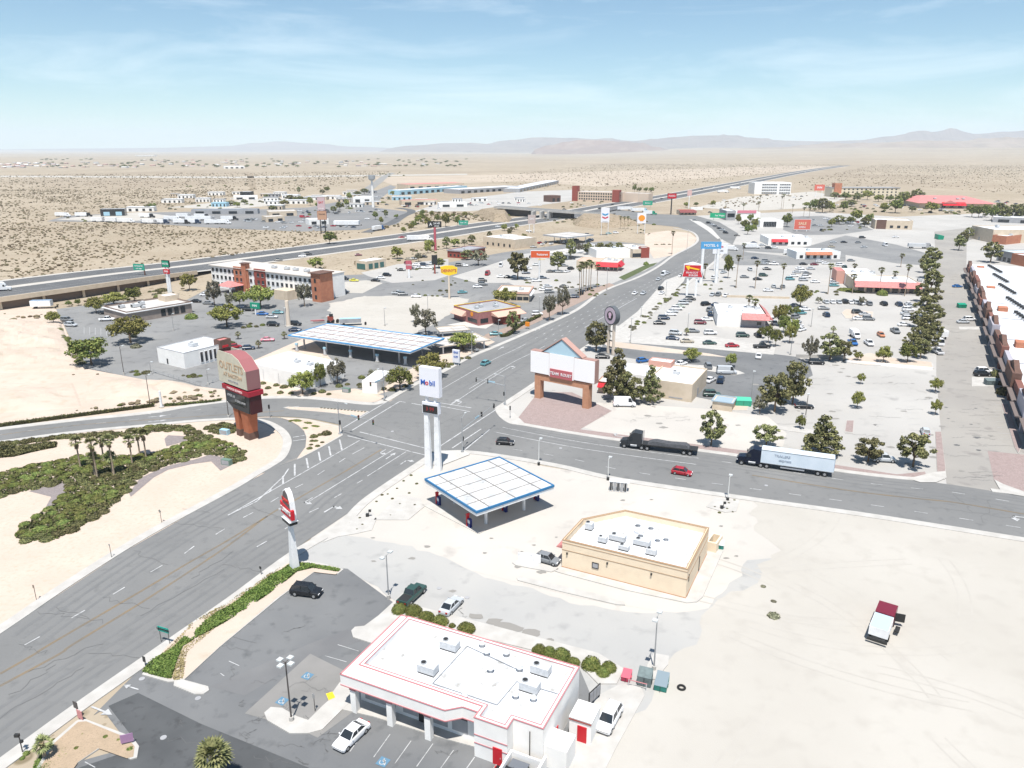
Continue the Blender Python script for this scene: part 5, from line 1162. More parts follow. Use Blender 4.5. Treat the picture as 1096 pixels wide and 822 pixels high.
cars('in the lots beside the hotel end tower', 'cars parked behind the hotel', [(368.3,298,'suv','black',-10),(362.5,297.5,'sedan','white',-10),(379,299.7,'sedan','yellow',-5),(401.9,299.8,'sedan','black',-10),(407.7,296.8,'sedan','white',-10),(414.3,294.2,'suv','black',-20),(367.6,312,'pickup','grey',-5),(356,300,'sedan','grey',-60),(425.8,313.4,'pickup','silver',-5),(431,314.4,'suv','grey',10),(445.5,316.6,'sedan','white',0)])
cars('in the diner lot left of the yellow sign', 'cars in the diner lot', [(429.6,288.6,'sedan','black',0),(436.8,281.5,'suv','maroon',-20),(445.5,283,'sedan','white',0),(453.6,283,'suv','navy',-10),(442.6,276.5,'sedan','grey',0),(453.6,274.5,'sedan','black',-15),(441,287,'sedan','black',0),(449,286,'sedan','white',-10),(462.3,282,'sedan','silver',0),(458,286,'sedan','white',0),(466,280,'suv','green',0),(437,277,'sedan','tan',-10),(491.5,283.7,'suv','black',0),(497,283.7,'sedan','white',0)])
cars('in the lot right of the yellow sign', 'cars in the lot by the brick diner', [(495,312.4,'sedan','teal',15),(516.4,300,'suv','black',5),(511.2,306.5,'sedan','white',10),(516.8,304,'suv','grey',10),(522,293,'van','red',80),(536.2,284,'van','white',85),(536.4,295.6,'sedan','white',5),(544,296.2,'sedan','black',0),(551,296,'sedan','white',0),(569,274.8,'suv','black',70),(575,274.8,'suv','grey',70),(574.2,283,'sedan','silver',0),(565,286.8,'sedan','white',-20),(563,291.6,'sedan','navy',0),(580.4,296.8,'sedan','silver',5),(589,290.3,'sedan','black',0),(598.7,290.4,'sedan','grey',0),(611,287.4,'suv','black',50),(607,290,'sedan','white',50),(566,298,'sedan','silver',10),(574,300,'sedan','white',10),(604,284,'sedan','grey',5)])
cars('by the palm cluster west of the main road', 'cars by the palm cluster', [(586.3,306,'sedan','silver',5),(588,312,'suv','grey',5),(582,309.5,'sedan','white',5),(603.8,306.3,'sedan','black',-10),(614.7,317.2,'sedan','navy',0),(622.5,313,'suv','black',80),(574.8,335.6,'suv','white',10),(562.7,342.3,'sedan','silver',30),(531,356.8,'sedan','teal',5)])
cars('in the angled row by the planted bank', 'cars in the angled row', [(706,345.2,'sedan','black',-4),(710.5,340,'suv','navy',-4),(718,335.8,'sedan','white',-4),(720,332.8,'sedan','silver',-4),(724.5,330,'suv','white',-4),(727.6,327.3,'sedan','palegreen',-4),(731.5,324.2,'suv','silver',-4),(735,321.5,'sedan','grey',-4),(739,319.6,'suv','black',-4)])
cars('beside the pink tiled restaurant', 'cars beside the pink tiled restaurant', [(720,361.6,'sedan','navy',-20),(723,356.2,'suv','silver',-20),(735.6,364.7,'sedan','tan',0),(759.7,366.6,'sedan','green',0),(783.8,369.4,'sedan','red',0),(755.5,325.2,'suv','black',30),(766.3,325.7,'sedan','navy',35),(760,336,'suv','navy',80),(759.7,331,'suv','grey',60),(749.5,345,'suv','maroon',-5),(757,341.3,'sedan','white',0),(742,353.8,'sedan','grey',0),(760.4,356,'suv','white',0),(795,358.6,'suv','green',-5),(811,358,'sedan','black',90),(762.8,314.8,'sedan','silver',60),(769,314.8,'suv','grey',60),(777.4,315.8,'sedan','white',50)])
cars('around the beige corner shop', 'cars at the corner shop', [(688,385.3,'hatch','blue',25),(729,388.5,'sedan','white',40),(758,391.6,'suv','grey',85),(777.7,397.8,'van','silver',-4),(760.4,406,'sedan','white',50),(771.3,406.5,'suv','navy',70),(762,421.5,'suv','green',-5),(645,381.2,'sedan','black',-5)])
cars('in the tall palm lot', 'cars in the palm lot', [(802.6,288.2,'suv','silver',85),(808,276,'sedan','navy',5),(819.7,279.2,'suv','grey',0),(828,282.3,'pickup','white',-10),(821,287.5,'sedan','black',-10),(817.5,281.6,'suv','silver',0),(817,294.4,'suv','green',0),(811,298.3,'sedan','black',0),(845.7,298.4,'suv','teal',5),(860,299.2,'suv','silver',0),(864,292.2,'sedan','grey',0),(850,294.8,'sedan','white',0),(856,286.8,'sedan','white',0),(858.8,289.6,'suv','white',0),(871.7,282.6,'sedan','maroon',0),(860,282.3,'sedan','black',0),(868,287,'sedan','silver',0),(853,291,'sedan','silver',0),(863,296,'suv','white',0),(899,283.2,'suv','white',0),(903.8,285.8,'suv','green',80),(896,295.2,'sedan','black',0),(893,299.3,'sedan','white',0),(893,302,'sedan','silver',0),(893,305,'sedan','teal',0),(872.7,301.2,'sedan','white',0),(837.7,306.4,'hatch','grey',80),(828,306.2,'hatch','silver',80),(822.3,310.3,'sedan','white',0),(858.6,306.6,'suv','grey',0),(884,281.5,'sedan','white',-5),(877,279.5,'suv','white',0),(911,278.5,'sedan','grey',0) ,(774.5,291,'sedan','silver',45),(765,296.8,'suv','white',40),(783,285.2,'sedan','white',30),(797,296,'sedan','grey',0)])
cars('in the row facing the pink eave shop', 'cars in the row facing the pink eave shop', [(884,322.8,'sedan','silver',85),(890.7,322.8,'sedan','white',85),(897.5,322.8,'sedan','silver',85),(904,322.6,'suv','black',85),(910,323,'sedan','white',85),(915.5,323.2,'suv','silver',85),(922.5,324,'sedan','white',85),(930,324.8,'suv','grey',85),(945.8,325,'suv','black',85),(962,325.6,'suv','navy',85),(972,325,'sedan','white',85)])
cars('in the lot left of the tall dark tree row', 'cars left of the tall tree row', [(881.7,329.6,'sedan','grey',-10),(884.4,336.8,'suv','navy',85),(918,334,'suv','black',-5),(926,336,'sedan','silver',0),(919,340.5,'sedan','white',0),(929.6,340.9,'suv','grey',-5),(912.8,366.5,'pickup','blue',-95),(930,367,'pickup','white',-95),(943,358,'hatch','orange',-95),(958.2,354,'pickup','grey',-95),(972,331,'suv','white',-5),(970.5,335,'sedan','silver',-5),(972,340.2,'suv','white',-5),(968,347,'sedan','white',-5),(976,327,'sedan','silver',-5)])
cars('in the grove by the pink tiled restaurant', 'cars under the trees of the pink tiled restaurant', [(825.3,341.5,'suv','white',80),(829,345,'sedan','silver',80),(853,344,'sedan','silver',40),(854.8,348,'sedan','white',40),(851.5,339,'suv','grey',40),(862,330.4,'sedan','white',0),(851.5,326.5,'sedan','grey',0),(858,352,'sedan','white',40),(857,334.6,'suv','teal',10)])
cars('along the service lane by the long mall', 'cars along the service lane', [(1024.8,306,'sedan','blue',0),(1031,344,'sedan','silver',0),(1037.5,341.5,'suv','white',5),(1051.6,400,'suv','black',0),(1053,396.8,'suv','white',0),(1003.5,376,'pickup','white',85),(1003.6,366.5,'van','white',85)])
cars('behind the pink eave shop', 'cars behind the pink eave shop', [(892.3,258.9,'sedan','silver',0),(903.3,258.9,'sedan','black',0),(918.6,259.2,'sedan','grey',20),(923,254.1,'suv','black',0),(890,263.6,'sedan','tan',0),(925,264.2,'sedan','silver',10),(947,262.2,'van','white',85),(958.8,253.4,'sedan','white',0),(911,241.8,'sedan','white',0),(879,246.2,'suv','black',60),(878.5,241.2,'sedan','silver',0),(883.6,233.8,'sedan','white',0),(872,241,'sedan','grey',0),(1005,271.6,'suv','black',0),(822.6,265.3,'suv','black',0),(829,264.5,'sedan','white',0),(807,259.6,'sedan','navy',20),(816,262,'sedan','silver',0)])
cars('on the overpass road above the freeway', 'cars on the overpass', [(578,219.6,'sedan','white',180),(604,223.7,'sedan','black',0),(612,217,'sedan','white',0),(566,217.5,'sedan','silver',0),(555,218.3,'sedan','white',0),(545,217.5,'suv','grey',0),(534,218,'sedan','white',0),(625,220,'sedan','silver',0)])
cars('at the pale canopies near the round orange sign', 'cars near the filling stations', [(651.5,249.5,'sedan','teal',0),(659,249,'suv','white',0),(629,251,'suv','black',0),(566,247,'sedan','white',0),(565,263.4,'sedan','silver',0),(571,264,'sedan','grey',0),(595,270,'sedan','white',0),(634,262,'sedan','white',0)])
cars('at the truck lot beyond the freeway', 'cars at the truck lot', [(297,237.5,'sedan','white',0),(304,238.2,'suv','grey',0),(322,237.6,'sedan','white',0),(324,232.3,'van','red',0),(330,231.7,'sedan','red',0),(312,238,'sedan','silver',0),(360,228.5,'suv','black',0),(440,217.5,'suv','black',0),(405,217.5,'sedan','navy',0),(414,219,'suv','black',0),(393,234,'sedan','white',0),(470,223,'suv','white',0),(505,219.5,'suv','grey',0),(510,219.2,'sedan','silver',0),(523,218.5,'sedan','red',0)])
cars('before the pink roofed store and cream hotel', 'cars before the pink roofed store', [(913,217.5,'sedan','white',0),(925,219,'sedan','silver',0),(937,219.2,'suv','white',0),(952,219,'sedan','palegreen',0),(975,222,'suv','silver',0),(1007,225.5,'suv','black',0),(1013,225,'sedan','white',0),(1019,225.2,'sedan','silver',0),(985,224.5,'sedan','white',0),(850,211,'sedan','white',0),(858,210,'sedan','black',0),(760,227,'sedan','black',0),(775,214,'sedan','white',0)])

# past three hundred cars: the smallest, farthest ones as one object
FC = MB(); rf_ = random.Random(31); CM = [PAINT[k] for k in ('white','silver','white','grey','black','navy','red','silver','white')]
for pq, n in (([(150,238),(330,236)],26),([(300,228),(420,226)],22),([(280,244),(380,243)],12),([(430,221),(560,217)],34),([(860,219),(1050,224)],34),([(860,236),(930,240)],14),([(560,262),(640,258)],14),([(1040,214),(1096,220)],16),([(380,214),(430,210)],10),([(240,212),(330,216)],18)):
    for i in range(n):
        t_ = rf_.random(); x = pq[0][0]+(pq[1][0]-pq[0][0])*t_; y = pq[0][1]+(pq[1][1]-pq[0][1])*t_+rf_.uniform(-1.6,1.6); g_ = G(x, y); a = rf_.choice((0, .1, 1.5, 1.1)); m = rf_.choice(CM)
        FC.box((g_.x,g_.y,.85),(4.6,1.85,.75),m,a); FC.box((g_.x,g_.y,1.4),(2.3,1.5,.5),M_GLASS,a,.8)
o = FC.build('distant_cars'); o['label'] = 'many tiny parked cars in the far lots on both sides of the freeway'; o['category'] = 'cars'; o['kind'] = 'stuff'
# --- lorries
def lorry(px, py, rot, label, cab, kind, boxm=M_WHITE, small=False, group=None, L=16.2, name='semi_truck', z=.1, rear=None, hh=4.1, deckz=1.2):
    """articulated lorry; the photo point is the middle of the whole rig on the ground, cab towards +x"""
    g_ = G(px, py); o = thing(name, label, 'truck', (g_.x, g_.y, z), rad(rot), group); T = L/2+2.2
    x1 = T-1.9 # trailer front x
    if cab:
        m = cab; cx = T
        b = MB(); P = lambda x, w, z0, z1: [(x,-w,z0),(x,w,z0),(x,w,z1),(x,-w,z1)]
        loft(b, [P(cx-3.9,1.2,.75,3.75),P(cx-2.2,1.22,.75,3.95),P(cx-1.55,1.2,.75,3.5),P(cx-1.0,1.15,.75,2.7)], m)
        loft(b, [P(cx-1.02,1.1,.65,2.0),P(cx+.6,.98,.6,1.75),P(cx+.95,.85,.55,1.3)], m); b.build('cab', o)
        b = MB(); b.add([(cx-1.52,-1.0,3.3),(cx-1.52,1.0,3.3),(cx-.98,1.02,2.15),(cx-.98,-1.02,2.15)], [(0,3,2,1)], M_GLASS)
        for s in (-1,1): b.box((cx-1.55, s*1.215, 2.45), (.75,.04,.75), M_GLASS)
        b.build('windscreen', o)
        if not small:
            for s in (-1,1):
                b = MB(); b.cyl((cx-2.9,s*1.0,.85),(cx-1.5,s*1.0,.85),.33,.33,M_STEEL,10); b.build('fuel_tank', o)
                b = MB(); b.cyl((cx-4.1,s*1.0,1.0),(cx-4.1,s*1.0,3.9),.07,.07,M_STEEL,6); b.build('exhaust_pipe', o)
                b = MB(); b.box((cx-.9,s*1.45,2.5),(.12,.2,.6),M_DARK); b.build('mirror', o)
                b = MB(); b.box((cx+.82,s*.78,1.1),(.2,.3,.25),M_LAMP); b.build('headlight', o)
            b = MB(); b.b2(cx+.9,cx+1.0,-.5,.5,.7,1.45,M_STEEL); b.build('grille', o)
            b = MB(); b.b2(x1-.5,cx-3.9,-.45,.45,.75,1.05,M_DARK); b.build('chassis', o)
        xs_ = (cx-.1, cx-4.0, cx-5.2)
    else: xs_ = ()
    x0 = x1-L
    if kind == 'box':
        b = MB(); b.b2(x0,x1-2.0 if cab else x1,-1.28,1.28,1.15,hh,boxm); tb = b.build('trailer_box', o)
        if not small:
            b = MB(); xe = x1-2.0
            for s in (-1,1):
                for zz in (1.15, hh-.12): b.b2(x0,xe,s*1.3-.02,s*1.3+.02,zz,zz+.12,M_STEEL)
            b.build('trailer_rails', tb)
            b = MB(); b.b2(x0+5.5,xe-4,-1.2,1.2,.55,.9,mat('side_skirt', (.35,.36,.38), .6)); b.build('side_skirt', o)
        if rear: b = MB(); b.b2(x0-.06,x0-.005,-1.2,1.2,1.6,hh-.3,rear); b.b2(x0,x0+1.3,-1.3,-1.285,1.5,hh-.2,rear); b.build('rear_door', o)
    elif kind == 'flat':
        b = MB(); b.b2(x0,x1-1.6,-1.28,1.28,deckz,deckz+.22,M_DARK); b.b2(x0+1,x1-2,-.5,.5,.75,deckz,M_DARK); b.build('trailer_bed', o)
        b = MB(); 
        secs = [[(x,-1.1,deckz+.22),(x,1.1,deckz+.22),(x,.95,deckz+hz),(x,-.95,deckz+hz)] for x, hz in ((x0+1.8,.5),(x0+2.6,1.0),(x0+6,.85),(x0+9,1.05),(x1-4.5,.95),(x1-3.4,.5))]
        loft(b, secs, mat('dark_tarpaulin', (.06,.063,.067), .8, (.09,.09,.1), 2)); b.build('tarpaulin_load', o)
    wy = 1.12
    for x in (tuple(xs_)+(x0+1.6, x0+2.9)):
        for s in (-1, 1):
            b = MB(); b.cyl((x,s*wy-.14,.5),(x,s*wy+.14,.5),.5,.5,M_TYRE,12); b.cyl((x,s*(wy+.14),.5),(x,s*(wy+.16),.5),.28,.25,M_RIM,8); b.build('wheel', o)
    return o
M_TW = mat('trailer_white', (.62,.68,.74), .45, (.55,.62,.68), .4)
d1 = math.degrees(math.atan2(*(lambda v: (v.y, v.x))(G(812,497)-G(903,510))))
sm = lorry(848,503.5,d1,'black semi truck with a long pale blue white box trailer on the cross street', mat('truck_navy', (.006,.01,.025), .3), 'box', M_TW, rear=M_BLUE, hh=4.15)
d2 = math.degrees(math.atan2(*(lambda v: (v.y, v.x))(G(668,480)-G(758,490.5))))
lorry(713,483,d2,'charcoal semi truck with a tarped flatbed trailer on the cross street', mat('truck_charcoal', (.035,.038,.042), .4), 'flat', L=14.2)
# blue trailer lettering
text(sm, 'TRAILERS', 2.2, 1.315, 3.2, .75, mat('faint_grey_letter', (.38,.43,.5), .6), rz=PI); text(sm, 'express', 1.6, 1.315, 2.3, .8, MATS['faint_grey_letter'], rz=PI)
lorry(-17,324,20,'white semi truck on the low freeway bridge at the left edge', M_WHITE, 'box', small=True, z=4.7)
lorry(447,258,14,'white semi trailer truck on the freeway near the tall red post sign', M_WHITE, 'box', small=True)
lorry(404,247,62,'blue cabbed semi truck with white trailer on the ramp beyond the freeway', mat('truck_blue', (.01,.1,.3), .4), 'box', small=True, L=12)
FT = [(668,225.5,'white semi truck on the overpass, left of the green tanker'),(683,227,'pale blue semi truck on the overpass beside the green tanker'),(786,202.5,'white semi truck on the freeway left of the white hotel'),(773,206.5,'white box truck parked below the freeway, left of the white hotel')]
for x, y, lb in FT: lorry(x, y, 8, lb, M_SKYB if 'blue' in lb else M_WHITE, 'box', small=True, group='trucks at the interchange', z=.3)
lorry(694,230,-12,'green cabbed truck with a pale trailer at the end of the overpass', M_GREEN, 'box', small=True, group='trucks at the interchange', L=11)
lorry(982,266,-12,'grey semi truck with a low trailer behind the pink eave shop', M_GREYW, 'box', M_UNIT, small=True, L=13, hh=3.4)
lorry(745,226,0,'long white trailer parked below the grey building', None, 'box', small=True, L=13)
def boxtruck(px, py, rot, label, cab, boxm, L=6, hh=3.3, roofm=None, z=.1, name='box_truck', cat='truck', group=None, W=1.15):
    g_ = G(px, py); o = thing(name, label, cat, (g_.x, g_.y, z), rad(rot), group)
    b = MB(); b.b2(-L/2-.6,L/2-.6,-W,W,1.0,hh,boxm); bb = b.build('cargo_box', o)
    if roofm: b = MB(); b.b2(-L/2-.55,L/2-.65,-W+.05,W-.05,hh,hh+.04,roofm); b.build('box_roof', bb)
    if cab:
        b = MB(); P = lambda x, w, z0, z1: [(x,-w,z0),(x,w,z0),(x,w,z1),(x,-w,z1)]
        loft(b, [P(L/2-.5,1.0,.6,2.2),P(L/2+.7,1.0,.6,2.15),P(L/2+1.25,.95,.6,1.3),P(L/2+2.0,.85,.55,1.05)], cab); b.build('cab', o)
        b = MB(); b.add([(L/2+.74,-.85,2.1),(L/2+.74,.85,2.1),(L/2+1.22,.85,1.38),(L/2+1.22,-.85,1.38)], [(0,1,2,3)], M_GLASS); b.build('windscreen', o)
    for x in (-L/2+.8, L/2+1.0):
        for s in (-1, 1): b = MB(); b.cyl((x,s*.95-.14,.42),(x,s*.95+.14,.42),.42,.42,M_TYRE,12); b.build('wheel', o)
    return o
bt_ = boxtruck(942,679,(lambda v: math.degrees(math.atan2(v.y, v.x)))(G(949,661)-G(937,693)),'dark red truck with white cargo box and open door on the dirt lot', PAINT['maroon'], M_WHITE, L=3.4, hh=2.1, W=1.05, roofm=mat('pale_blue_metal', (.4,.5,.56), .5), z=.03)
bt_.scale = (1.15,)*3
b = MB(); b.add([(3.92,-.9,2.1),(3.92,.9,2.1),(4.25,.9,1.42),(4.25,-.9,1.42)], [(0,1,2,3)], M_GLASS); b.build('windscreen', bt_)
b = MB(); b.b2(-2.6,-2.35,-1.1,1.1,.45,.75,M_DARK); b.build('rear_bumper', bt_)
b = MB(); b.b2(1.35,3.9,-1.05,1.05,.6,2.2,PAINT['maroon']); b.b2(3.9,5.3,-.98,.98,.6,1.4,PAINT['maroon']); b.build('crew_cab', bt_)
b = MB(); b.box((2.9,-1.55,1.25),(.12,1.1,1.1),M_DARK,rad(14)); b.box((2.97,-1.55,1.0),(.05,1.0,.5),PAINT['maroon'],rad(14)); b.build('open_door', bt_); b = MB(); b.box((1.2,-1.6,.6),(1.2,.5,.2),M_DARK); b.build('side_step', bt_)
# person-free tools of the red truck: dark toolbox beside it
boxtruck(47,330,8,'white box truck with blue grey roof parked beside the freeway bridge', None, M_WHITE, L=8, hh=3.4, roofm=mat('slate_blue', (.2,.28,.38), .5), W=1.4)
boxtruck(377,348,10,'pale blue roofed cargo trailer beside the red machinery pile behind the long canopy', None, M_GREYW, L=8, hh=2.6, roofm=M_SKYB)
boxtruck(780,268,-20,'white motor home with rounded roof at the main road bend', M_WHITE, M_WHITE, L=8, hh=3.2)
boxtruck(803,266,0,'large white box truck parked left of the red awning restaurant', M_WHITE, M_WHITE, L=9, hh=3.6)
boxtruck(846,273,-30,'white motor home parked by the orange fronted shops', M_WHITE, M_WHITE, L=7, hh=3.2)
boxtruck(1005,361,85,'long white motor home parked along the tall dark tree row', M_WHITE, M_WHITE, L=7, hh=3.1)
boxtruck(914,361,-95,'white cargo box truck behind the blue pickup', M_WHITE, M_WHITE, L=3.6, hh=2.7)
boxtruck(372,241.5,0,'long white roofed trailer in the truck lot right of the tall post sign', None, M_WHITE, L=22, hh=4.2, W=3, name='trailer', cat='trailer')
TR = [(88,232),(105,237.5),(120,238),(133,238.5),(156,233),(160,239.5),(170,239.5),(196,233),(193,239.5),(204,239.5),(215,233.5),(221,236),(227,240),(236,240),(244,236),(206,236),(183,236),(66,232)]
for i, (x, y) in enumerate(sorted(TR)):
    cb = (M_WHITE, mat('truck_dark', .02, .5), M_GREYW, PAINT['navy'])[i % 4]
    lorry(x, y, R.uniform(-8,8), f'white trailered semi truck in the far truck lot, number {i+1} from the left', cb, 'box', small=True, group='semi trucks in the far truck lot', L=13)

# ---------------------------------------------------------------- vegetation
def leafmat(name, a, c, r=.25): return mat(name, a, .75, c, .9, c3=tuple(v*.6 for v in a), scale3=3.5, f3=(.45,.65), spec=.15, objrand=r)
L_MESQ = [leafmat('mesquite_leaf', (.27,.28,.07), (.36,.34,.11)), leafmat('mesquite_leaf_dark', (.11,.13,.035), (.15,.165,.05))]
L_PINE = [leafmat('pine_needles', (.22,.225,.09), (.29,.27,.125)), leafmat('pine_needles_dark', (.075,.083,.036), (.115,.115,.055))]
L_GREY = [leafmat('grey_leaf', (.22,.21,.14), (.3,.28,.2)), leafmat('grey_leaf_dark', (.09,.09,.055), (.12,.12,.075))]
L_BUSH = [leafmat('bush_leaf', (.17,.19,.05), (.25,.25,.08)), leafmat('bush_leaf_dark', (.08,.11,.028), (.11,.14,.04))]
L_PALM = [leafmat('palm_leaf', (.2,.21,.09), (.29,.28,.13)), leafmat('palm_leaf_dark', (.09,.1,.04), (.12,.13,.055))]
M_BARK = mat('bark', (.17,.12,.08), .95, (.11,.08,.055), 3); M_PBARK = mat('palm_bark', (.38,.3,.22), .95, (.29,.22,.16), 3)
M_DEADF = mat('dead_frond', (.32,.24,.14), .9, (.24,.18,.1), 2)
def rdir(rng):
    while True:
        v = Vector((rng.uniform(-1,1), rng.uniform(-1,1), rng.uniform(-1,1)))
        if .05 < v.length < 1: return v.normalized()
def leaf(b, p, s, nrm, rng, m, asp=1.0):
    a = nrm.cross(rdir(rng)); 
    if a.length < .01: return
    a.normalize(); c = nrm.cross(a).normalized(); a = a*s; c = c*s*asp
    b.add([p-a-c, p+a-c*.6, p+a*.8+c, p-a*.7+c], [(0,1,2,3)], m)
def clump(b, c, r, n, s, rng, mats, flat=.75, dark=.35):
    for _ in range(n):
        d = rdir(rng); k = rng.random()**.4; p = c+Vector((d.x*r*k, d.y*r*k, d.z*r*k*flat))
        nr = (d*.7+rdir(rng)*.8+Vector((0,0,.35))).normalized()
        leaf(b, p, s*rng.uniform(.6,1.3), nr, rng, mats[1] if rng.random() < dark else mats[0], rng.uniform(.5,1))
def proto_tree(kind, seed, hi=True):
    rng = random.Random(seed); tr = MB(); cr_ = MB(); H_ = 1.0
    k = 1 if hi else .35; ls = 1 if hi else 1.7
    if kind in ('mesquite', 'grey', 'round'):
        mats = dict(mesquite=L_MESQ, grey=L_GREY, round=L_BUSH)[kind]
        tr.cyl((0,0,0),(.02,.01,.3),.035,.025,M_BARK,7)
        n = int(46*(1 if kind != 'grey' else .9))
        for i in range(n):
            a = rng.uniform(0, 2*PI); rr = math.sqrt(rng.random())*.56; zz = .62+.30*math.sqrt(max(0, 1-(rr/.62)**2))*rng.uniform(-.75,1)
            rr *= rng.uniform(.85,1.12); c = Vector((math.cos(a)*rr, math.sin(a)*rr, max(.3, zz-(.1 if rr > .45 else 0))))
            rc = rng.uniform(.1,.18)*(.85 if kind == 'grey' else 1)
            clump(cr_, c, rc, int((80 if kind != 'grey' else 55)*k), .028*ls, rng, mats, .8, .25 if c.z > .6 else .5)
            if i % 5 == 0: tr.cyl((.02,.01,.28), c*.95, .018, .006, M_BARK, 5, False)
    elif kind == 'pine':
        tr.cyl((0,0,0),(0,0,.75),.03,.01,M_BARK,7)
        lv = 9
        for i in range(lv):
            z = .2+.78*i/(lv-1); R_ = .34*(1-(i/(lv-1))**1.25)*rng.uniform(.85,1.15)+.04; m = max(2, int(9*(R_/.34)))
            for j in range(m):
                a = 2*PI*j/m+rng.uniform(-.35,.35); r_ = R_*rng.uniform(.6,1.1); c = Vector((math.cos(a)*r_, math.sin(a)*r_, z+rng.uniform(-.04,.04)))
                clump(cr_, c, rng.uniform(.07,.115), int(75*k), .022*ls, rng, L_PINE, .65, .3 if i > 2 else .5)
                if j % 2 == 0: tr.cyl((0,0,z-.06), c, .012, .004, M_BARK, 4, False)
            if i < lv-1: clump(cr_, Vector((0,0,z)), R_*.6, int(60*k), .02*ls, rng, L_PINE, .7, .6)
    elif kind == 'stone_pine':
        tr.cyl((0,0,0),(.02,0,.5),.032,.02,M_BARK,7)
        for i in range(42):
            a = rng.uniform(0, 2*PI); u = rng.random(); zz = .3+.68*u; R_ = .42*math.sin(PI*(.2+.7*u))**.8*rng.uniform(.45,1.1)
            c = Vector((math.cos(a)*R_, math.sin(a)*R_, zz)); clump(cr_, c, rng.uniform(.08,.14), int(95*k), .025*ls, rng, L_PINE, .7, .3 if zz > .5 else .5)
            if i % 4 == 0: tr.cyl((.01,0,.3), c, .014, .004, M_BARK, 4, False)
    return mesh_of(tr, 'trunk'), mesh_of(cr_, 'crown')
PT = {}
for kd, ns in (('mesquite',3),('grey',2),('round',2),('pine',3),('stone_pine',3)):
    PT[kd] = [proto_tree(kd, 100+i*7+len(kd)) for i in range(ns)]; PT[kd+'_lo'] = [proto_tree(kd, 200+i*7+len(kd), False) for i in range(2)]
TN = dict(mesquite='broadleaf_tree', grey='grey_leaved_tree', round='broadleaf_tree', pine='pine_tree', stone_pine='pine_tree')
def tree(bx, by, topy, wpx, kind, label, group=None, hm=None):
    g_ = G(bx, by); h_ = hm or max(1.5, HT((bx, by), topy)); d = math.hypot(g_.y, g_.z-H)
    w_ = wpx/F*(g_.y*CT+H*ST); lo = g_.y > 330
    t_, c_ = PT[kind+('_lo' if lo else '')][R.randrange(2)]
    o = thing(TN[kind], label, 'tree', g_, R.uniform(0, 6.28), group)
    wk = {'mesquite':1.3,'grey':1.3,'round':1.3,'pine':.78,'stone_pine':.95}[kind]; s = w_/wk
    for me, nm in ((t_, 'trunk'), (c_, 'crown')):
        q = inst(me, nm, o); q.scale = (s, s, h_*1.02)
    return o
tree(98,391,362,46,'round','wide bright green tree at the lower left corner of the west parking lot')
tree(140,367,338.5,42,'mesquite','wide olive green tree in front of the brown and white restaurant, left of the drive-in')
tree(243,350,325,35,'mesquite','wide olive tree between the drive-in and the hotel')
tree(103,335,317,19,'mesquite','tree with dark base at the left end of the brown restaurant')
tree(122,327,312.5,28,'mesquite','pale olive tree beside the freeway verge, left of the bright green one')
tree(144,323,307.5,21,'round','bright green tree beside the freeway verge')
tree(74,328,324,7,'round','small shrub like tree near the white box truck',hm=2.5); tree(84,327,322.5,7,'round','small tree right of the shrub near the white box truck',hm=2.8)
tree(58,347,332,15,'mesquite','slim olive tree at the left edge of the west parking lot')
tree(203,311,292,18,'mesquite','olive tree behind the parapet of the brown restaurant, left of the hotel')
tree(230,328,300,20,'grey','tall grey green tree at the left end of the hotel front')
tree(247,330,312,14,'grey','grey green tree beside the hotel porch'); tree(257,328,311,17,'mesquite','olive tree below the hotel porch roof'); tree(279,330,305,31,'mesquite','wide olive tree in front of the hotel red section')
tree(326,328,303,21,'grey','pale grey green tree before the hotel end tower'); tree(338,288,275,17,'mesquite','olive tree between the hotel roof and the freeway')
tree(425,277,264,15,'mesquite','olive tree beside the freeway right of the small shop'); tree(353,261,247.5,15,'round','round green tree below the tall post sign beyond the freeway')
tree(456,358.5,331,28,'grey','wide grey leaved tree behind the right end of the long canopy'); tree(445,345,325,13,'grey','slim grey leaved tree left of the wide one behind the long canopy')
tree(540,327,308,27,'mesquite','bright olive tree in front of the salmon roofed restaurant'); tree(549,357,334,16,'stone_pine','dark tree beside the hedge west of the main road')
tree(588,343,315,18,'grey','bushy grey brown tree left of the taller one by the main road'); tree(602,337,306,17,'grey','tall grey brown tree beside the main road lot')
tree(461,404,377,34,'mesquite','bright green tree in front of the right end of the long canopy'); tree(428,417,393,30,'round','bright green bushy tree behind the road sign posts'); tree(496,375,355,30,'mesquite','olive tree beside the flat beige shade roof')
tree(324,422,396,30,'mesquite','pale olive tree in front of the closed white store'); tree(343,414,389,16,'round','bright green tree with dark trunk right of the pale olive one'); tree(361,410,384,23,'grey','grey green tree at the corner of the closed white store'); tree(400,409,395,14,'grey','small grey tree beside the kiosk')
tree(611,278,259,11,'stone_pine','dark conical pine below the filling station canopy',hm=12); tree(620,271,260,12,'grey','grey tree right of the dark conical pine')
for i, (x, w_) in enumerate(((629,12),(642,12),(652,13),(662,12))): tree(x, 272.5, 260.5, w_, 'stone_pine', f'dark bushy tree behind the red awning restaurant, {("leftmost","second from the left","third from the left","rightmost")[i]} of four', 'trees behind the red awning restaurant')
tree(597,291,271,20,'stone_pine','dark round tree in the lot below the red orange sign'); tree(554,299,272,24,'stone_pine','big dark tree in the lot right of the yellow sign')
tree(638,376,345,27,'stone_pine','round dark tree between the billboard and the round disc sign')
tree(660,428,377,30,'pine','tallest dark pine behind the billboard'); tree(679,432,405,22,'stone_pine','lower pine between the tall pines beside the beige shop'); tree(696,431,393,22,'pine','right hand dark pine against the beige corner shop'); tree(668,430,398,24,'stone_pine','bushy pine directly behind the white van')
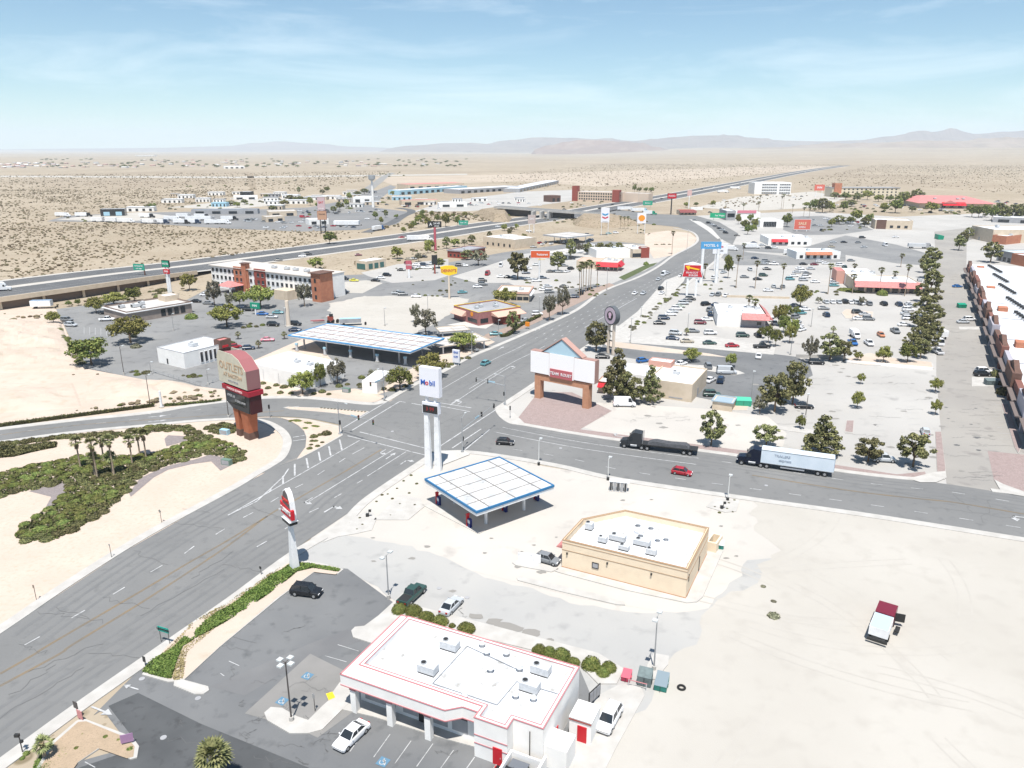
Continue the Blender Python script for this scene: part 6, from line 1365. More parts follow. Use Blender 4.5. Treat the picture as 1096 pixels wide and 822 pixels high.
tree(761,477,441,27,'stone_pine','small pine with layered crown above the flatbed trailer'); tree(740,387,372,19,'mesquite','small thin tree on the island above the beige corner shop'); tree(782,393,377,13,'mesquite','thin tree beside the silver van')
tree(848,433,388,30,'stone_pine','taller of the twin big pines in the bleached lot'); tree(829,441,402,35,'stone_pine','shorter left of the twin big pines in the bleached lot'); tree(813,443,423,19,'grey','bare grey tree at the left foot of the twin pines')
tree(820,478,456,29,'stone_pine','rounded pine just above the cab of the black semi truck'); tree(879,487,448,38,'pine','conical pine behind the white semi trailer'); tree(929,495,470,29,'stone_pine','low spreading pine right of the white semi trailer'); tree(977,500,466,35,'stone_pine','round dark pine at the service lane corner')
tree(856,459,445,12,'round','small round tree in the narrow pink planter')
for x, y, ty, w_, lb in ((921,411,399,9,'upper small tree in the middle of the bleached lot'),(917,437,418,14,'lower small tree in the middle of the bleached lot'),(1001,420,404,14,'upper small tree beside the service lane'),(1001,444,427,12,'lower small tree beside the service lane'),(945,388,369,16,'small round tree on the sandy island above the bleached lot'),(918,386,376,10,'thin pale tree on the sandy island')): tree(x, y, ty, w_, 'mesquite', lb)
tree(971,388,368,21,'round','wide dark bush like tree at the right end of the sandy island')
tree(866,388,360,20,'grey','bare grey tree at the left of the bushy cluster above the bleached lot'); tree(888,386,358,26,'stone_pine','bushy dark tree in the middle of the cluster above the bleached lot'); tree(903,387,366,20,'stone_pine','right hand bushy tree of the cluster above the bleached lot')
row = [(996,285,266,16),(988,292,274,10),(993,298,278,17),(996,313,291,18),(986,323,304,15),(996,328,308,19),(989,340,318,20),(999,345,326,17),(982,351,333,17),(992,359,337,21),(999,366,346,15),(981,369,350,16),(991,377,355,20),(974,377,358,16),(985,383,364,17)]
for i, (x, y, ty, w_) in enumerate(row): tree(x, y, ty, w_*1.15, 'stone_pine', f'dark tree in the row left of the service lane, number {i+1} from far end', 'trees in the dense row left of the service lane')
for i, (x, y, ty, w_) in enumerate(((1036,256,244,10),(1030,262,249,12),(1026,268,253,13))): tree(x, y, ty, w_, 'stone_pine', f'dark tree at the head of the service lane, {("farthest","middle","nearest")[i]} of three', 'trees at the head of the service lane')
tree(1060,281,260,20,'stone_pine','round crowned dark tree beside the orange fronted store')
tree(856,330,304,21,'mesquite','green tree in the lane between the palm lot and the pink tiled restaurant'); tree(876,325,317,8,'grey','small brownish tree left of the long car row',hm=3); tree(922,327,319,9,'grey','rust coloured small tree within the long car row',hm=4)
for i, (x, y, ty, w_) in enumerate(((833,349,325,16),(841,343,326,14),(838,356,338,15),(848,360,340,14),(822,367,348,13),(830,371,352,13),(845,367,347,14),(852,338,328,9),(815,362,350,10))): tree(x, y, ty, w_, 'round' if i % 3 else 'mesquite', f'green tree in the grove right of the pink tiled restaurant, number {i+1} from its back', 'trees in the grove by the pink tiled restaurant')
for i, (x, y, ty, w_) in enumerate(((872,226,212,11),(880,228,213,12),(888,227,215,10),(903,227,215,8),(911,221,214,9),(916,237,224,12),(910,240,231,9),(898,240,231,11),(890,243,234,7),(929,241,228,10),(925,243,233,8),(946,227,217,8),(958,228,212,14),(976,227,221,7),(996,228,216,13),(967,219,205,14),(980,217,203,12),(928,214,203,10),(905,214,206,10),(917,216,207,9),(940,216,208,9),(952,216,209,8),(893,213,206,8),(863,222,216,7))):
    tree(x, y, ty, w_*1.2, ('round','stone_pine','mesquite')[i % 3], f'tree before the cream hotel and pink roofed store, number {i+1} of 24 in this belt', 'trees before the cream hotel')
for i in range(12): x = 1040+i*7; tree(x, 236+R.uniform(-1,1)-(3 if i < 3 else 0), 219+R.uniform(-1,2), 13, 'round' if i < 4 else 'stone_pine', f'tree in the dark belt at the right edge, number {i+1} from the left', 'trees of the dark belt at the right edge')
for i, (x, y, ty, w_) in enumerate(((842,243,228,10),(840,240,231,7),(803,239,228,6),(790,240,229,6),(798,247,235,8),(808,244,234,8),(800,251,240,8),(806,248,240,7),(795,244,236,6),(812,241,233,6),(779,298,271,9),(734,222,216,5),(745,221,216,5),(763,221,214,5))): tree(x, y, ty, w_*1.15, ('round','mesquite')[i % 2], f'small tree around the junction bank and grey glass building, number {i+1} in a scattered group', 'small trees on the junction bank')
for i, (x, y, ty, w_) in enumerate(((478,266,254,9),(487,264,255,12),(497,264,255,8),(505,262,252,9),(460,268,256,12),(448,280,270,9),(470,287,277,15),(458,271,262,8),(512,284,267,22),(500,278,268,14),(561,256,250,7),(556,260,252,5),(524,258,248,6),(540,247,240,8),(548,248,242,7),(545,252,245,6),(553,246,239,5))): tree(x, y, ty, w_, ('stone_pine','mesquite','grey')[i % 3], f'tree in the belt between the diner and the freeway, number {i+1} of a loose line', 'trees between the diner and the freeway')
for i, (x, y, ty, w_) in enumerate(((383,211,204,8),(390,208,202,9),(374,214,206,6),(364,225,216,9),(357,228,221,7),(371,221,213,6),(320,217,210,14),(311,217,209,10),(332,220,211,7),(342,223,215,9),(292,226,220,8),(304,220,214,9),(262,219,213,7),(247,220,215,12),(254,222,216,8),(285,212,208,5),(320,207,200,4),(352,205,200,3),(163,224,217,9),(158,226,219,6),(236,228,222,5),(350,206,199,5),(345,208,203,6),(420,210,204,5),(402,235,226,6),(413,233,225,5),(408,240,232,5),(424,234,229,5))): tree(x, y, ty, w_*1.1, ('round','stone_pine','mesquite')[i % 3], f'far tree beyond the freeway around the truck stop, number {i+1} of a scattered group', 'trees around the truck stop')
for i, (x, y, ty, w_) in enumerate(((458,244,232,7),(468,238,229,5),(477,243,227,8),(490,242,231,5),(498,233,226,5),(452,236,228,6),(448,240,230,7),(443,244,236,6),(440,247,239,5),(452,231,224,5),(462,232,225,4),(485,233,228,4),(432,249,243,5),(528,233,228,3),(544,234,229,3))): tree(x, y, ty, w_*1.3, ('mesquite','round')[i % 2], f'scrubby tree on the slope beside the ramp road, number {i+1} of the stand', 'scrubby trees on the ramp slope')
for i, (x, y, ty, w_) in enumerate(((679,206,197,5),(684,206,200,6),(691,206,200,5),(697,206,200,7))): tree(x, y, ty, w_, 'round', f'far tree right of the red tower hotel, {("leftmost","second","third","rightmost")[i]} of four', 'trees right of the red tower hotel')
for i in range(120):
    x = R.uniform(40, 500); y = R.uniform(170.5, 179.5); g_ = G(x, y); o = thing('far_tree', 'dark tree dot among the houses of the distant town', 'tree', g_, R.uniform(0,6), 'trees of the distant town')
    t_, c_ = PT['round_lo'][i % 2]
    for me, nm in ((t_,'trunk'),(c_,'crown')): q = inst(me, nm, o); q.scale = (9+g_.y*.0015,)*2+(8,)

# palms
def fan(b, base, d, L, rng, m):
    """one fan leaf: stalk then a pleated fan"""
    d = d.normalized(); side = d.cross(Vector((0,0,1)));
    if side.length < .05: side = Vector((1,0,0))
    side.normalize(); up = side.cross(d)
    p = base+d*L*.45; b.add([base-side*.02, base+side*.02, p+side*.02, p-side*.02], [(0,1,2,3)], m[1])
    n = 7; pts = []
    for i in range(n+1):
        a = -1.15+2.3*i/n; r = L*.62*(1-.12*abs(a)); drop = -.16*L*(abs(a)/1.2)**1.5-.1*L
        pts.append(p+d*math.cos(a)*r+side*math.sin(a)*r+up*.0+Vector((0,0,drop)))
    for i in range(n):
        mid = (pts[i]+pts[i+1])/2; q = p.lerp(mid, .62)
        b.add([p, p.lerp(pts[i], .66)+up*.02, mid+(mid-p)*.12, p.lerp(pts[i+1], .66)], [(0,1,2,3)], m[0] if rng.random() < .7 else m[1])
def proto_palm(seed, hgt, crown=1.3, n=34, skirt=True, tr_=.16):
    rng = random.Random(seed); t_ = MB(); c_ = MB(); k = MB(); P = [Vector((math.sin(i*.4+seed)*.06*i/8*hgt*.12, math.cos(i*.3+seed)*.05*i/8*hgt*.1, hgt*i/8)) for i in range(9)]
    for i in range(8): t_.cyl(P[i], P[i+1], tr_*(1.25 if i == 0 else 1.05-.03*i), tr_*(1.02-.03*i), M_PBARK, 8, False)
    top = P[-1]
    for i in range(n):
        el = rng.uniform(-.75, 1.35); a = 2.4*i+rng.uniform(-.2,.2)
        d = Vector((math.cos(a)*math.cos(el), math.sin(a)*math.cos(el), math.sin(el)))
        fan(c_, top+Vector((0,0,-.05)), d, crown*rng.uniform(.8,1.1), rng, L_PALM)
    if skirt:
        for i in range(26):
            a = rng.uniform(0, 6.28); z0 = rng.uniform(-.2,-1.2); d = Vector((math.cos(a), math.sin(a), -2.2))
            fan(k, top+Vector((0,0,z0)), d, crown*.62, rng, [M_DEADF, M_DEADF])
    else: k.cyl(top+Vector((0,0,-.5)), top, tr_*1.2, tr_*1.5, M_DEADF, 8)
    return mesh_of(t_, 'trunk'), mesh_of(c_, 'crown'), mesh_of(k, 'dead_skirt')
PP = [proto_palm(3,8), proto_palm(5,8), proto_palm(8,8)]; PB = proto_palm(12,4.6,1.9,64,True,.3); PS = proto_palm(14,2.0,1.15,30,False,.2)
def palm(bx, by, ty, label, group=None, hm=None, wide=1, pr=None):
    g_ = G(bx, by); h_ = hm or max(2, HT((bx, by), ty)-.5); o = thing('palm_tree', label, 'palm tree', g_, R.uniform(0, 6), group)
    t_, c_, k_ = pr or PP[R.randrange(3)]; base = 8 if not pr else h_
    q = inst(t_, 'trunk', o); q.scale = (1.1, 1.1, h_/base)
    for me, nm in ((c_, 'crown'), (k_, 'dead_skirt')): q = inst(me, nm, o); q.location.z = h_-base; q.scale = (1.0*wide,)*2+(1,)
    return o
for i, a in enumerate(((86.4,501,469),(104.4,511.7,471),(111.6,495,467),(122.4,509.6,467),(141.6,496,468),(150,488,461),(156.5,490,461),(102,510,486),(121,508,485))):
    palm(*a, f'slim fan palm rising from the curving planted bed, {("leftmost","second tall one from the left","third tall one from the left","fourth tall one from the left","lone one right of the gap","left one of the right hand pair","rightmost","short one beside the second","short one beside the fourth")[i]}', 'palms of the planted bed', wide=1.1)
for i, a in enumerate(((620,318,285),(624,313,282),(627,313,281),(632,310.5,281),(639,308,284),(622,316,281),(630,311,279))): palm(*a, f'fan palm in the dense cluster west of the main road, number {i+1} from the left', 'palms of the cluster by the main road', wide=1.5)
for i, a in enumerate(((787.6,308.3,274),(808,309,280),(836.5,310.5,283),(795,278,261),(754,299,283),(719,272.5,248),(800,341,317),(807,341,321),(886,315,283),(912,314,294),(913.5,295,283),(940.5,314,287),(955.8,309,291),(968,317,284),(963.9,286,272))):
    palm(*a, f'fan palm east of the road, {("tall one left of the parking lot","tall one at the near lot middle","tall one at the lot right end","short one beside the box truck","stout one right of the arrow sign","stout one at the bend island","left of the pair over the pink tiled eave","right of the pair over the pink tiled eave","tall thin one before the long car row","stout one left of the pink eave shop","one behind the stout bushy palm","thin one at the left of the pink eave","short one at the middle of the pink eave","tall one at the right of the pink eave","bushy one behind the white roof")[i]}', 'palms of the shopping centre', wide=1.35)
for i, x in enumerate((664,668,672)): palm(x, 245, 232, f'far fan palm behind the shell shaped sign, {("left","middle","right")[i]} of three', 'palms by the round orange sign', wide=1.3)
for i, (x, y, ty) in enumerate(((813,222,209),(838,224,208),(836,224,210),(848,228,219),(860,232,222),(866,233,222),(795,233,218),(811,232,216))): palm(x, y, ty, f'far fan palm near the grey buildings below the freeway, number {i+1}', 'far palms near the grey buildings', wide=1.6)
palm(232,845,0,'big shaggy fan palm cut by the lower picture edge', hm=4.6, pr=PB)
palm(48,811,0,'small fan palm in the gravel island at the lower left corner', hm=2.0, pr=PS)
for x, y, lb in ((304.5,362,'small palm beside the pink car'),(277,372,'small palm right of the dark blue hatchback'),(255,362,'small palm left of the pink car')): palm(x, y+1, 0, lb, 'small palms of the drive-in', hm=1.6, pr=PS)
palm(891.5,357,0,'short palm in the lot below the two grey cars', hm=2.6, pr=PS); palm(734.5,359,0,'short palm beside the island left of the pink tiled restaurant', hm=3.6, pr=PS)

# shrubs
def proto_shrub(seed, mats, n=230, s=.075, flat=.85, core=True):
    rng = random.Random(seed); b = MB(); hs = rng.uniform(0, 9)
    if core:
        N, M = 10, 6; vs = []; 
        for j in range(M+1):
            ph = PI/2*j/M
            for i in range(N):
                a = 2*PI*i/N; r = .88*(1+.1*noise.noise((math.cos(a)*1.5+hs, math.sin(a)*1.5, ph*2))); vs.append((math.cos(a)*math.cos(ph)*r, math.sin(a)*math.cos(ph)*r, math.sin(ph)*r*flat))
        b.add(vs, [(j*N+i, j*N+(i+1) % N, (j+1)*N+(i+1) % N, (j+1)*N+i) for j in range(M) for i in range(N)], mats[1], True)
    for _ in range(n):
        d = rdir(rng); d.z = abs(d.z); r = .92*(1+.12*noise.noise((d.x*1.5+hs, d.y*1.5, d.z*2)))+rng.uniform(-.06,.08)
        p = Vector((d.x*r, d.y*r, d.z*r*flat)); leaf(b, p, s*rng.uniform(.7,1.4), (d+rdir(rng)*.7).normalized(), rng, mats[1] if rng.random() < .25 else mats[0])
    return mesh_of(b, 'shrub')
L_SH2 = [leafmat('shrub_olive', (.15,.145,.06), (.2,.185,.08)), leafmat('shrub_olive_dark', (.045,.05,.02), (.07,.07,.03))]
SH = [proto_shrub(i, L_BUSH, 420, .065) for i in range(3)]; SH2 = [proto_shrub(10+i, L_SH2, 260, .08) for i in range(3)]; SH3 = [proto_shrub(20+i, L_GREY, 120, .09, .8, True) for i in range(2)]
SHN = [proto_shrub(30+i, L_BUSH, 1500, .035) for i in range(2)]
def shrub(px, py, r, label, group=None, ms=None, h_=None, name='shrub', g_=None):
    g_ = g_ or G(px, py); me = (ms or SH)[R.randrange(len(ms or SH))]; o = inst(me, name, None, g_, R.uniform(0, 6)); o.scale = (r, r, h_ or r*.9); return tag(o, label, 'bush', group)
nb = ((427.6,655,1.25),(443,657,1.35),(456,664,1.35),(471,668,1.3),(484,671.5,.6),(499,676,1.35),(577,698,1.05),(588,700,1.0),(601,704,1.3),(613.7,711,.95),(633,714,1.35),(645,722,1.0),(651.5,717,1.1),(641,718,.7))
for i, (x, y, r) in enumerate(nb): shrub(x, y, r, f'clipped round green bush behind the white restaurant, number {i+1} from the left', 'clipped bushes behind the white restaurant', SHN, r*1.25)
SMB = MB()
def small_shrub(x, y, r, ms):
    me = ms[R.randrange(len(ms))]; g_ = G(x, y); a = R.uniform(0,6); ca, sa = math.cos(a)*r, math.sin(a)*r; k = len(SMB.v)
    ids = [SMB.mi(m) for m in me.materials]; pp = list(me.polygons)[:60]+list(me.polygons)[60::3]; SMB.v += [(g_.x+v.co.x*ca-v.co.y*sa, g_.y+v.co.x*sa+v.co.y*ca, v.co.z*r*.9) for v in me.vertices]
    for p in pp: SMB.f.append(tuple(k+i for i in p.vertices)); SMB.m.append(ids[p.material_index]); SMB.sm.append(False)
# clipped bushes elsewhere
for i, (x, y, r) in enumerate(((228,458,1.3),(222,459,1.0),(234,460,1.0),(238,456,1.4),(243,457,1.4),(249,458,1.2),(254,460,1.2),(232,463,1),(226,462,.8),(236,464,.9),(244,462,.9),(248,463,.9))): shrub(x, y, r, f'dark round bush in the cluster left of the outlet sign legs, number {i+1} of twelve', 'bushes beside the outlet sign', SH2)
for i, (x, y, r) in enumerate(((336,468.5,1.1),(342.5,466.5,.8),(349.5,465.5,1.35),(334,473,.7),(338,473,.7),(331.5,481,.8),(340,478.5,.7),(345,474.5,.6),(333,477,.6))): shrub(x, y, r, f'small round bush on the corner island, number {i+1} of nine', 'bushes of the corner island', SH2)
for i, (x, y, w_, d_) in enumerate(((318,451,3.2,1.5),(330,453.5,3,1.3),(338,457,3,1.2),(327,459,1.8,1.2),(312,451,1.5,1))):
    o = shrub(x, y, 1, f'flat bright green mat plant on the corner island, number {i+1} of five', 'mat plants of the corner island', SH, .45); o.scale = (w_*.6, d_*.8, .4); o.rotation_euler.z = rad(-26)
for i in range(14):
    x = 344+i*3.6; small_shrub(x, 437.4+i*.32, .5, SH3)
for i, (x, y) in enumerate(((287,416),(281.5,411),(296,413),(304,415),(311.5,421.5),(284,423),(300,421),(345,420),(336,422),(352,422.5),(312,413),(363,414),(372,412))): shrub(x, y, R.uniform(.7,1.3), f'bush in the verge before the closed white store, number {i+1} as a scattered group', 'bushes before the closed white store', SH2)
for i, (x, y) in enumerate(((470,395),(474,392.5),(480,393.5),(482.5,391),(490,387),(494,384.5),(501,384),(463,401),(458,404),(404,418),(410,417),(420,418),(434,414),(440,411))): shrub(x, y, R.uniform(.8,1.2), f'bush in the sandy verge right of the road sign, number {i+1} as a scattered group', 'bushes in the verge by the long canopy', SH2)
for nm, P_, w_, hh_, lb in (('hedge',[(536,361),(545,359),(556,350),(578,339)],1.1,1.2,'clipped hedge with trees west of the main road'),('hedge',[(0,457),(60,449),(140,438.5),(165,435)],1.0,.9,'long low dark hedge above the outlet road'),('hedge',[(176,435),(220,431.5),(237,429)],.8,.7,'short low hedge continuing right of the white post')):
    q = path(P_); b = MB(); rng = random.Random(4)
    ribbon(b, q, -w_*.42, w_*.42, 0, hh_*.85, L_SH2[1])
    T = lens(q)[-1]
    for _ in range(int(T*55)):
        p = sub(q, rng.uniform(0,T-.02), T)[0]+Vector((rng.uniform(-.5,.5)*w_, rng.uniform(-.5,.5)*w_, 0)); p.z = hh_*rng.uniform(.3,1.05); leaf(b, p, .13, rdir(rng), rng, (L_BUSH+L_SH2)[rng.randrange(4)])
    one(b, nm, lb, 'hedge')
# planted bed
def inside(p, poly):
    c = False; n = len(poly)
    for i in range(n):
        a, d = poly[i], poly[i-1]
        if (a[1] > p[1]) != (d[1] > p[1]) and p[0] < (d[0]-a[0])*(p[1]-a[1])/(d[1]-a[1])+a[0]: c = not c
    return c
BED = [(-40,513),(0,506),(40,497),(80,490),(110,489),(140,487.5),(154,488),(175,482),(197,475.5),(203,470),(196,463),(185,461),(150,464.5),(120,468.5),(118,466),(150,458),(175,455),(197,455.5),(206,458),(216,463.8),(233.4,472.6),(251,477),(262.6,484),(261,490),(249.5,497.4),(243.6,494.5),(240.7,490),(223,487),(217.4,484),(210,490),(179.4,498.8),(162,504.7),(149,510),(140,519),(138.5,525),(115.8,545.8),(82.7,566),(62,576.8),(27,580),(15.5,574.7),(20.7,565),(41,552),(62,537.5),(76.5,521),(70,516.8),(31,525),(12,529),(0,532),(-40,540)]
sheet('gravel_bed', [(31,526),(70,515),(78,518),(80,524),(70,538),(48,545),(55,532)], .06, M_GRAV); sheet('gravel_bed', [(138,528),(150,512),(165,505),(180,499),(212,491),(224,487),(243,490),(246,499),(236,504),(226,494),(205,497),(180,503),(165,511),(140,532)], .06, M_GRAV)
sheet('gravel_bed', [(180,466),(198,467),(200,472),(178,478),(176,470)], .06, M_GRAV); sheet('gravel_bed', [(20,480),(28,482),(30,486),(18,486)], .06, M_GRAV) if 0 else None
rng = random.Random(5); pts = []; tries = 0
while len(pts) < 190 and tries < 60000:
    tries += 1; x = rng.uniform(-15, 264); y = rng.uniform(455, 582)
    if not inside((x, y), BED): continue
    g_ = G(x, y)
    dmin = 2.0
    if all((g_-q[0]).length > dmin for q in pts): pts.append((g_, x, y))
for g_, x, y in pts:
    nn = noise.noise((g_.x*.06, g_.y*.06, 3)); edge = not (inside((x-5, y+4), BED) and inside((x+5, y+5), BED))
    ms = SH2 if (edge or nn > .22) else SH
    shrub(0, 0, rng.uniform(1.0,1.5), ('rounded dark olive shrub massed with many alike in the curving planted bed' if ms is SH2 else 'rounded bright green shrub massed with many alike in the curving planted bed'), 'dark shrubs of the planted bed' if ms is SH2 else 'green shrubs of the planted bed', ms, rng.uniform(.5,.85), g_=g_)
for i, (x, y) in enumerate(((2,476),(9,475.6),(17,475),(27,474),(34,472.5),(42,472),(49,471.5),(56,469.5),(64,469),(68,468.5),(75,468.3),(80,468),(87,467.5),(95,467),(101,466),(108,466),(113,465),(118,465))): shrub(x, y, R.uniform(1.0,1.3), f'round dark bush in the row beside the outlet road, number {i+1} from the left edge', 'row of round bushes beside the outlet road', SH2)
def ground_cover(name, px, label, n, mats, h_=.45, s=.12):
    b = MB(); rng = random.Random(len(px)); xs_ = [p[0] for p in px]; ys_ = [p[1] for p in px]; k = 0
    while k < n:
        x, y = rng.uniform(min(xs_), max(xs_)), rng.uniform(min(ys_), max(ys_))
        if not inside((x, y), px): continue
        g_ = G(x, y)
        if name != 'ground_cover' and noise.noise((g_.x*.35, g_.y*.35, 7)) < rng.uniform(-.45,.05): continue
        g_.z = .05+rng.random()*h_*(.6+.8*max(0, noise.noise((g_.x*.4, g_.y*.4, 0))+.3)); d = rdir(rng); d.z = abs(d.z)+.5
        leaf(b, g_, s*rng.uniform(.7,1.5), d.normalized(), rng, mats[rng.randrange(len(mats))]); k += 1
    o = b.build(name); o['label'] = label; o['category'] = 'plants'; o['kind'] = 'stuff'; return o
ground_cover('ground_cover', [(-20,482),(20,479),(40,476),(61,474),(60,479),(35,484),(15,489),(-20,492)], 'dark low ground cover along the row of round bushes at the left edge', 9000, L_SH2, .6, .16)
ground_cover('ground_cover', BED, 'low leafy ground cover beneath the shrubs of the curving bed', 15000, L_SH2+L_BUSH[1:], .35, .16)
ground_cover('grass', [(153,720),(163,708),(180,700),(205,676),(225,663),(250,648),(270,632),(300,612),(312,604),(340,606),(365,610),(362,613),(335,609),(318,613),(300,628),(276,645),(240,668),(212,683),(196,693),(190,706),(183,728),(165,724)], 'lush green grass clumps in the kerbed strip beside the main road', 42000, [mat('grass_blade', (.12,.19,.035), .8, (.18,.23,.06), .6), mat('grass_blade_dark', (.06,.1,.02), .8)], .5, .09)
ground_cover('dry_grass', [(176,700),(205,668),(240,648),(275,625),(300,608),(300,616),(270,640),(236,668),(200,700),(196,728),(186,730)], 'dry straw coloured grass along the kerbed strip', 7000, [mat('dry_grass_blade', (.3,.25,.12), .9, (.22,.18,.09), 1)], .3, .08)
ground_cover('grass', [(28,850),(40,808),(56,798),(70,800),(72,808),(62,822),(50,850)], 'dark green lawn patch around the small palm at the lower left corner', 7000, [MATS['grass_blade'], MATS['grass_blade_dark']], .15, .07)
for i, (x, y) in enumerate(((57,793),(88,787),(82,802),(113,790),(127,793),(139,803),(28,807),(24,812))): shrub(x, y, R.uniform(.28,.5), f'tiny shrub on the gravel island at the lower left, number {i+1} of eight', 'tiny shrubs of the gravel island', SH)
for x, y, lb in ((828,660,'dry bush alone on the pale dirt lot'),(828,644,'sparse weed above the dry bush on the pale dirt lot'),(817,628,'tiny weed farthest up on the pale dirt lot')): shrub(x, y, 1.0 if y > 650 else .5, lb, None, SH3, .7 if y > 650 else .25)
for i, (x, y) in enumerate(((382,567),(374,560),(385,555),(388,562),(403,537),(409,530),(420,534),(415,529),(425,523),(432,515),(440,509),(446,518),(428,540),(418,552),(433,553),(444,541),(412,522),(438,528))): shrub(x, y, R.uniform(.2,.38), 'small dark plant scattered in the sand beds before the small canopy', 'small plants in the sand beds', SH2)
for i, (x, y) in enumerate(((765,543),(780,539),(786,536),(778,545),(770,549),(784,548),(545,520))): shrub(x, y, R.uniform(.2,.35), 'small dark plant on the pale pads along the cross street', 'small plants along the cross street', SH2)
# landscaped bank right of the main road
rng = random.Random(9); n_ = 0
for i in range(46):
    t_ = rng.random(); x = 676+(742-676)*t_+rng.uniform(-2,2); y = 352-(352-300)*t_+rng.uniform(-3,3); n_ += 1
    small_shrub(x, y, rng.uniform(.7,1.3), SH3 if i % 3 else SH)
for i in range(40):
    t_ = rng.random(); x = 62+(88-62)*t_+rng.uniform(-2,2); y = 352+(392-352)*t_+rng.uniform(-2,2)
    small_shrub(x, y, rng.uniform(.7,1.5), SH3 if i % 2 else SH)
ZB = [((210,368),(256,366)),((140,398),(160,402)),((196,404),(215,402)),((260,347),(300,352)),((445,311),(480,318)),((160,312),(185,318)),((560,305),(600,312)),((640,300),(600,318)),((905,308),(980,312)),((860,312),(910,316)),((745,300),(790,312)),((380,404),(420,416)),((660,246),(700,252)),((440,306),(500,300)),((420,287),(480,290)),((560,312),(620,300)),((700,262),(745,262)),((620,316),(650,305))]
for k_, (p, q) in enumerate(ZB):
    for i in range(9): small_shrub(rng.uniform(p[0],q[0]), rng.uniform(min(p[1],q[1]),max(p[1],q[1])), rng.uniform(.6,1.3), (SH,SH2,SH3)[i % 3])
shrub(142,361,1.6,'straw coloured bush at the foot of the wide olive tree',None,SH3); shrub(145.5,372,1.9,'yellowish bush below the wide olive tree by the brown restaurant',None,SH3)
shrub(205,341,2.6,'dark green round bush at the right end of the brown restaurant',None,SH,2.6); shrub(173,318,3.6,'bright green sprawling bush behind the brown restaurant',None,SH,1.8); shrub(173,311.5,3.2,'olive sprawling bush beside the green white tall sign',None,SH2,1.6); shrub(691.5,283.5,1.8,'dark round bush at the lawn corner of the red awning restaurant',None,SH,2.2)
shrub(779,279,2.2,'dark round bush beside the hamburger lot entrance',None,SH,4); shrub(1065,403,1.6,'dark bush by the black and white SUVs of the service lane',None,SH2,2.4); shrub(1073,422,1.9,'dark bush at the mall corner planter',None,SH2,2.6); shrub(1070,412,1.2,'small bush beside the planter at the mall',None,SH2,1.4)
shrub(917.5,312,4.5,'wide green bush left of the pink eave shop',None,SH,2); shrub(944,316,2.6,'round green bush before the pink eave',None,SH,3); shrub(905,311,4,'low green bush mass left of the stout palm',None,SH,1.5)

for pq, n, r0 in (([(180,222),(330,214)],30,2.4),([(330,228),(420,214)],24,2.6),([(430,240),(520,228)],34,2),([(560,236),(700,240)],40,1.7),([(860,222),(1060,228)],50,2.2),([(600,222),(680,208)],20,2),([(880,246),(960,238)],16,1.8),([(120,236),(60,233)],6,2),([(200,200),(440,186)],30,3)):
    for i in range(n):
        t_ = rng.random(); small_shrub(pq[0][0]+(pq[1][0]-pq[0][0])*t_, pq[0][1]+(pq[1][1]-pq[0][1])*t_+rng.uniform(-3,3), rng.uniform(.6,1.2)*r0, (SH,SH2,SH3)[i % 3])
o = SMB.build('landscaping_shrubs'); o['label'] = 'many small landscaping shrubs in the verges and parking planters'; o['category'] = 'shrubs'; o['kind'] = 'stuff'
# creosote scrub of the open desert: uncountable, one object
def scrub(name, label, regions, seed, mats):
    rng = random.Random(seed); b = MB()
    for px_, n, rmin, rmax in regions:
        xs_ = [p[0] for p in px_]; 
        W_P = [G(*p) for p in px_]; X0, X1 = min(p.x for p in W_P), max(p.x for p in W_P); Y0, Y1 = min(p.y for p in W_P), max(p.y for p in W_P); WP = [(p.x, p.y) for p in W_P]
        k = 0; tr_ = 0
        while k < n and tr_ < n*40:
            tr_ += 1; x, y = rng.uniform(X0,X1), rng.uniform(Y0,Y1)
            if not inside((x,y), WP) or noise.noise((x*.02, y*.02, seed)) < rng.uniform(-.5,.15): continue
            k += 1; r = rng.uniform(rmin, rmax)*(1 if rng.random() < .85 else 1.6); h_ = r*rng.uniform(.6,1.1); m = mats[rng.randrange(len(mats))]
            n5 = 6; a0 = rng.uniform(0,6); vs = []
            for i in range(n5): a = a0+2*PI*i/n5; q = r*rng.uniform(.65,1.15); vs.append((x+math.cos(a)*q*.7, y+math.sin(a)*q*.7, .0))
            for i in range(n5): a = a0+2*PI*i/n5; q = r*rng.uniform(.7,1.2); vs.append((x+math.cos(a)*q, y+math.sin(a)*q, h_*rng.uniform(.45,.8)))
            vs.append((x, y, h_))
            b.add(vs, [(i,(i+1)%n5,n5+(i+1)%n5,n5+i) for i in range(n5)]+[(n5+i,n5+(i+1)%n5,2*n5) for i in range(n5)], m)
    o = b.build(name); o['label'] = label; o['category'] = 'scrub'; o['kind'] = 'stuff'
MS = [mat('creosote_a', (.2,.16,.1), .95, (.16,.13,.08), .3), mat('creosote_b', (.15,.13,.075), .95), mat('creosote_c', (.25,.2,.13), .95), mat('creosote_d', (.15,.115,.075), .95)]
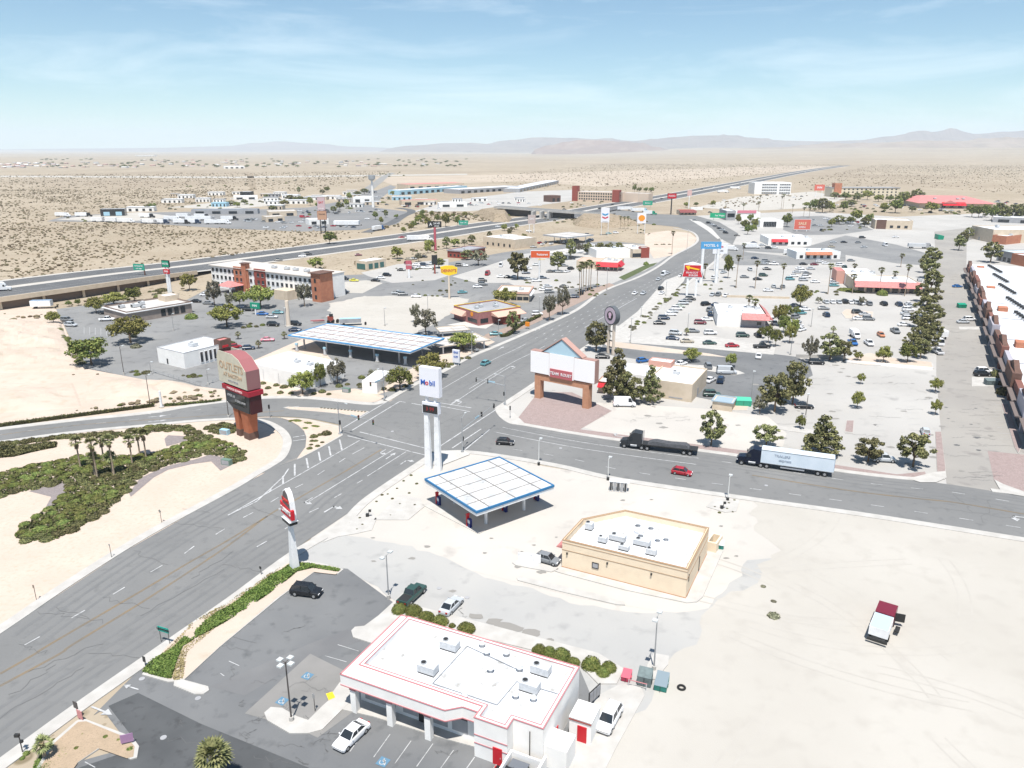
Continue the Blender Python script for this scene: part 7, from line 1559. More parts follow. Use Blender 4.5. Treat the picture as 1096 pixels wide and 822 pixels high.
scrub('desert_scrub', 'scattered creosote scrub dotting the desert beyond the freeway',
  [([(-40,290),(0,303),(128,290),(200,281),(330,262),(400,250),(372,248),(300,247),(230,244),(140,239),(60,238),(-40,240)], 2800, .4, .95),
   ([(-40,241),(50,239),(52,234),(100,228),(180,222),(250,212),(250,203),(-40,203)], 3400, .5, 1.15),
   ([(400,248),(450,240),(540,236),(545,224),(500,228),(446,226),(440,236),(404,246)], 260, .8, 1.6),
   ([(612,232),(650,230),(700,238),(640,240),(612,238)], 90, .8, 1.5), ([(745,221),(800,210),(870,206),(860,214),(800,222),(745,226)], 90, .8, 1.5),
   ([(600,204),(700,206),(860,180),(930,174),(640,176),(500,192)], 4200, .7, 1.4), ([(870,204),(965,198),(1130,212),(1180,190),(1100,172),(950,174),(870,190),(850,196)], 5000, .7, 1.4),
   ([(-40,203),(250,203),(330,205),(400,192),(420,183),(-40,188)], 2600, .8, 1.5)], 5, MS)
scrub('verge_weeds', 'weeds and small scrub on the sandy verges and slopes',
  [([(60,352),(30,345),(20,380),(80,410),(110,400),(88,392),(70,365)], 16, .4, .9), ([(0,335),(60,335),(60,345),(20,350)], 12, .4, 1), ([(0,450),(140,434),(230,428),(200,420),(80,440)], 40, .3, .8), ([(170,420),(230,418),(240,424),(200,428)], 25, .3, .8),
   ([(150,320),(40,331),(60,326),(120,318)], 20, .4, 1), ([(195,310),(350,292),(350,286),(195,300)], 60, .5, 1.2), ([(360,290),(480,272),(520,262),(470,262),(380,278)], 60, .5, 1.2)], 8, MS+[L_BUSH[1]])
# ---------------------------------------------------------------- street furniture
M_POLE = mat('pole_grey', (.3,.3,.3), .5); M_POLED = mat('pole_dark', (.09,.08,.075), .6); M_LHEAD = mat('lamp_head_pale', (.5,.52,.52), .5)
def lamp(bx, by, ty, label, heads=4, pm=None, hm=None, group='parking lot lamp posts', base=None, arm=1.0, hmat=None):
    g_ = G(bx, by); h_ = hm or HT((bx, by), ty); o = thing('street_lamp', label, 'street lamp', g_, rad(64), group); pm = pm or M_POLE
    b = MB(); b.cyl((0,0,0),(0,0,h_),.11,.07,pm,8); b.build('pole', o); b = MB(); b.cyl((0,0,0),(0,0,.7),.28,.28,base or M_CONC,10); b.build('base', o)
    dirs = {4:((1,0),(-1,0),(0,1),(0,-1)),2:((1,0),(-1,0)),1:((1,0),),3:((1,0),(-.6,.8),(-.6,-.8))}[heads]
    for dx, dy in dirs:
        b = MB(); b.cyl((0,0,h_-.1),(dx*arm*.6,dy*arm*.6,h_),.04,.04,pm,5); b.box((dx*arm,dy*arm,h_+.02),(.62,.62,.2),hmat or M_LHEAD); b.build('lamp_head', o)
    return o
lamp(312.2,772.3,708.4,'tall four headed lamp post on the pale island before the white restaurant',4,M_POLED,arm=.8)
lamp(416,641,594,'two headed lamp post beside the dark green pickup',2); lamp(699.8,717.5,659.5,'two headed lamp post among the skips by the drive-through lane',2)
MW = mat('pole_white', (.62,.62,.6), .5)
lamp(576.6,498,471,'short white lamp post at the cross street kerb right of the small canopy',1,MW,base=M_DARK,group='white lamp posts along the cross street'); lamp(650.6,514,491,'short white lamp post at the cross street kerb beside the newspaper boxes',1,MW,base=M_DARK,group='white lamp posts along the cross street'); lamp(778.7,536,510.6,'short white lamp post at the cross street kerb on the pale pad',1,MW,base=M_DARK,group='white lamp posts along the cross street')
lamp(397,566,0,'short lamp post on the sand bed beside the main road',1,MW,hm=4,base=M_DARK) if 0 else None
lamp(132.8,401,371,'lamp post at the edge of the west parking lot',1,M_POLED); lamp(161,435,402,'lamp post beside the low hedge left of the white post',1,M_POLED)
lamp(803.6,431,398.5,'lamp post beside the green skip',1,M_POLE); lamp(862,447,423,'thin lamp post right of the twin big pines',1,M_POLED)
for a in ((649.5,311,287,'lamp post west of the main road beside the palm cluster'),(712.6,317,302,'lamp post in the middle of the main road'),(686,340,329,'thin lamp post on the bank of the angled cars'),(674.8,368,341,'lamp post right of the round disc sign'),(533.5,361,343,'lamp post by the teal car west of the main road'),(505,378,356,'lamp post by the flat beige shade roof'),(412,349,330,'lamp post on the vacant pale lot'),(458,333,316,'thin lamp post at the far edge of the vacant pale lot'),(577,338,318,'lamp post left of the grey brown trees'),(736,353,336,'lamp post beside the island palm'),(578,292,272,'lamp post in the lot below the red orange sign'),(846,380,358,'lamp post at the side street corner'),(305,350,330,'thin lamp post by the white post pole'),(186,354,336,'lamp post behind the drive-in'),(162,401,388,'thin lamp post at the drive-in corner'),(223,412,396,'thin lamp post below the drive-in'),(640,237,216,'lamp post on the overpass'),(735,270,246,'lamp post at the road bend'),(868,350,331,'lamp post in the lot of the long car row'),(912,344,330,'lamp post on the sandy lot island'),(683,222,199,'white lamp post beyond the freeway')):
    lamp(a[0], a[1], a[2], a[3], 1, M_POLE, arm=.7)
# plain posts
def post(bx, by, ty, r, m, label, name='post', cat='post', hm=None):
    g_ = G(bx, by); h_ = hm or HT((bx, by), ty); b = MB(); b.cyl((0,0,0),(0,0,h_),r,r*.8,m,8); b.cyl((0,0,0),(0,0,.25),r*2,r*2,M_CONC,8); return one(b, name, label, cat, g_)
post(173,436,418.6,.35,M_WHITE,'thick white post beside the low hedge of the outlet road')
post(309,349,322,.9,mat('cream_post', (.65,.55,.45), .8),'thick cream post with a white cap beside the lane above the drive-in')
# mast-arm traffic signals
def signal(bx, by, ty, arm_px, label, heads=2, ha=6.0):
    g_ = G(bx, by); h_ = HT((bx, by), ty); t_ = G(*arm_px, ha); d = t_-g_; L = math.hypot(d.x, d.y); rz_ = math.atan2(d.y, d.x)
    o = thing('traffic_signal', label, 'traffic light', g_, rz_, 'mast arm traffic lights')
    b = MB(); b.cyl((0,0,0),(0,0,h_),.16,.1,M_STEEL,8); b.cyl((0,0,0),(0,0,.5),.35,.35,M_STEEL,8); b.build('pole', o)
    b = MB(); b.cyl((0,0,5.4),(L,0,ha+.3),.11,.05,M_STEEL,6); b.build('mast_arm', o); b = MB(); b.cyl((0,0,h_-.3),(2.2,.4,h_+.2),.05,.04,M_STEEL,6); b.box((2.5,.45,h_+.2),(.8,.3,.12),M_LHEAD); b.build('luminaire', o)
    for k in range(heads):
        x = L*(1-k*.4)-.2; b = MB(); b.box((x,0,ha-.05),(.12,.42,1.15),M_DARK); hd = b.build('signal_head', o)
        for j, m in enumerate((mat('red_lens', (.2,.01,.01), .3), mat('amber_lens', (.25,.12,.01), .3), mat('green_lens', (.01,.15,.06), .3))): b = MB(); b.cyl((x+.06,0,ha+.3-j*.36),(x+.1,0,ha+.3-j*.36),.13,.13,m,10); b.build('lens', hd)
    b = MB(); b.box((.3,0,3.2),(.3,.35,1.0),M_DARK); b.build('signal_head', o)
    b = MB(); b.box((L*.45,0,5.9),(2.0,.05,.5),M_SKYB); b.build('street_name_sign', o); return o
signal(540.6,434,402,(509,406),'traffic light with long mast arm at the brick plaza corner',2); signal(495,484.5,446.7,(529,434),'traffic light with mast arm at the corner in front of the small canopy',2)
signal(411.5,428,393,(396,411),'traffic light with mast arm at the corner of the kiosk',1); signal(363.8,465.5,431,(400,452),'traffic light with mast arm at the tip of the corner island',2)
for x, y, lb in ((546,448.5,'pedestrian signal post at the brick plaza corner'),(289,447,'small dark sign post at the head of the slip lane'),(244.8,446.7,None)):
    if lb: o = thing('signal_post', lb, 'signal', G(x, y)); b = MB(); b.cyl((0,0,0),(0,0,3),.07,.06,M_STEEL,6); b.build('pole', o); b = MB(); b.box((0,0,2.9),(.35,.35,1.0),M_DARK); b.build('signal_head', o)
lamp(244.8,447,412,'dark lamp post in front of the outlet sign',1,M_POLED,group=None)
# small road signs
def rsign(bx, by, hgt, w, hh, m, label, rot=-26, n=1, txt=None, diamond=False, pm=None, tm=None, cat='road sign'):
    o = thing('road_sign', label, cat, G(bx, by), rad(rot)); 
    for i in range(n):
        x = 0 if n == 1 else (-w*.4+w*.8*i/(n-1)); b = MB(); b.cyl((x,.05,0),(x,.05,hgt),.045,.045,pm or M_POLED,6); b.build('post', o)
    b = MB()
    if diamond: b.add([(-w/2,-.02,hgt),(0,-.02,hgt-w/2),(w/2,-.02,hgt),(0,-.02,hgt+w/2),(-w/2,.02,hgt),(0,.02,hgt-w/2),(w/2,.02,hgt),(0,.02,hgt+w/2)], [(0,1,2,3),(7,6,5,4),(0,4,5,1),(1,5,6,2),(2,6,7,3),(3,7,4,0)], m)
    else: b.b2(-w/2,w/2,-.03,.03,hgt-hh,hgt,m)
    b.build('panel', o)
    if txt: text(o, txt, 0, -.05, hgt-hh/2, hh*.62, tm or M_WHITE, sx=.9)
    return o
rsign(38.8,642.6,2.6,.35,.5,mat('sign_back', (.25,.2,.16), .6),'narrow brown backed road sign at the left kerb of the main road')
rsign(119.3,597.5,2.6,.3,.3,M_POLE,'thin road sign post at the left kerb, above the second dash'); rsign(172.8,559.5,2.3,.75,.7,mat('diamond_back', (.22,.22,.2), .6),'diamond shaped road sign at the left kerb of the main road',diamond=True)
rsign(177,689,2.6,1.9,.75,mat('green_teal_sign', (.02,.3,.24), .5),'green street name sign on two posts beside the grass strip',-22,2,'LENWOOD',tm=M_DARK)
rsign(83.5,768.5,2.3,.75,.9,M_POLED,'dark square sign at the driveway corner above the gravel island'); rsign(86.5,771,1.4,.9,1.2,mat('pinkish_sign', (.5,.22,.22), .6),'small red and white notice below the dark square sign'); rsign(137,797.5,1.5,1.3,1.1,mat('purple_sign', (.33,.2,.33), .6),'purple board on legs at the end of the gravel island',20,2)
rsign(155.5,714,1.6,.5,.8,M_DARK,'small dark sign at the foot of the grass strip'); rsign(337,762,2.6,.3,.6,M_POLE,'thin handicap parking sign beside the yellow patch'); rsign(279.5,616,1.6,.4,.4,M_DARK,'small dark sign in the kerb near the tall white post')
rsign(243,497.3,1.0,1.6,1.1,M_GREYW,'grey utility cabinet sign on the sand near the slip lane') if 0 else None
o = thing('signal_cabinet', 'dark signal post with lamps at the lower left pavement', 'signal', G(24.5,806)); b = MB(); b.cyl((0,0,0),(0,0,2.6),.06,.06,M_POLED,6); b.build('pole', o); b = MB(); b.box((-.2,0,2.4),(.5,.3,.35),M_DARK); b.box((.15,0,1.6),(.3,.25,.3),M_DARK); b.build('signal_head', o)
# yellow painted bump and wheel stops
sheet('painted_patch', [(349,744),(356,742),(359,748),(352,751)], .23, M_YEL)
# ---------------------------------------------------------------- tall signs
def board_on_posts(label, bx, by, w, zb, zt, rot, m, txts=(), posts=((-.3,.3),), pm=None, pr=.3, frame=None, th=.6, name='pole_sign', cat='sign', slabprof=None, group=None):
    o = thing(name, label, cat, G(bx, by), rad(rot), group)
    for x in (posts if isinstance(posts[0], (int, float)) else posts[0]): b = MB(); b.cyl((x*w,.05,0),(x*w,.05,zb+.1),pr*1.15,pr,pm or M_WHITE,8); b.build('post', o)
    b = MB()
    if slabprof: b.slab(slabprof, -th/2, th/2, m, m)
    else: b.b2(-w/2,w/2,-th/2,th/2,zb,zt,m)
    b.build('panel', o)
    if frame: b = MB(); b.b2(-w/2-.15,w/2+.15,-th/2-.03,th/2+.03,zt,zt+.2,frame); b.b2(-w/2-.15,w/2+.15,-th/2-.03,th/2+.03,zb-.2,zb,frame); b.b2(-w/2-.15,-w/2,-th/2-.03,th/2+.03,zb,zt,frame); b.b2(w/2,w/2+.15,-th/2-.03,th/2+.03,zb,zt,frame); b.build('frame', o)
    for t_ in txts: text(o, t_[0], t_[1], -th/2-.04, t_[2], t_[3], t_[4], sx=t_[5] if len(t_) > 5 else 1)
    return o
# outlet centre sign
o = thing('outlet_sign', 'very tall cream and pink outlet sign with black display on brick red legs', 'sign', G(263,466), rad(-41))
prof = [(-6.1,12.6),(-6.1,18.6),(-5.2,20.2),(1.0,20.2),(3.6,19.3),(6.1,17.0),(6.1,12.6)]
mcr = mat('cream_sign_face', (.55,.52,.42), .7, (.5,.47,.38), .8); mpk = mat('pink_sign_rim', (.3,.11,.115), .7); mbn = mat('mauve_sign_edge', (.25,.12,.12), .7)
b = MB(); b.slab([(x*.985, 12.7+(z-12.6)*.98) for x, z in prof], -1.75, -1.6, mcr); b.build('sign_face', o)
b = MB(); b.slab([(x*.985, 12.7+(z-12.6)*.98) for x, z in prof], 1.6, 1.75, mcr); b.build('sign_face', o)
b = MB(); n = len(prof)
for i in range(n):
    p, q = prof[i], prof[(i+1) % n]
    if i == 2: continue
    b.add([(p[0],-1.65,p[1]),(q[0],-1.65,q[1]),(q[0],1.65,q[1]),(p[0],1.65,p[1])], [(0,1,2,3)], mbn if i in (5,0) else mpk)
b.add([(-3,-1.6,20.2),(1.0,-1.6,20.2),(1,1.65,20.2),(-1.5,1.65,20.2)], [(0,1,2,3)], mpk); b.build('sign_rim', o)
b = MB(); b.b2(-5.9,5.9,-1.5,1.5,12.7,12.8,M_DARK); b.build('inner_floor', o)
b = MB(); b.b2(-4.8,6.6,-1.9,1.9,11.2,12.3,mat('crimson_band', (.3,.015,.03), .5)); rb = b.build('red_band', o)
b = MB(); b.slab([(-4.3,11.15),(-4.3,8.2),(-1.6,6.9),(5.4,6.9),(6.2,11.15)], -1.5, 1.5, mat('charcoal_sign', (.05,.05,.052), .6)); b.build('display_housing', o)
b = MB(); b.b2(-3.8,4.6,-1.58,-1.51,8.2,10.9,M_GLASS); b.build('display', o)
b = MB(); b.b2(5.8,6.3,-1.4,1.4,6.95,11.1,mat('black_red', (.05,.01,.012), .6)); b.build('end_panel', o)
mleg = mat('rust_leg', (.42,.14,.07), .85, (.36,.12,.06), .8)
for x0, x1 in ((-1.9,-.1),(1.3,3.9)):
    b = MB(); w0, w1 = (x1-x0)*.42, (x1-x0)*.62; xm = (x0+x1)/2
    v = [(xm-w0,-1.1,1.6),(xm+w0,-1.1,1.6),(xm+w0,1.1,1.6),(xm-w0,1.1,1.6),(xm-w1,-1.3,7.2),(xm+w1,-1.3,7.2),(xm+w1,1.3,7.2),(xm-w1,1.3,7.2)]
    b.add(v, [(0,3,2,1),(4,5,6,7),(0,1,5,4),(1,2,6,5),(2,3,7,6),(3,0,4,7)], mleg); lg = b.build('leg', o)
    b = MB(); b.b2(xm-w0-.1,xm+w0+.1,-1.2,1.2,0,1.7,M_BROWN); b.build('leg_base', lg)
mlt = mat('faded_gold_letter', (.42,.3,.2), .6)
text(o,'OUTLETS',0,-1.78,16.9,2.6,mlt,sx=.95); text(o,'AT BARSTOW',.4,-1.78,14.9,1.35,mlt,sx=.95); text(o,'FACTORY STORES',.3,-1.78,13.6,.6,M_GREYW,sx=.9); text(o,'FAMOUS BRANDS',.8,-1.95,11.75,.75,mat('pinkish_white', (.75,.5,.5), .5),sx=1.1)
text(o,'OVER 50',-1.6,-1.62,9.9,.9,M_GREYW); text(o,'STORES OPEN',2.2,-1.62,9.0,.7,M_GREYW)
# Mobil
MM = mat('sign_white_face', (.72,.72,.76), .4)
o = thing('filling_station_sign', 'tall white filling station sign with a black price board on two white legs', 'sign', G(464,503), rad(-26))
for x in (-1.15,1.15):
    b = MB(); b.add([(x-.75,-.35,0),(x+.75,-.35,0),(x+.75,.35,0),(x-.75,.35,0),(x-.4,-.3,13),(x+.5,-.3,13),(x+.5,.3,13),(x-.4,.3,13)] if x > 0 else [(x-.75,-.35,0),(x+.75,-.35,0),(x+.75,.35,0),(x-.75,.35,0),(x-.5,-.3,13),(x+.4,-.3,13),(x+.4,.3,13),(x-.5,.3,13)], [(0,3,2,1),(4,5,6,7),(0,1,5,4),(1,2,6,5),(2,3,7,6),(3,0,4,7)], M_WHITE); b.build('leg', o)
b = MB(); b.b2(-2.3,2.3,-.6,.6,16.3,22.4,MM); b.build('sign_panel', o); b = MB(); b.b2(-1.9,1.9,-.5,.5,12.6,15.0,MM); b.b2(-1.75,1.75,-.56,-.505,12.75,14.4,M_DARK); b.build('price_board', o)
b = MB(); b.b2(-1.2,-.8,-.3,.3,15.0,16.3,M_WHITE); b.b2(.8,1.2,-.3,.3,15.0,16.3,M_WHITE); b.build('bracket', o)
MLB = mat('letter_blue', (.02,.1,.4), .5); MLR = mat('letter_red', (.55,.03,.05), .5)
text(o,'M',-1.42,-.64,19.2,1.5,MLB); text(o,'o',-.5,-.64,19.2,1.5,MLR); text(o,'bil',.75,-.64,19.2,1.5,MLB)
text(o,'3 99',0,-.6,13.6,1.1,mat('dim_red_digit', (.25,.03,.03), .5))
# burger sign with rounded top on a single tapering post
o = thing('burger_sign', 'tall sign with rounded white top and red board on a tapering white post', 'sign', G(315.5,608), rad(-50))
b = MB(); b.add([(-.6,-.6,0),(.6,-.6,0),(.6,.6,0),(-.6,.6,0),(-.3,-.25,8.6),(.3,-.25,8.6),(.3,.25,8.6),(-.3,.25,8.6)], [(0,3,2,1),(4,5,6,7),(0,1,5,4),(1,2,6,5),(2,3,7,6),(3,0,4,7)], M_WHITE); b.build('post', o)
pr_ = [(-1.5,8.9),(-1.7,10.0),(-1.4,12.2),(-.8,13.5),(0,14.0),(.8,13.5),(1.4,12.2),(1.7,10.0),(1.5,8.9)]
b = MB(); b.slab(pr_,-.4,.4,M_WHITE); b.build('sign_body', o); b = MB(); b.slab([(x*.84,9.4+(z-8.9)*.86) for x, z in pr_],-.46,-.4,mat('charcoal_face', (.12,.1,.1), .6)); b.build('sign_face', o)
b = MB(); b.slab([(-1.95,9.5),(-1.95,11.4),(1.95,10.9),(1.95,9.3)],-.55,.0,M_RED); b.build('red_band', o); b = MB(); b.b2(-1.4,1.4,-.7,.6,8.2,8.7,M_DARK); b.b2(-1.5,1.5,-.75,.7,8.72,8.85,M_WHITE); b.build('lower_board', o)
text(o,"TOMMYS",0,-.6,10.3,1.1,M_WHITE,sx=.8); text(o,"TOMMYS",0,-.5,12.1,.85,mat('letter_red_bright', (.6,.05,.04), .5),sx=.75)
# billboard with gable on brick portal
o = thing('billboard', 'wide blank white billboard with pale blue gable on two salmon brick legs', 'sign', G(577,425.5), rad(-35))
mo_ = mat('salmon_brick', (.5,.26,.16), .85, (.44,.22,.13), .9); W0 = (G(577,425.5)-G(625,438)).length
for x in (0, W0): b = MB(); b.b2(x-.9,x+.9,-.9,.9,0,6.3,mo_); b.build('leg', o)
b = MB(); b.b2(-.9,W0+.9,-.85,.85,5.3,6.9,mo_); b.build('beam', o)
xa, xb = -2.2, W0+2.6; wv = xb-xa
b = MB(); b.b2(xa,xb,-1.0,1.0,7.1,13.2,mat('rose_brown_edge', (.33,.2,.17), .8)); b.build('board_body', o)
mwf = mat('billboard_white', (.86,.84,.83), .7)
for u0, u1, z0, z1 in ((.005,.30,7.25,13.05),(.69,.995,7.25,13.05),(.305,.685,7.0,13.25)): b = MB(); b.b2(xa+wv*u0,xa+wv*u1,-1.12,-1.0,z0,z1,mwf); b.build('white_panel', o)
b = MB(); b.slab([(xa+wv*.2,13.25),(xa+wv*.49,17.2),(xa+wv*.79,13.25)],-.9,.9,mat('rose_roof', (.42,.26,.22), .8),mat('pale_blue_gable', (.42,.58,.66), .6)); b.build('gable', o)
b = MB(); 
for (x0_, z0_), (x1_, z1_) in (((xa+wv*.18,13.2),(xa+wv*.49,17.4)),((xa+wv*.49,17.4),(xa+wv*.81,13.2))):
    b.add([(x0_,-1.1,z0_),(x1_,-1.1,z1_),(x1_,1.1,z1_),(x0_,1.1,z0_),(x0_,-1.1,z0_+.25),(x1_,-1.1,z1_+.25),(x1_,1.1,z1_+.25),(x0_,1.1,z0_+.25)], [(0,3,2,1),(4,5,6,7),(0,1,5,4),(1,2,6,5),(2,3,7,6),(3,0,4,7)], MATS['rose_roof'])
b.build('gable_roof', o)
b = MB(); b.b2(xa+wv*.32,xa+wv*.665,-1.25,-1.13,6.9,9.2,mat('dusty_red', (.45,.12,.13), .7)); b.build('red_name_strip', o); text(o,'TEAM  ROUST',xa+wv*.492,-1.29,8.0,1.12,M_WHITE,sx=.93)
# round disc sign
o = thing('disc_sign', 'round dark rimmed disc sign on twin cream posts beside the main road', 'sign', G(653.5,379), rad(-58))
for x in (-1.25,1.25): b = MB(); b.b2(x-.35,x+.35,-.35,.35,0,10.2,mat('cream_post', .6)); b.build('post', o)
b = MB()
for z in (2.2,4.4,7.5): b.b2(-.9,.9,-.15,.15,z,z+.3,M_DARK)
b.build('cross_bar', o)
b = MB(); b.cyl((0,-.8,12.9),(0,.8,12.9),3.1,3.1,mat('slate_rim', (.1,.11,.12), .6),28); b.build('disc', o)
b = MB(); b.cyl((0,-.86,12.9),(0,-.8,12.9),2.7,2.7,mat('mauve_face', (.5,.4,.46), .6),28); b.build('face', o); b = MB(); b.cyl((0,-.92,12.9),(0,-.86,12.9),1.5,1.5,M_DARK,24); b.build('inner_disc', o)
b = MB(); b.cyl((0,-.97,13.3),(0,-.92,13.3),.75,.75,mat('pink_logo', (.65,.45,.55), .5),16); b.box((0,-.95,12.5),(1.0,.06,.8),MATS['pink_logo']); b.build('emblem', o)
# arrow burger sign
o = thing('arrow_sign', 'red and white sign with a yellow bent arrow on two white legs', 'sign', G(739,317), rad(-14))
for x in (-1.7,2.2): b = MB(); b.b2(x-.45,x+.45,-.4,.4,0,8.8,M_WHITE); b.build('leg', o)
b = MB(); b.slab([(-4.6,8.6),(5.0,8.6),(4.0,12.0),(4.0,14.6),(0,15.6),(-3.8,14.6),(-3.8,12.0)],-.6,.6,M_WHITE); b.build('sign_body', o)
b = MB(); b.b2(-3.5,3.7,-.7,-.6,11.6,14.2,mat('sign_red', (.5,.02,.03), .5)); b.build('upper_red_panel', o); b = MB(); b.slab([(-4.2,9.0),(4.6,9.0),(3.8,11.45),(-3.6,11.45)],-.7,-.6,mat('sign_red', 0)); b.build('lower_red_panel', o)
b = MB(); b.slab([(-3.1,13.7),(-1.0,14.0),(-1.4,13.4),(3.2,12.6),(3.0,12.0),(-1.2,12.7),(-1.6,11.8)],-.82,-.7,mat('arrow_yellow', (.85,.5,.02), .5)); b.build('yellow_arrow', o)
text(o,'IN-N-OUT',0,-.74,10.8,1.15,M_WHITE); text(o,'BURGER',.6,-.74,9.65,1.1,M_WHITE)
b = MB(); b.add([(-4.6,-.6,8.6),(-5.2,-.5,8.6),(-3.8,-.6,12),(5.0,-.6,8.6),(5.6,-.5,8.6),(4.0,-.6,12)], [(0,1,2)[::-1],(3,4,5)], M_DARK); b.build('dark_fin', o)
# yellow diner sign
board_on_posts('yellow many sided diner sign with red lettering on a cream post', 481, 320, 7, 10.6, 14.6, 8, M_YEL, (("DENNY'S",0,12.7,1.75,mat('letter_maroon', (.45,.03,.08), .5),.95),), ((0,),), pm=MATS['cream_post'], pr=.45, slabprof=[(-3.7,14.5),(-1.2,15.0),(2.0,14.9),(3.9,13.9),(3.6,11.4),(.2,10.5),(-1.8,11.0),(-3.4,11.8)])
board_on_posts('red orange sign with yellow emblem over a salmon lower board west of the road', 578, 300, 9.6, 11.5, 15.0, -3, mat('sign_orange_red', (.6,.1,.03), .5), (("Restaurant",1.0,13.2,1.6,M_WHITE,.8),("OPEN 24",.5,10.7,.9,M_YEL,1)), ((-.05,),), pr=.3, frame=M_WHITE)
board_on_posts('dark board on a tall red post beside the freeway', 466, 268, 9, 15, 19, 0, M_DARK, (("A",-2.6,17,2.6,M_WHITE),("24 HR",1.4,17.6,1.7,M_WHITE),("DINER",1.4,15.9,1.1,M_WHITE)), ((0,),), pm=mat('pink_red_post', (.45,.1,.13), .6), pr=.8)
board_on_posts('short pink signpost before the diner lot', 438, 297.5, 3, 4.5, 9, 0, mat('pink_red_post', 0), (("OPEN",0,6.8,1.0,M_WHITE),), ((0,),), pr=.5); board_on_posts('short dark red signpost right of the pink one', 465.5, 293, 3, 5, 10, 0, M_DARK, (), ((0,),), pm=M_BRICK, pr=.4)
board_on_posts('tall sign tower with green top board and red board below', 182, 317, 3.8, 13.4, 16.2, -20, M_GREEN, (("HOTEL",0,14.8,1.1,M_WHITE),), ((-.15,.25),), pr=.35, frame=M_DARK)
board_on_posts('small red board hung on the white sign tower', 182, 317.3, 3.2, 10.4, 12.4, -20, M_RED, (("INN",0,11.4,1.2,M_WHITE),), ((0,),), pr=.4) 
board_on_posts('faded green highway sign on one post above the bridge end', 151, 302, 6.5, 6, 9.2, -14, M_GSIGN, (("Lenwood Rd",0,8.2,1.0,M_WHITE,.9),("EXIT ONLY",0,6.8,.8,M_WHITE,.9)), ((.45,),), pm=M_BROWN, pr=.35, th=.2)
board_on_posts('green highway sign at the far kerb of the freeway', 496, 243.5, 8, 2.2, 6, -4, M_GSIGN, (("Exit 178",0,4.1,1.5,M_WHITE),), ((-.3,.3),), pm=M_POLE, pr=.15, th=.2); board_on_posts('green highway sign beside the freeway beyond the overpass', 693, 222, 11, 2.5, 7.5, -4, M_GSIGN, (("Barstow",0,5,1.8,M_WHITE),), ((-.3,.3),), pm=M_POLE, pr=.15, th=.2)
board_on_posts('wide green highway sign at the head of the ramp', 770, 235.5, 18, 2.0, 6.6, -10, mat('bright_green_sign', (.02,.35,.17), .5), (("Las Vegas",0,4.3,2.2,M_WHITE),), ((-.3,.3),), pm=M_POLE, pr=.2, th=.2)
board_on_posts('brown stacked sign tower on two dark posts beyond the freeway', 346, 250, 7, 11, 17.5, 0, mat('peach_board', (.45,.27,.18), .7), (("TRUCKS",0,15,1.4,M_DARK),), ((-.25,.3),), pm=M_DARK, pr=.3, frame=M_BRICK); board_on_posts('black and pink upper boards of the stacked sign tower', 346, 249.8, 6, 18.2, 28, 0, mat('pale_mauve_board', (.5,.38,.4), .7), (("EAT",0,24,2.2,M_RED),("FOOD",0,19.3,1.5,M_WHITE)), ((-.25,.3),), pm=M_DARK, pr=.25)
def roundsign(label, bx, by, w, zb, zt, m1, draw):
    o = board_on_posts(label, bx, by, w, zb, zt, 0, MM, (), ((-.4,.4),), pr=.2); draw(o, w, zb, zt); return o
def chev(o, w, zb, zt):
    for z, m in ((zb+(zt-zb)*.52, mat('chevron_blue', (.01,.25,.5), .5)), (zb+(zt-zb)*.3, mat('chevron_red', (.55,.03,.06), .5))):
        b = MB(); b.slab([(-w*.36,z+1.4),(-w*.36,z+.4),(0,z-.6),(w*.36,z+.4),(w*.36,z+1.4),(0,z+.4)],-.42,-.31,m); b.build('chevron', o)
    text(o,'Chevron',0,-.34,zb+.6,1.1,M_GREYW)
roundsign('white sign with blue and red chevrons on thin posts', 647, 252, 6.5, 10, 21, MM, chev)
def shel(o, w, zb, zt):
    b = MB(); c = (zb+zt)/2; P_ = [(-1.2,c-2.2),(1.2,c-2.2),(1.5,c-1.6)]+[(2.6*math.cos(t),c+2.5*math.sin(t)) for t in [i*PI/12-.3 for i in range(0,15)]]+[(-1.5,c-1.6)]
    b.slab(P_,-.42,-.31,mat('shell_orange', (.75,.28,.02), .5)); b.build('shell_emblem', o)
roundsign('white square sign with an orange shell emblem', 686, 250, 7, 8, 16, MM, shel)
board_on_posts('red framed board on a tall black post beyond the road bend', 718, 229.5, 9, 16, 21, 0, M_RED, (("FOOD",0,18.5,2.4,M_WHITE),), ((0,),), pm=M_DARK, pr=.6, frame=M_DARK); board_on_posts('faint red and white sign on a pale post beyond the freeway bend', 737, 223, 5, 14, 20, 0, mat('faded_pink', (.6,.4,.38), .6), (), ((0,),), pr=.5)
board_on_posts('blue framed sign on two tall white legs beside the main road', 758, 303, 10, 17, 20.5, 0, mat('sign_sky_blue', (.08,.3,.55), .5), (("MOTEL 6",0,18.7,1.8,M_WHITE),), ((-.38,.38),), pr=.75); board_on_posts('small white sign with red and yellow header right of the blue framed sign', 769, 290, 8, 9.5, 15, 0, MM, (("Pizza",0,13.4,1.6,MLR),("& SUBS",0,11,1.1,M_DARK)), ((-.3,),), pr=.3)
board_on_posts('coral square sign above the parking lot right of the grey glass building', 858, 247.5, 13, 1.5, 9.5, -4, mat('coral_sign', (.6,.14,.1), .6), (("SALE",0,6.2,3,mat('cream_letter', (.7,.6,.4), .5)),("OPEN",0,3.2,2,M_WHITE)), ((-.3,.3),), pr=.3, frame=M_WHITE); board_on_posts('small coral sign left of the cream hotel', 876, 211, 14, 9, 17, 0, MATS['coral_sign'], (("INN",0,13,4,M_WHITE),), ((-.3,.3),), pr=.4)
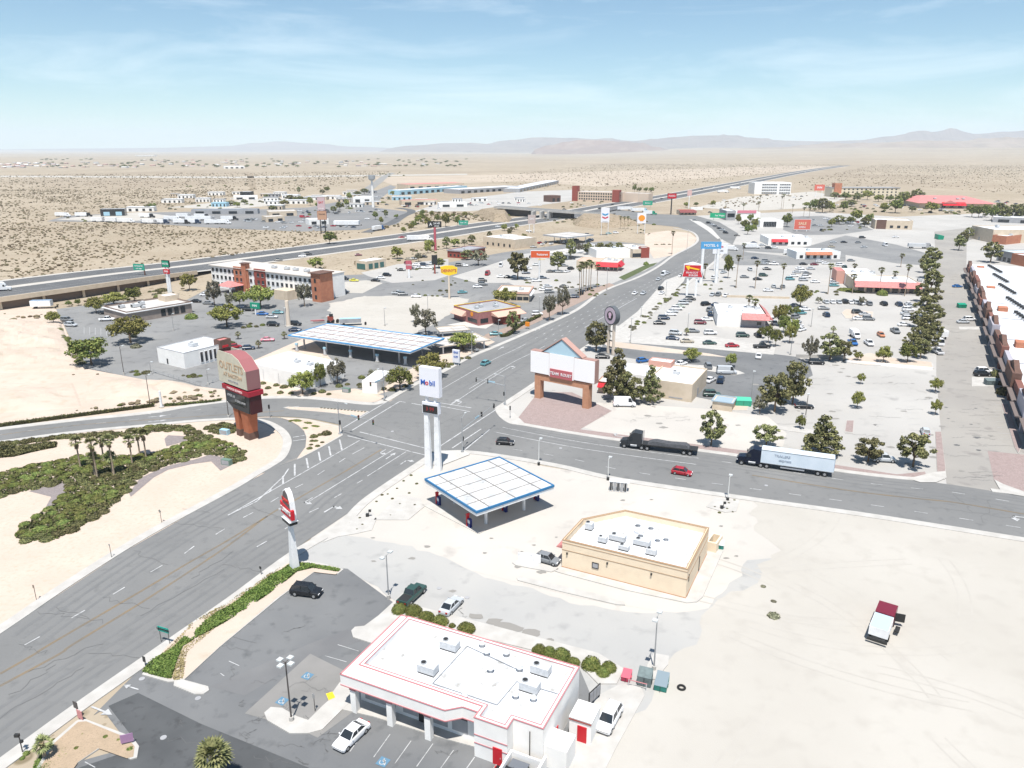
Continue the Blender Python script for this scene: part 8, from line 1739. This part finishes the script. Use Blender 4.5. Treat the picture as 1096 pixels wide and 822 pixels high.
board_on_posts('pale board on a post west of the overpass', 569, 249, 6, 7, 14, 0, mat('rose_grey_board', (.45,.38,.36), .7), (("GAS",0,11,2,M_WHITE),), ((-.3,.3),), pr=.3); board_on_posts('green sign near the hotel lot on white legs', 274, 337, 4.5, 2.6, 5, -20, M_GREEN, (("INN",0,3.8,1.3,M_WHITE),), ((0,),), pr=.3)
board_on_posts('small blue and white price sign in the verge of the long canopy', 488.5, 391, 2.4, 1.0, 5, -26, MM, (("GAS",0,4.2,.9,MLB),("4.09",0,2.8,.9,MLB)), ((-.3,.3),), pr=.12); 
o = board_on_posts('orange diamond roadwork sign beside the hedge', 564.5, 352, 1.6, 1.0, 2.6, -30, mat('work_orange', (.75,.25,.02), .5), (), ((0,),), pr=.05)
# water tower
o = thing('water_tower', 'slender white lookout tower beyond the freeway', 'tower', G(399.5,222)); b = MB(); b.cyl((0,0,0),(0,0,30),1.5,1.1,M_STUC,10); b.build('shaft', o); b = MB(); b.cyl((0,0,30),(0,0,32),2,4,M_UNIT,12); b.cyl((0,0,32),(0,0,36),4,4,M_STEEL,12); b.build('tank', o)
# newspaper boxes, skips, cylinders
o = thing('propane_cage', 'silver cylinder cage at the cross street kerb', 'storage rack', G(662,525), rad(-14)); b = MB()
for i in range(5): b.b2(-1.7+i*.7,-1.2+i*.7,-.8,.6,.1,2.1,M_UNIT)
b.build('cabinets', o); b = MB()
for i in range(5): b.b2(-1.62+i*.7,-1.28+i*.7,-.84,-.8,.3,1.9,M_DARK if i % 2 == 0 else M_STEEL)
b.b2(-1.75,2.05,-.85,.65,0,.1,M_CONC); b.build('doors', o); b = MB(); b.b2(-1.8,2.1,-.9,.7,2.1,2.2,M_ROOF); b.build('top', o)
def skip(px, py, rot, label, m, lid, w=1.9, d=1.2, h_=1.2):
    o = thing('skip', label, 'skip', G(px, py), rad(rot)); b = MB(); b.add([(-w/2,-d/2*.8,.12),(w/2,-d/2*.8,.12),(w/2,d/2,.12),(-w/2,d/2,.12),(-w/2,-d/2,h_*.8),(w/2,-d/2,h_*.8),(w/2,d/2,h_),(-w/2,d/2,h_)], [(0,3,2,1),(4,5,6,7),(0,1,5,4),(1,2,6,5),(2,3,7,6),(3,0,4,7)], m); bb = b.build('bin_body', o)
    b = MB(); b.add([(-w/2-.03,-d/2-.03,h_*.8+.03),(w/2+.03,-d/2-.03,h_*.8+.03),(w/2+.03,d/2,h_+.05),(-w/2-.03,d/2,h_+.05)], [(0,1,2,3)], lid); b.b2(-.03,.03,-d/2-.04,-d/2,h_*.3,h_*.8,M_DARK); b.build('lid', o)
    b = MB(); b.b2(-w/2-.12,-w/2,-.2,.2,h_*.45,h_*.6,lid); b.b2(w/2,w/2+.12,-.2,.2,h_*.45,h_*.6,lid); b.build('lifting_sleeve', bb); return o
mtl = mat('teal_skip', (.02,.28,.22), .5, (.03,.2,.17), 1.5); mgl = mat('grey_green_skip', (.16,.2,.2), .6, (.11,.14,.14), 1.5)
skip(708,735,-20,'bright teal skip at the end of the row beside the lone tyre',mtl,mat('dull_lid', (.2,.25,.28), .6),1.5,2.6,1.3); skip(690,732,-20,'dull grey green skip between the red bin and the teal skip',mgl,mgl,1.7,1.6,1.9); skip(670.5,727,-20,'small red bin at the left of the skip row',mat('crimson_bin', (.5,.05,.1), .5),mat('crimson_lid', (.55,.12,.16), .5),1.1,1.6,1.0)
skip(771,587,-20,'small green skip behind the peach store',mtl,M_UNIT,1.0,1.6,1.2); skip(795,434,-8,'mint green skip beside the blue grey roofed bin shelter',mat('mint_skip', (.05,.4,.26), .5),mat('mint_lid', (.08,.45,.3), .5),4,2.2,2.0); skip(1029,329.5,-5,'green skip by the service lane',M_GREEN,M_GREEN,3.2,2.2,1.9); skip(1060,412,-5,'grey green skip on the pale pad by the mall',mgl,mgl,3,2,1.8); skip(1005,256,80,'green skip at the end of the grey yard',M_GREEN,M_GREEN,8,4,3.5)
b = MB(); n = 16
vs = []
for i in range(n):
    a = 2*PI*i/n
    for j in range(6): t = 2*PI*j/6; vs.append(((.42+.15*math.cos(t))*math.cos(a), (.42+.15*math.cos(t))*math.sin(a), .12+.12*math.sin(t)))
b.add(vs, [(i*6+j, ((i+1) % n)*6+j, ((i+1) % n)*6+(j+1) % 6, i*6+(j+1) % 6) for i in range(n) for j in range(6)], M_TYRE, True); one(b, 'tyre', 'black tyre lying flat on the pale lot right of the teal skip', 'tyre', G(729.3,737)+Vector((0,0,.07)))
o = thing('barrier', 'low rust and white pipe barrier before the grey green skip', 'barrier', G(682,737), rad(-22)); b = MB(); b.cyl((-1.2,0,1.0),(1.2,0,1.0),.06,.06,M_PINKT,6); b.build('rail', o)
for x in (-1.1,1.1): b = MB(); b.cyl((x,0,0),(x,0,1.0),.06,.06,M_UNIT,6); b.build('post', o)
o = thing('barrier', 'white screen fence beside the grey hatchback', 'fence', G(566.5,602.5), rad(-14)); b = MB(); b.b2(-1.9,1.9,-.06,.06,.15,1.7,M_WHITE); b.build('panel', o)
for x in (-1.8,1.8): b = MB(); b.cyl((x,.1,0),(x,.1,1.8),.06,.06,M_STEEL,6); b.build('post', o)
for x, y, lb in ((395,553.5,'pair of dark lamps on a short stand in the sand bed'),(774,545,'forked dark stand on the pale pad by the cross street'),(391,556.5,None)):
    if lb: o = thing('utility_stand', lb, 'stand', G(x, y)); b = MB(); b.cyl((0,0,0),(0,0,1.4),.07,.05,M_POLED,6); b.build('post', o); b = MB(); b.box((.2,0,1.3),(.45,.3,.4),M_DARK); b.box((-.3,0,.4),(.5,.5,.6),M_DARK); b.build('boxes', o)
for x, y, lb in ((243,497.5,'grey utility cabinet on the sand beside the slip lane'),(371,420,'green grey utility cabinet on the verge before the kiosk'),(241,465,'pale blue square planter box beside the outlet sign')):
    o = thing('utility_box', lb, 'utility box', G(x, y), rad(-20)); b = MB(); m = M_SKYB if 'blue' in lb else (mat('box_green', (.13,.2,.16), .6)); b.b2(-1.1,1.1,-.5,.5,.1,1.3,m); b.build('cabinet', o); b = MB(); b.b2(-1.15,1.15,-.55,.55,0,.1,M_CONC); b.build('plinth', o); b = MB(); b.b2(-.9,.9,-.53,-.5,.25,1.15,M_GREYW); b.build('door', o)
# rusty machinery by the lane
o = thing('machinery', 'red and dark road machinery pile behind the long canopy', 'machinery', G(354,345.5), rad(10)); b = MB(); b.box((0,0,1.6),(2.2,1.8,1.8),M_BRICK); b.box((.3,0,2.9),(1.4,1.5,1.0),M_DARK); b.build('machine_body', o)
b = MB(); b.box((-5,0,1.2),(5,.5,.4),M_PINKT,.1); b.box((-4.5,.8,.7),(4.5,.4,.3),M_BRICK,-.1); b.build('boom', o)
for x in (-.8,.9,2.6):
    for s in (-1,1): b = MB(); b.cyl((x,s*.9-.2,.6),(x,s*.9+.2,.6),.6,.6,M_TYRE,12); b.build('wheel', o)
# fences
for (p, q, lb) in (((90,394),(120,400),'short pipe rail fence at the lower edge of the west parking lot'),((164,399),(215,414),'white pipe rail fence before the drive-in lane'),((228,410),(262,396),'pale rail fence beside the drive-in lane')):
    a, c_ = G(*p), G(*q); L = (c_-a).length; o = thing('rail_fence', lb, 'fence', a, math.atan2(c_.y-a.y, c_.x-a.x)); k = int(L/2.5)
    for z in (.5, 1.0): b = MB(); b.cyl((0,0,z),(L,0,z),.05,.05,M_STEEL,5); b.build('rail', o)
    for i in range(k+1): b = MB(); b.cyl((L*i/k,0,0),(L*i/k,0,1.05),.06,.06,M_STEEL,5); b.build('post', o)
for i, (x, y) in enumerate(((446,448.5),(424,455),(405,461.5),(396,465),(438,432),(492,404),(507,407))): pass
# walls of the planters and shopping yard
for (pts_, h_, m, lb) in (([(852,383),(905,384)],1.2,M_CONC,'low pale wall below the bushy tree cluster'),([(905,388),(998,396)],.8,M_STUC,'low white wall along the sandy island'),([(772,318),(845,320)],1.0,M_BEIGE,'low beige wall behind the pink tiled restaurant'),([(908,312),(990,317)],.6,M_CONC,'low kerb wall before the pink eave shop')):
    q = path(pts_, 0, 4); b = MB(); ribbon(b, q, -.12, .12, 0, h_, m); one(b, 'low_wall', lb, 'wall')
# ---------------------------------------------------------------- mountains
def ridge(name, prof, D, m, depth, jag, seed, base=-40):
    """mountain range: crest profile from photo azimuths, standing at distance D with real depth"""
    N = 150; M = 14; b = MB(); vs = []
    def crest(px):
        for (x0_, y0_), (x1_, y1_) in zip(prof, prof[1:]):
            if x0_ <= px <= x1_:
                t = (px-x0_)/(x1_-x0_); t = t*t*(3-2*t); return y0_+(y1_-y0_)*t
        return prof[-1][1]
    for i in range(N+1):
        px = prof[0][0]+(prof[-1][0]-prof[0][0])*i/N; py = 160-(160-crest(px))*.76; y = (py-411)/F
        sl = (ST+y*CT)/(CT-y*ST); hc = H-sl*D; X = (px-548)/F*(D*CT+(H-hc)*ST)
        for j in range(M+1):
            t = (j-M*.5)/(M*.5); yy = D+t*depth; k = (1-abs(t))**.8
            nz = noise.fractal((X*.0009+seed, yy*.0012, seed*.7), .9, 2.1, 5)
            z = base+(hc-base)*k*(1+jag*nz*(abs(t) > .01)*min(1,k*1.5))
            if j == M//2: z = hc*(1+.03*noise.noise((X*.002, seed, 0)))
            ef = min(1, i/6, (N-i)/6); z = base+(z-base)*ef; vs.append((X*(yy/D)**.3, yy, z))
    b.add(vs, [(i*(M+1)+j, (i+1)*(M+1)+j, (i+1)*(M+1)+j+1, i*(M+1)+j+1) for i in range(N) for j in range(M)], m, False)
    tag(b.build(name), kind='structure')
MR = mat('mountain_rock', (.17,.125,.1), .95, (.21,.165,.13), .0012, c3=(.12,.09,.07), scale3=.004); MR2 = mat('red_hill_rock', (.22,.145,.11), .95, (.18,.12,.095), .002, c3=(.27,.2,.155), scale3=.006); MR3 = mat('foothill_sand', (.3,.235,.18), .95, (.25,.19,.145), .0014, c3=(.2,.155,.115), scale3=.004)
ridge('mountains', [(-80,161),(60,159),(150,158),(240,155.5),(275,150.5),(300,148.5),(330,151),(380,156),(430,158),(470,161)], 26000, MR, 3000, .3, 1)
ridge('mountains', [(400,161),(440,154.5),(480,151),(505,150.5),(520,152),(548,146.5),(572,143),(610,143.5),(640,145.5),(690,148),(740,153),(800,161)], 19000, MR, 2600, .35, 2)
ridge('mountains', [(566,161),(590,153.5),(605,149),(622,146.3),(645,147),(662,149),(672,148.5),(684,152),(700,157),(720,161)], 12500, MR2, 1300, .5, 3)
ridge('mountains', [(650,161),(680,148),(700,145),(722,142.5),(745,140.5),(775,140),(800,143),(840,147.5),(880,148.5),(920,147),(950,141.5),(985,136.5),(1010,134.5),(1045,138),(1075,135),(1120,131),(1200,133)], 17500, MR, 2600, .4, 4)
ridge('mountains', [(760,161),(820,157),(870,155.5),(910,152),(950,150),(985,147),(1020,148.5),(1060,145),(1100,144),(1200,141)], 11000, MR3, 2200, .5, 5)

# ---------------------------------------------------------------- haze, light, sky, camera
b = MB(); b.b2(-29400,29400,-29400,29400,-130,700,M_WHITE); hz = b.build('haze'); hz['kind'] = 'stuff'; hz.data.materials.clear()
mh = bpy.data.materials.new('haze_air'); mh.use_nodes = True; nt = mh.node_tree; nt.nodes.clear()
vo = nt.nodes.new('ShaderNodeVolumePrincipled'); vo.inputs['Density'].default_value = HAZE_D; vo.inputs['Color'].default_value = (.8,.9,1,1); vo.inputs['Anisotropy'].default_value = 0
om = nt.nodes.new('ShaderNodeOutputMaterial'); nt.links.new(vo.outputs[0], om.inputs['Volume']); hz.data.materials.append(mh)
try: mh.volume_intersection_method = 'ACCURATE'
except Exception: pass
W = bpy.data.worlds.new('World'); scn.world = W; W.use_nodes = True; nt = W.node_tree; n = nt.nodes; l = nt.links
bg = n['Background']; sky = n.new('ShaderNodeTexSky'); sky.sky_type = 'NISHITA'; sky.sun_disc = False
EL, AZ = rad(69), rad(181)
sky.sun_elevation = EL; sky.sun_rotation = AZ; sky.altitude = 600; sky.air_density = 1.0; sky.dust_density = SKY_DUST; sky.ozone_density = 1.0
bg.inputs['Strength'].default_value = SKY_S
tc = n.new('ShaderNodeTexCoord'); mp = n.new('ShaderNodeMapping'); mp.inputs['Scale'].default_value = (2.2,2.2,14); mp.inputs['Rotation'].default_value = (0,rad(6),0)
l.new(tc.outputs['Generated'], mp.inputs['Vector']); cn_ = n.new('ShaderNodeTexNoise'); cn_.inputs['Scale'].default_value = 1.6; cn_.inputs['Detail'].default_value = 7; cn_.inputs['Roughness'].default_value = .6; cn_.inputs['Distortion'].default_value = .6
l.new(mp.outputs[0], cn_.inputs['Vector']); mr_ = n.new('ShaderNodeMapRange'); mr_.inputs[1].default_value = .47; mr_.inputs[2].default_value = .8; mr_.inputs[4].default_value = .45
l.new(cn_.outputs['Fac'], mr_.inputs[0]); mx = n.new('ShaderNodeMix'); mx.data_type = 'RGBA'; l.new(mr_.outputs[0], mx.inputs[0]); l.new(sky.outputs[0], mx.inputs[6]); mx.inputs[7].default_value = (*CLOUD, 1); l.new(mx.outputs[2], bg.inputs['Color']); tn = n.new('ShaderNodeMix'); tn.data_type = 'RGBA'; tn.blend_type = 'MULTIPLY'; tn.inputs[0].default_value = 1; tn.inputs[7].default_value = (.71,.93,.99,1); l.new(sky.outputs[0], tn.inputs[6]); l.new(tn.outputs[2], mx.inputs[6])
sd = bpy.data.lights.new('sun', 'SUN'); sd.energy = SUN_E; sd.angle = rad(.5); sd.color = (1,.965,.91); so = bpy.data.objects.new('sun', sd); col.objects.link(so)
# towards the sun: behind the camera (south), high
dv = Vector((math.sin(AZ)*math.cos(EL), math.cos(AZ)*math.cos(EL), math.sin(EL))); so.rotation_euler = dv.to_track_quat('Z', 'Y').to_euler()
cd = bpy.data.cameras.new('camera'); co = bpy.data.objects.new('camera', cd); col.objects.link(co); co.location = (0,0,H); co.rotation_euler = (PI/2-TH, 0, 0)
cd.sensor_width = 36; cd.lens = 36*F/1096; cd.clip_start = .5; cd.clip_end = 90000; scn.camera = co
scn.view_settings.view_transform = 'Standard'; scn.view_settings.look = 'None'; scn.view_settings.gamma = 1; scn.view_settings.use_curve_mapping = False; scn.view_settings.exposure = EXPO
scn.cycles.volume_bounces = 1; scn.render.resolution_x = 1024; scn.render.resolution_y = 768
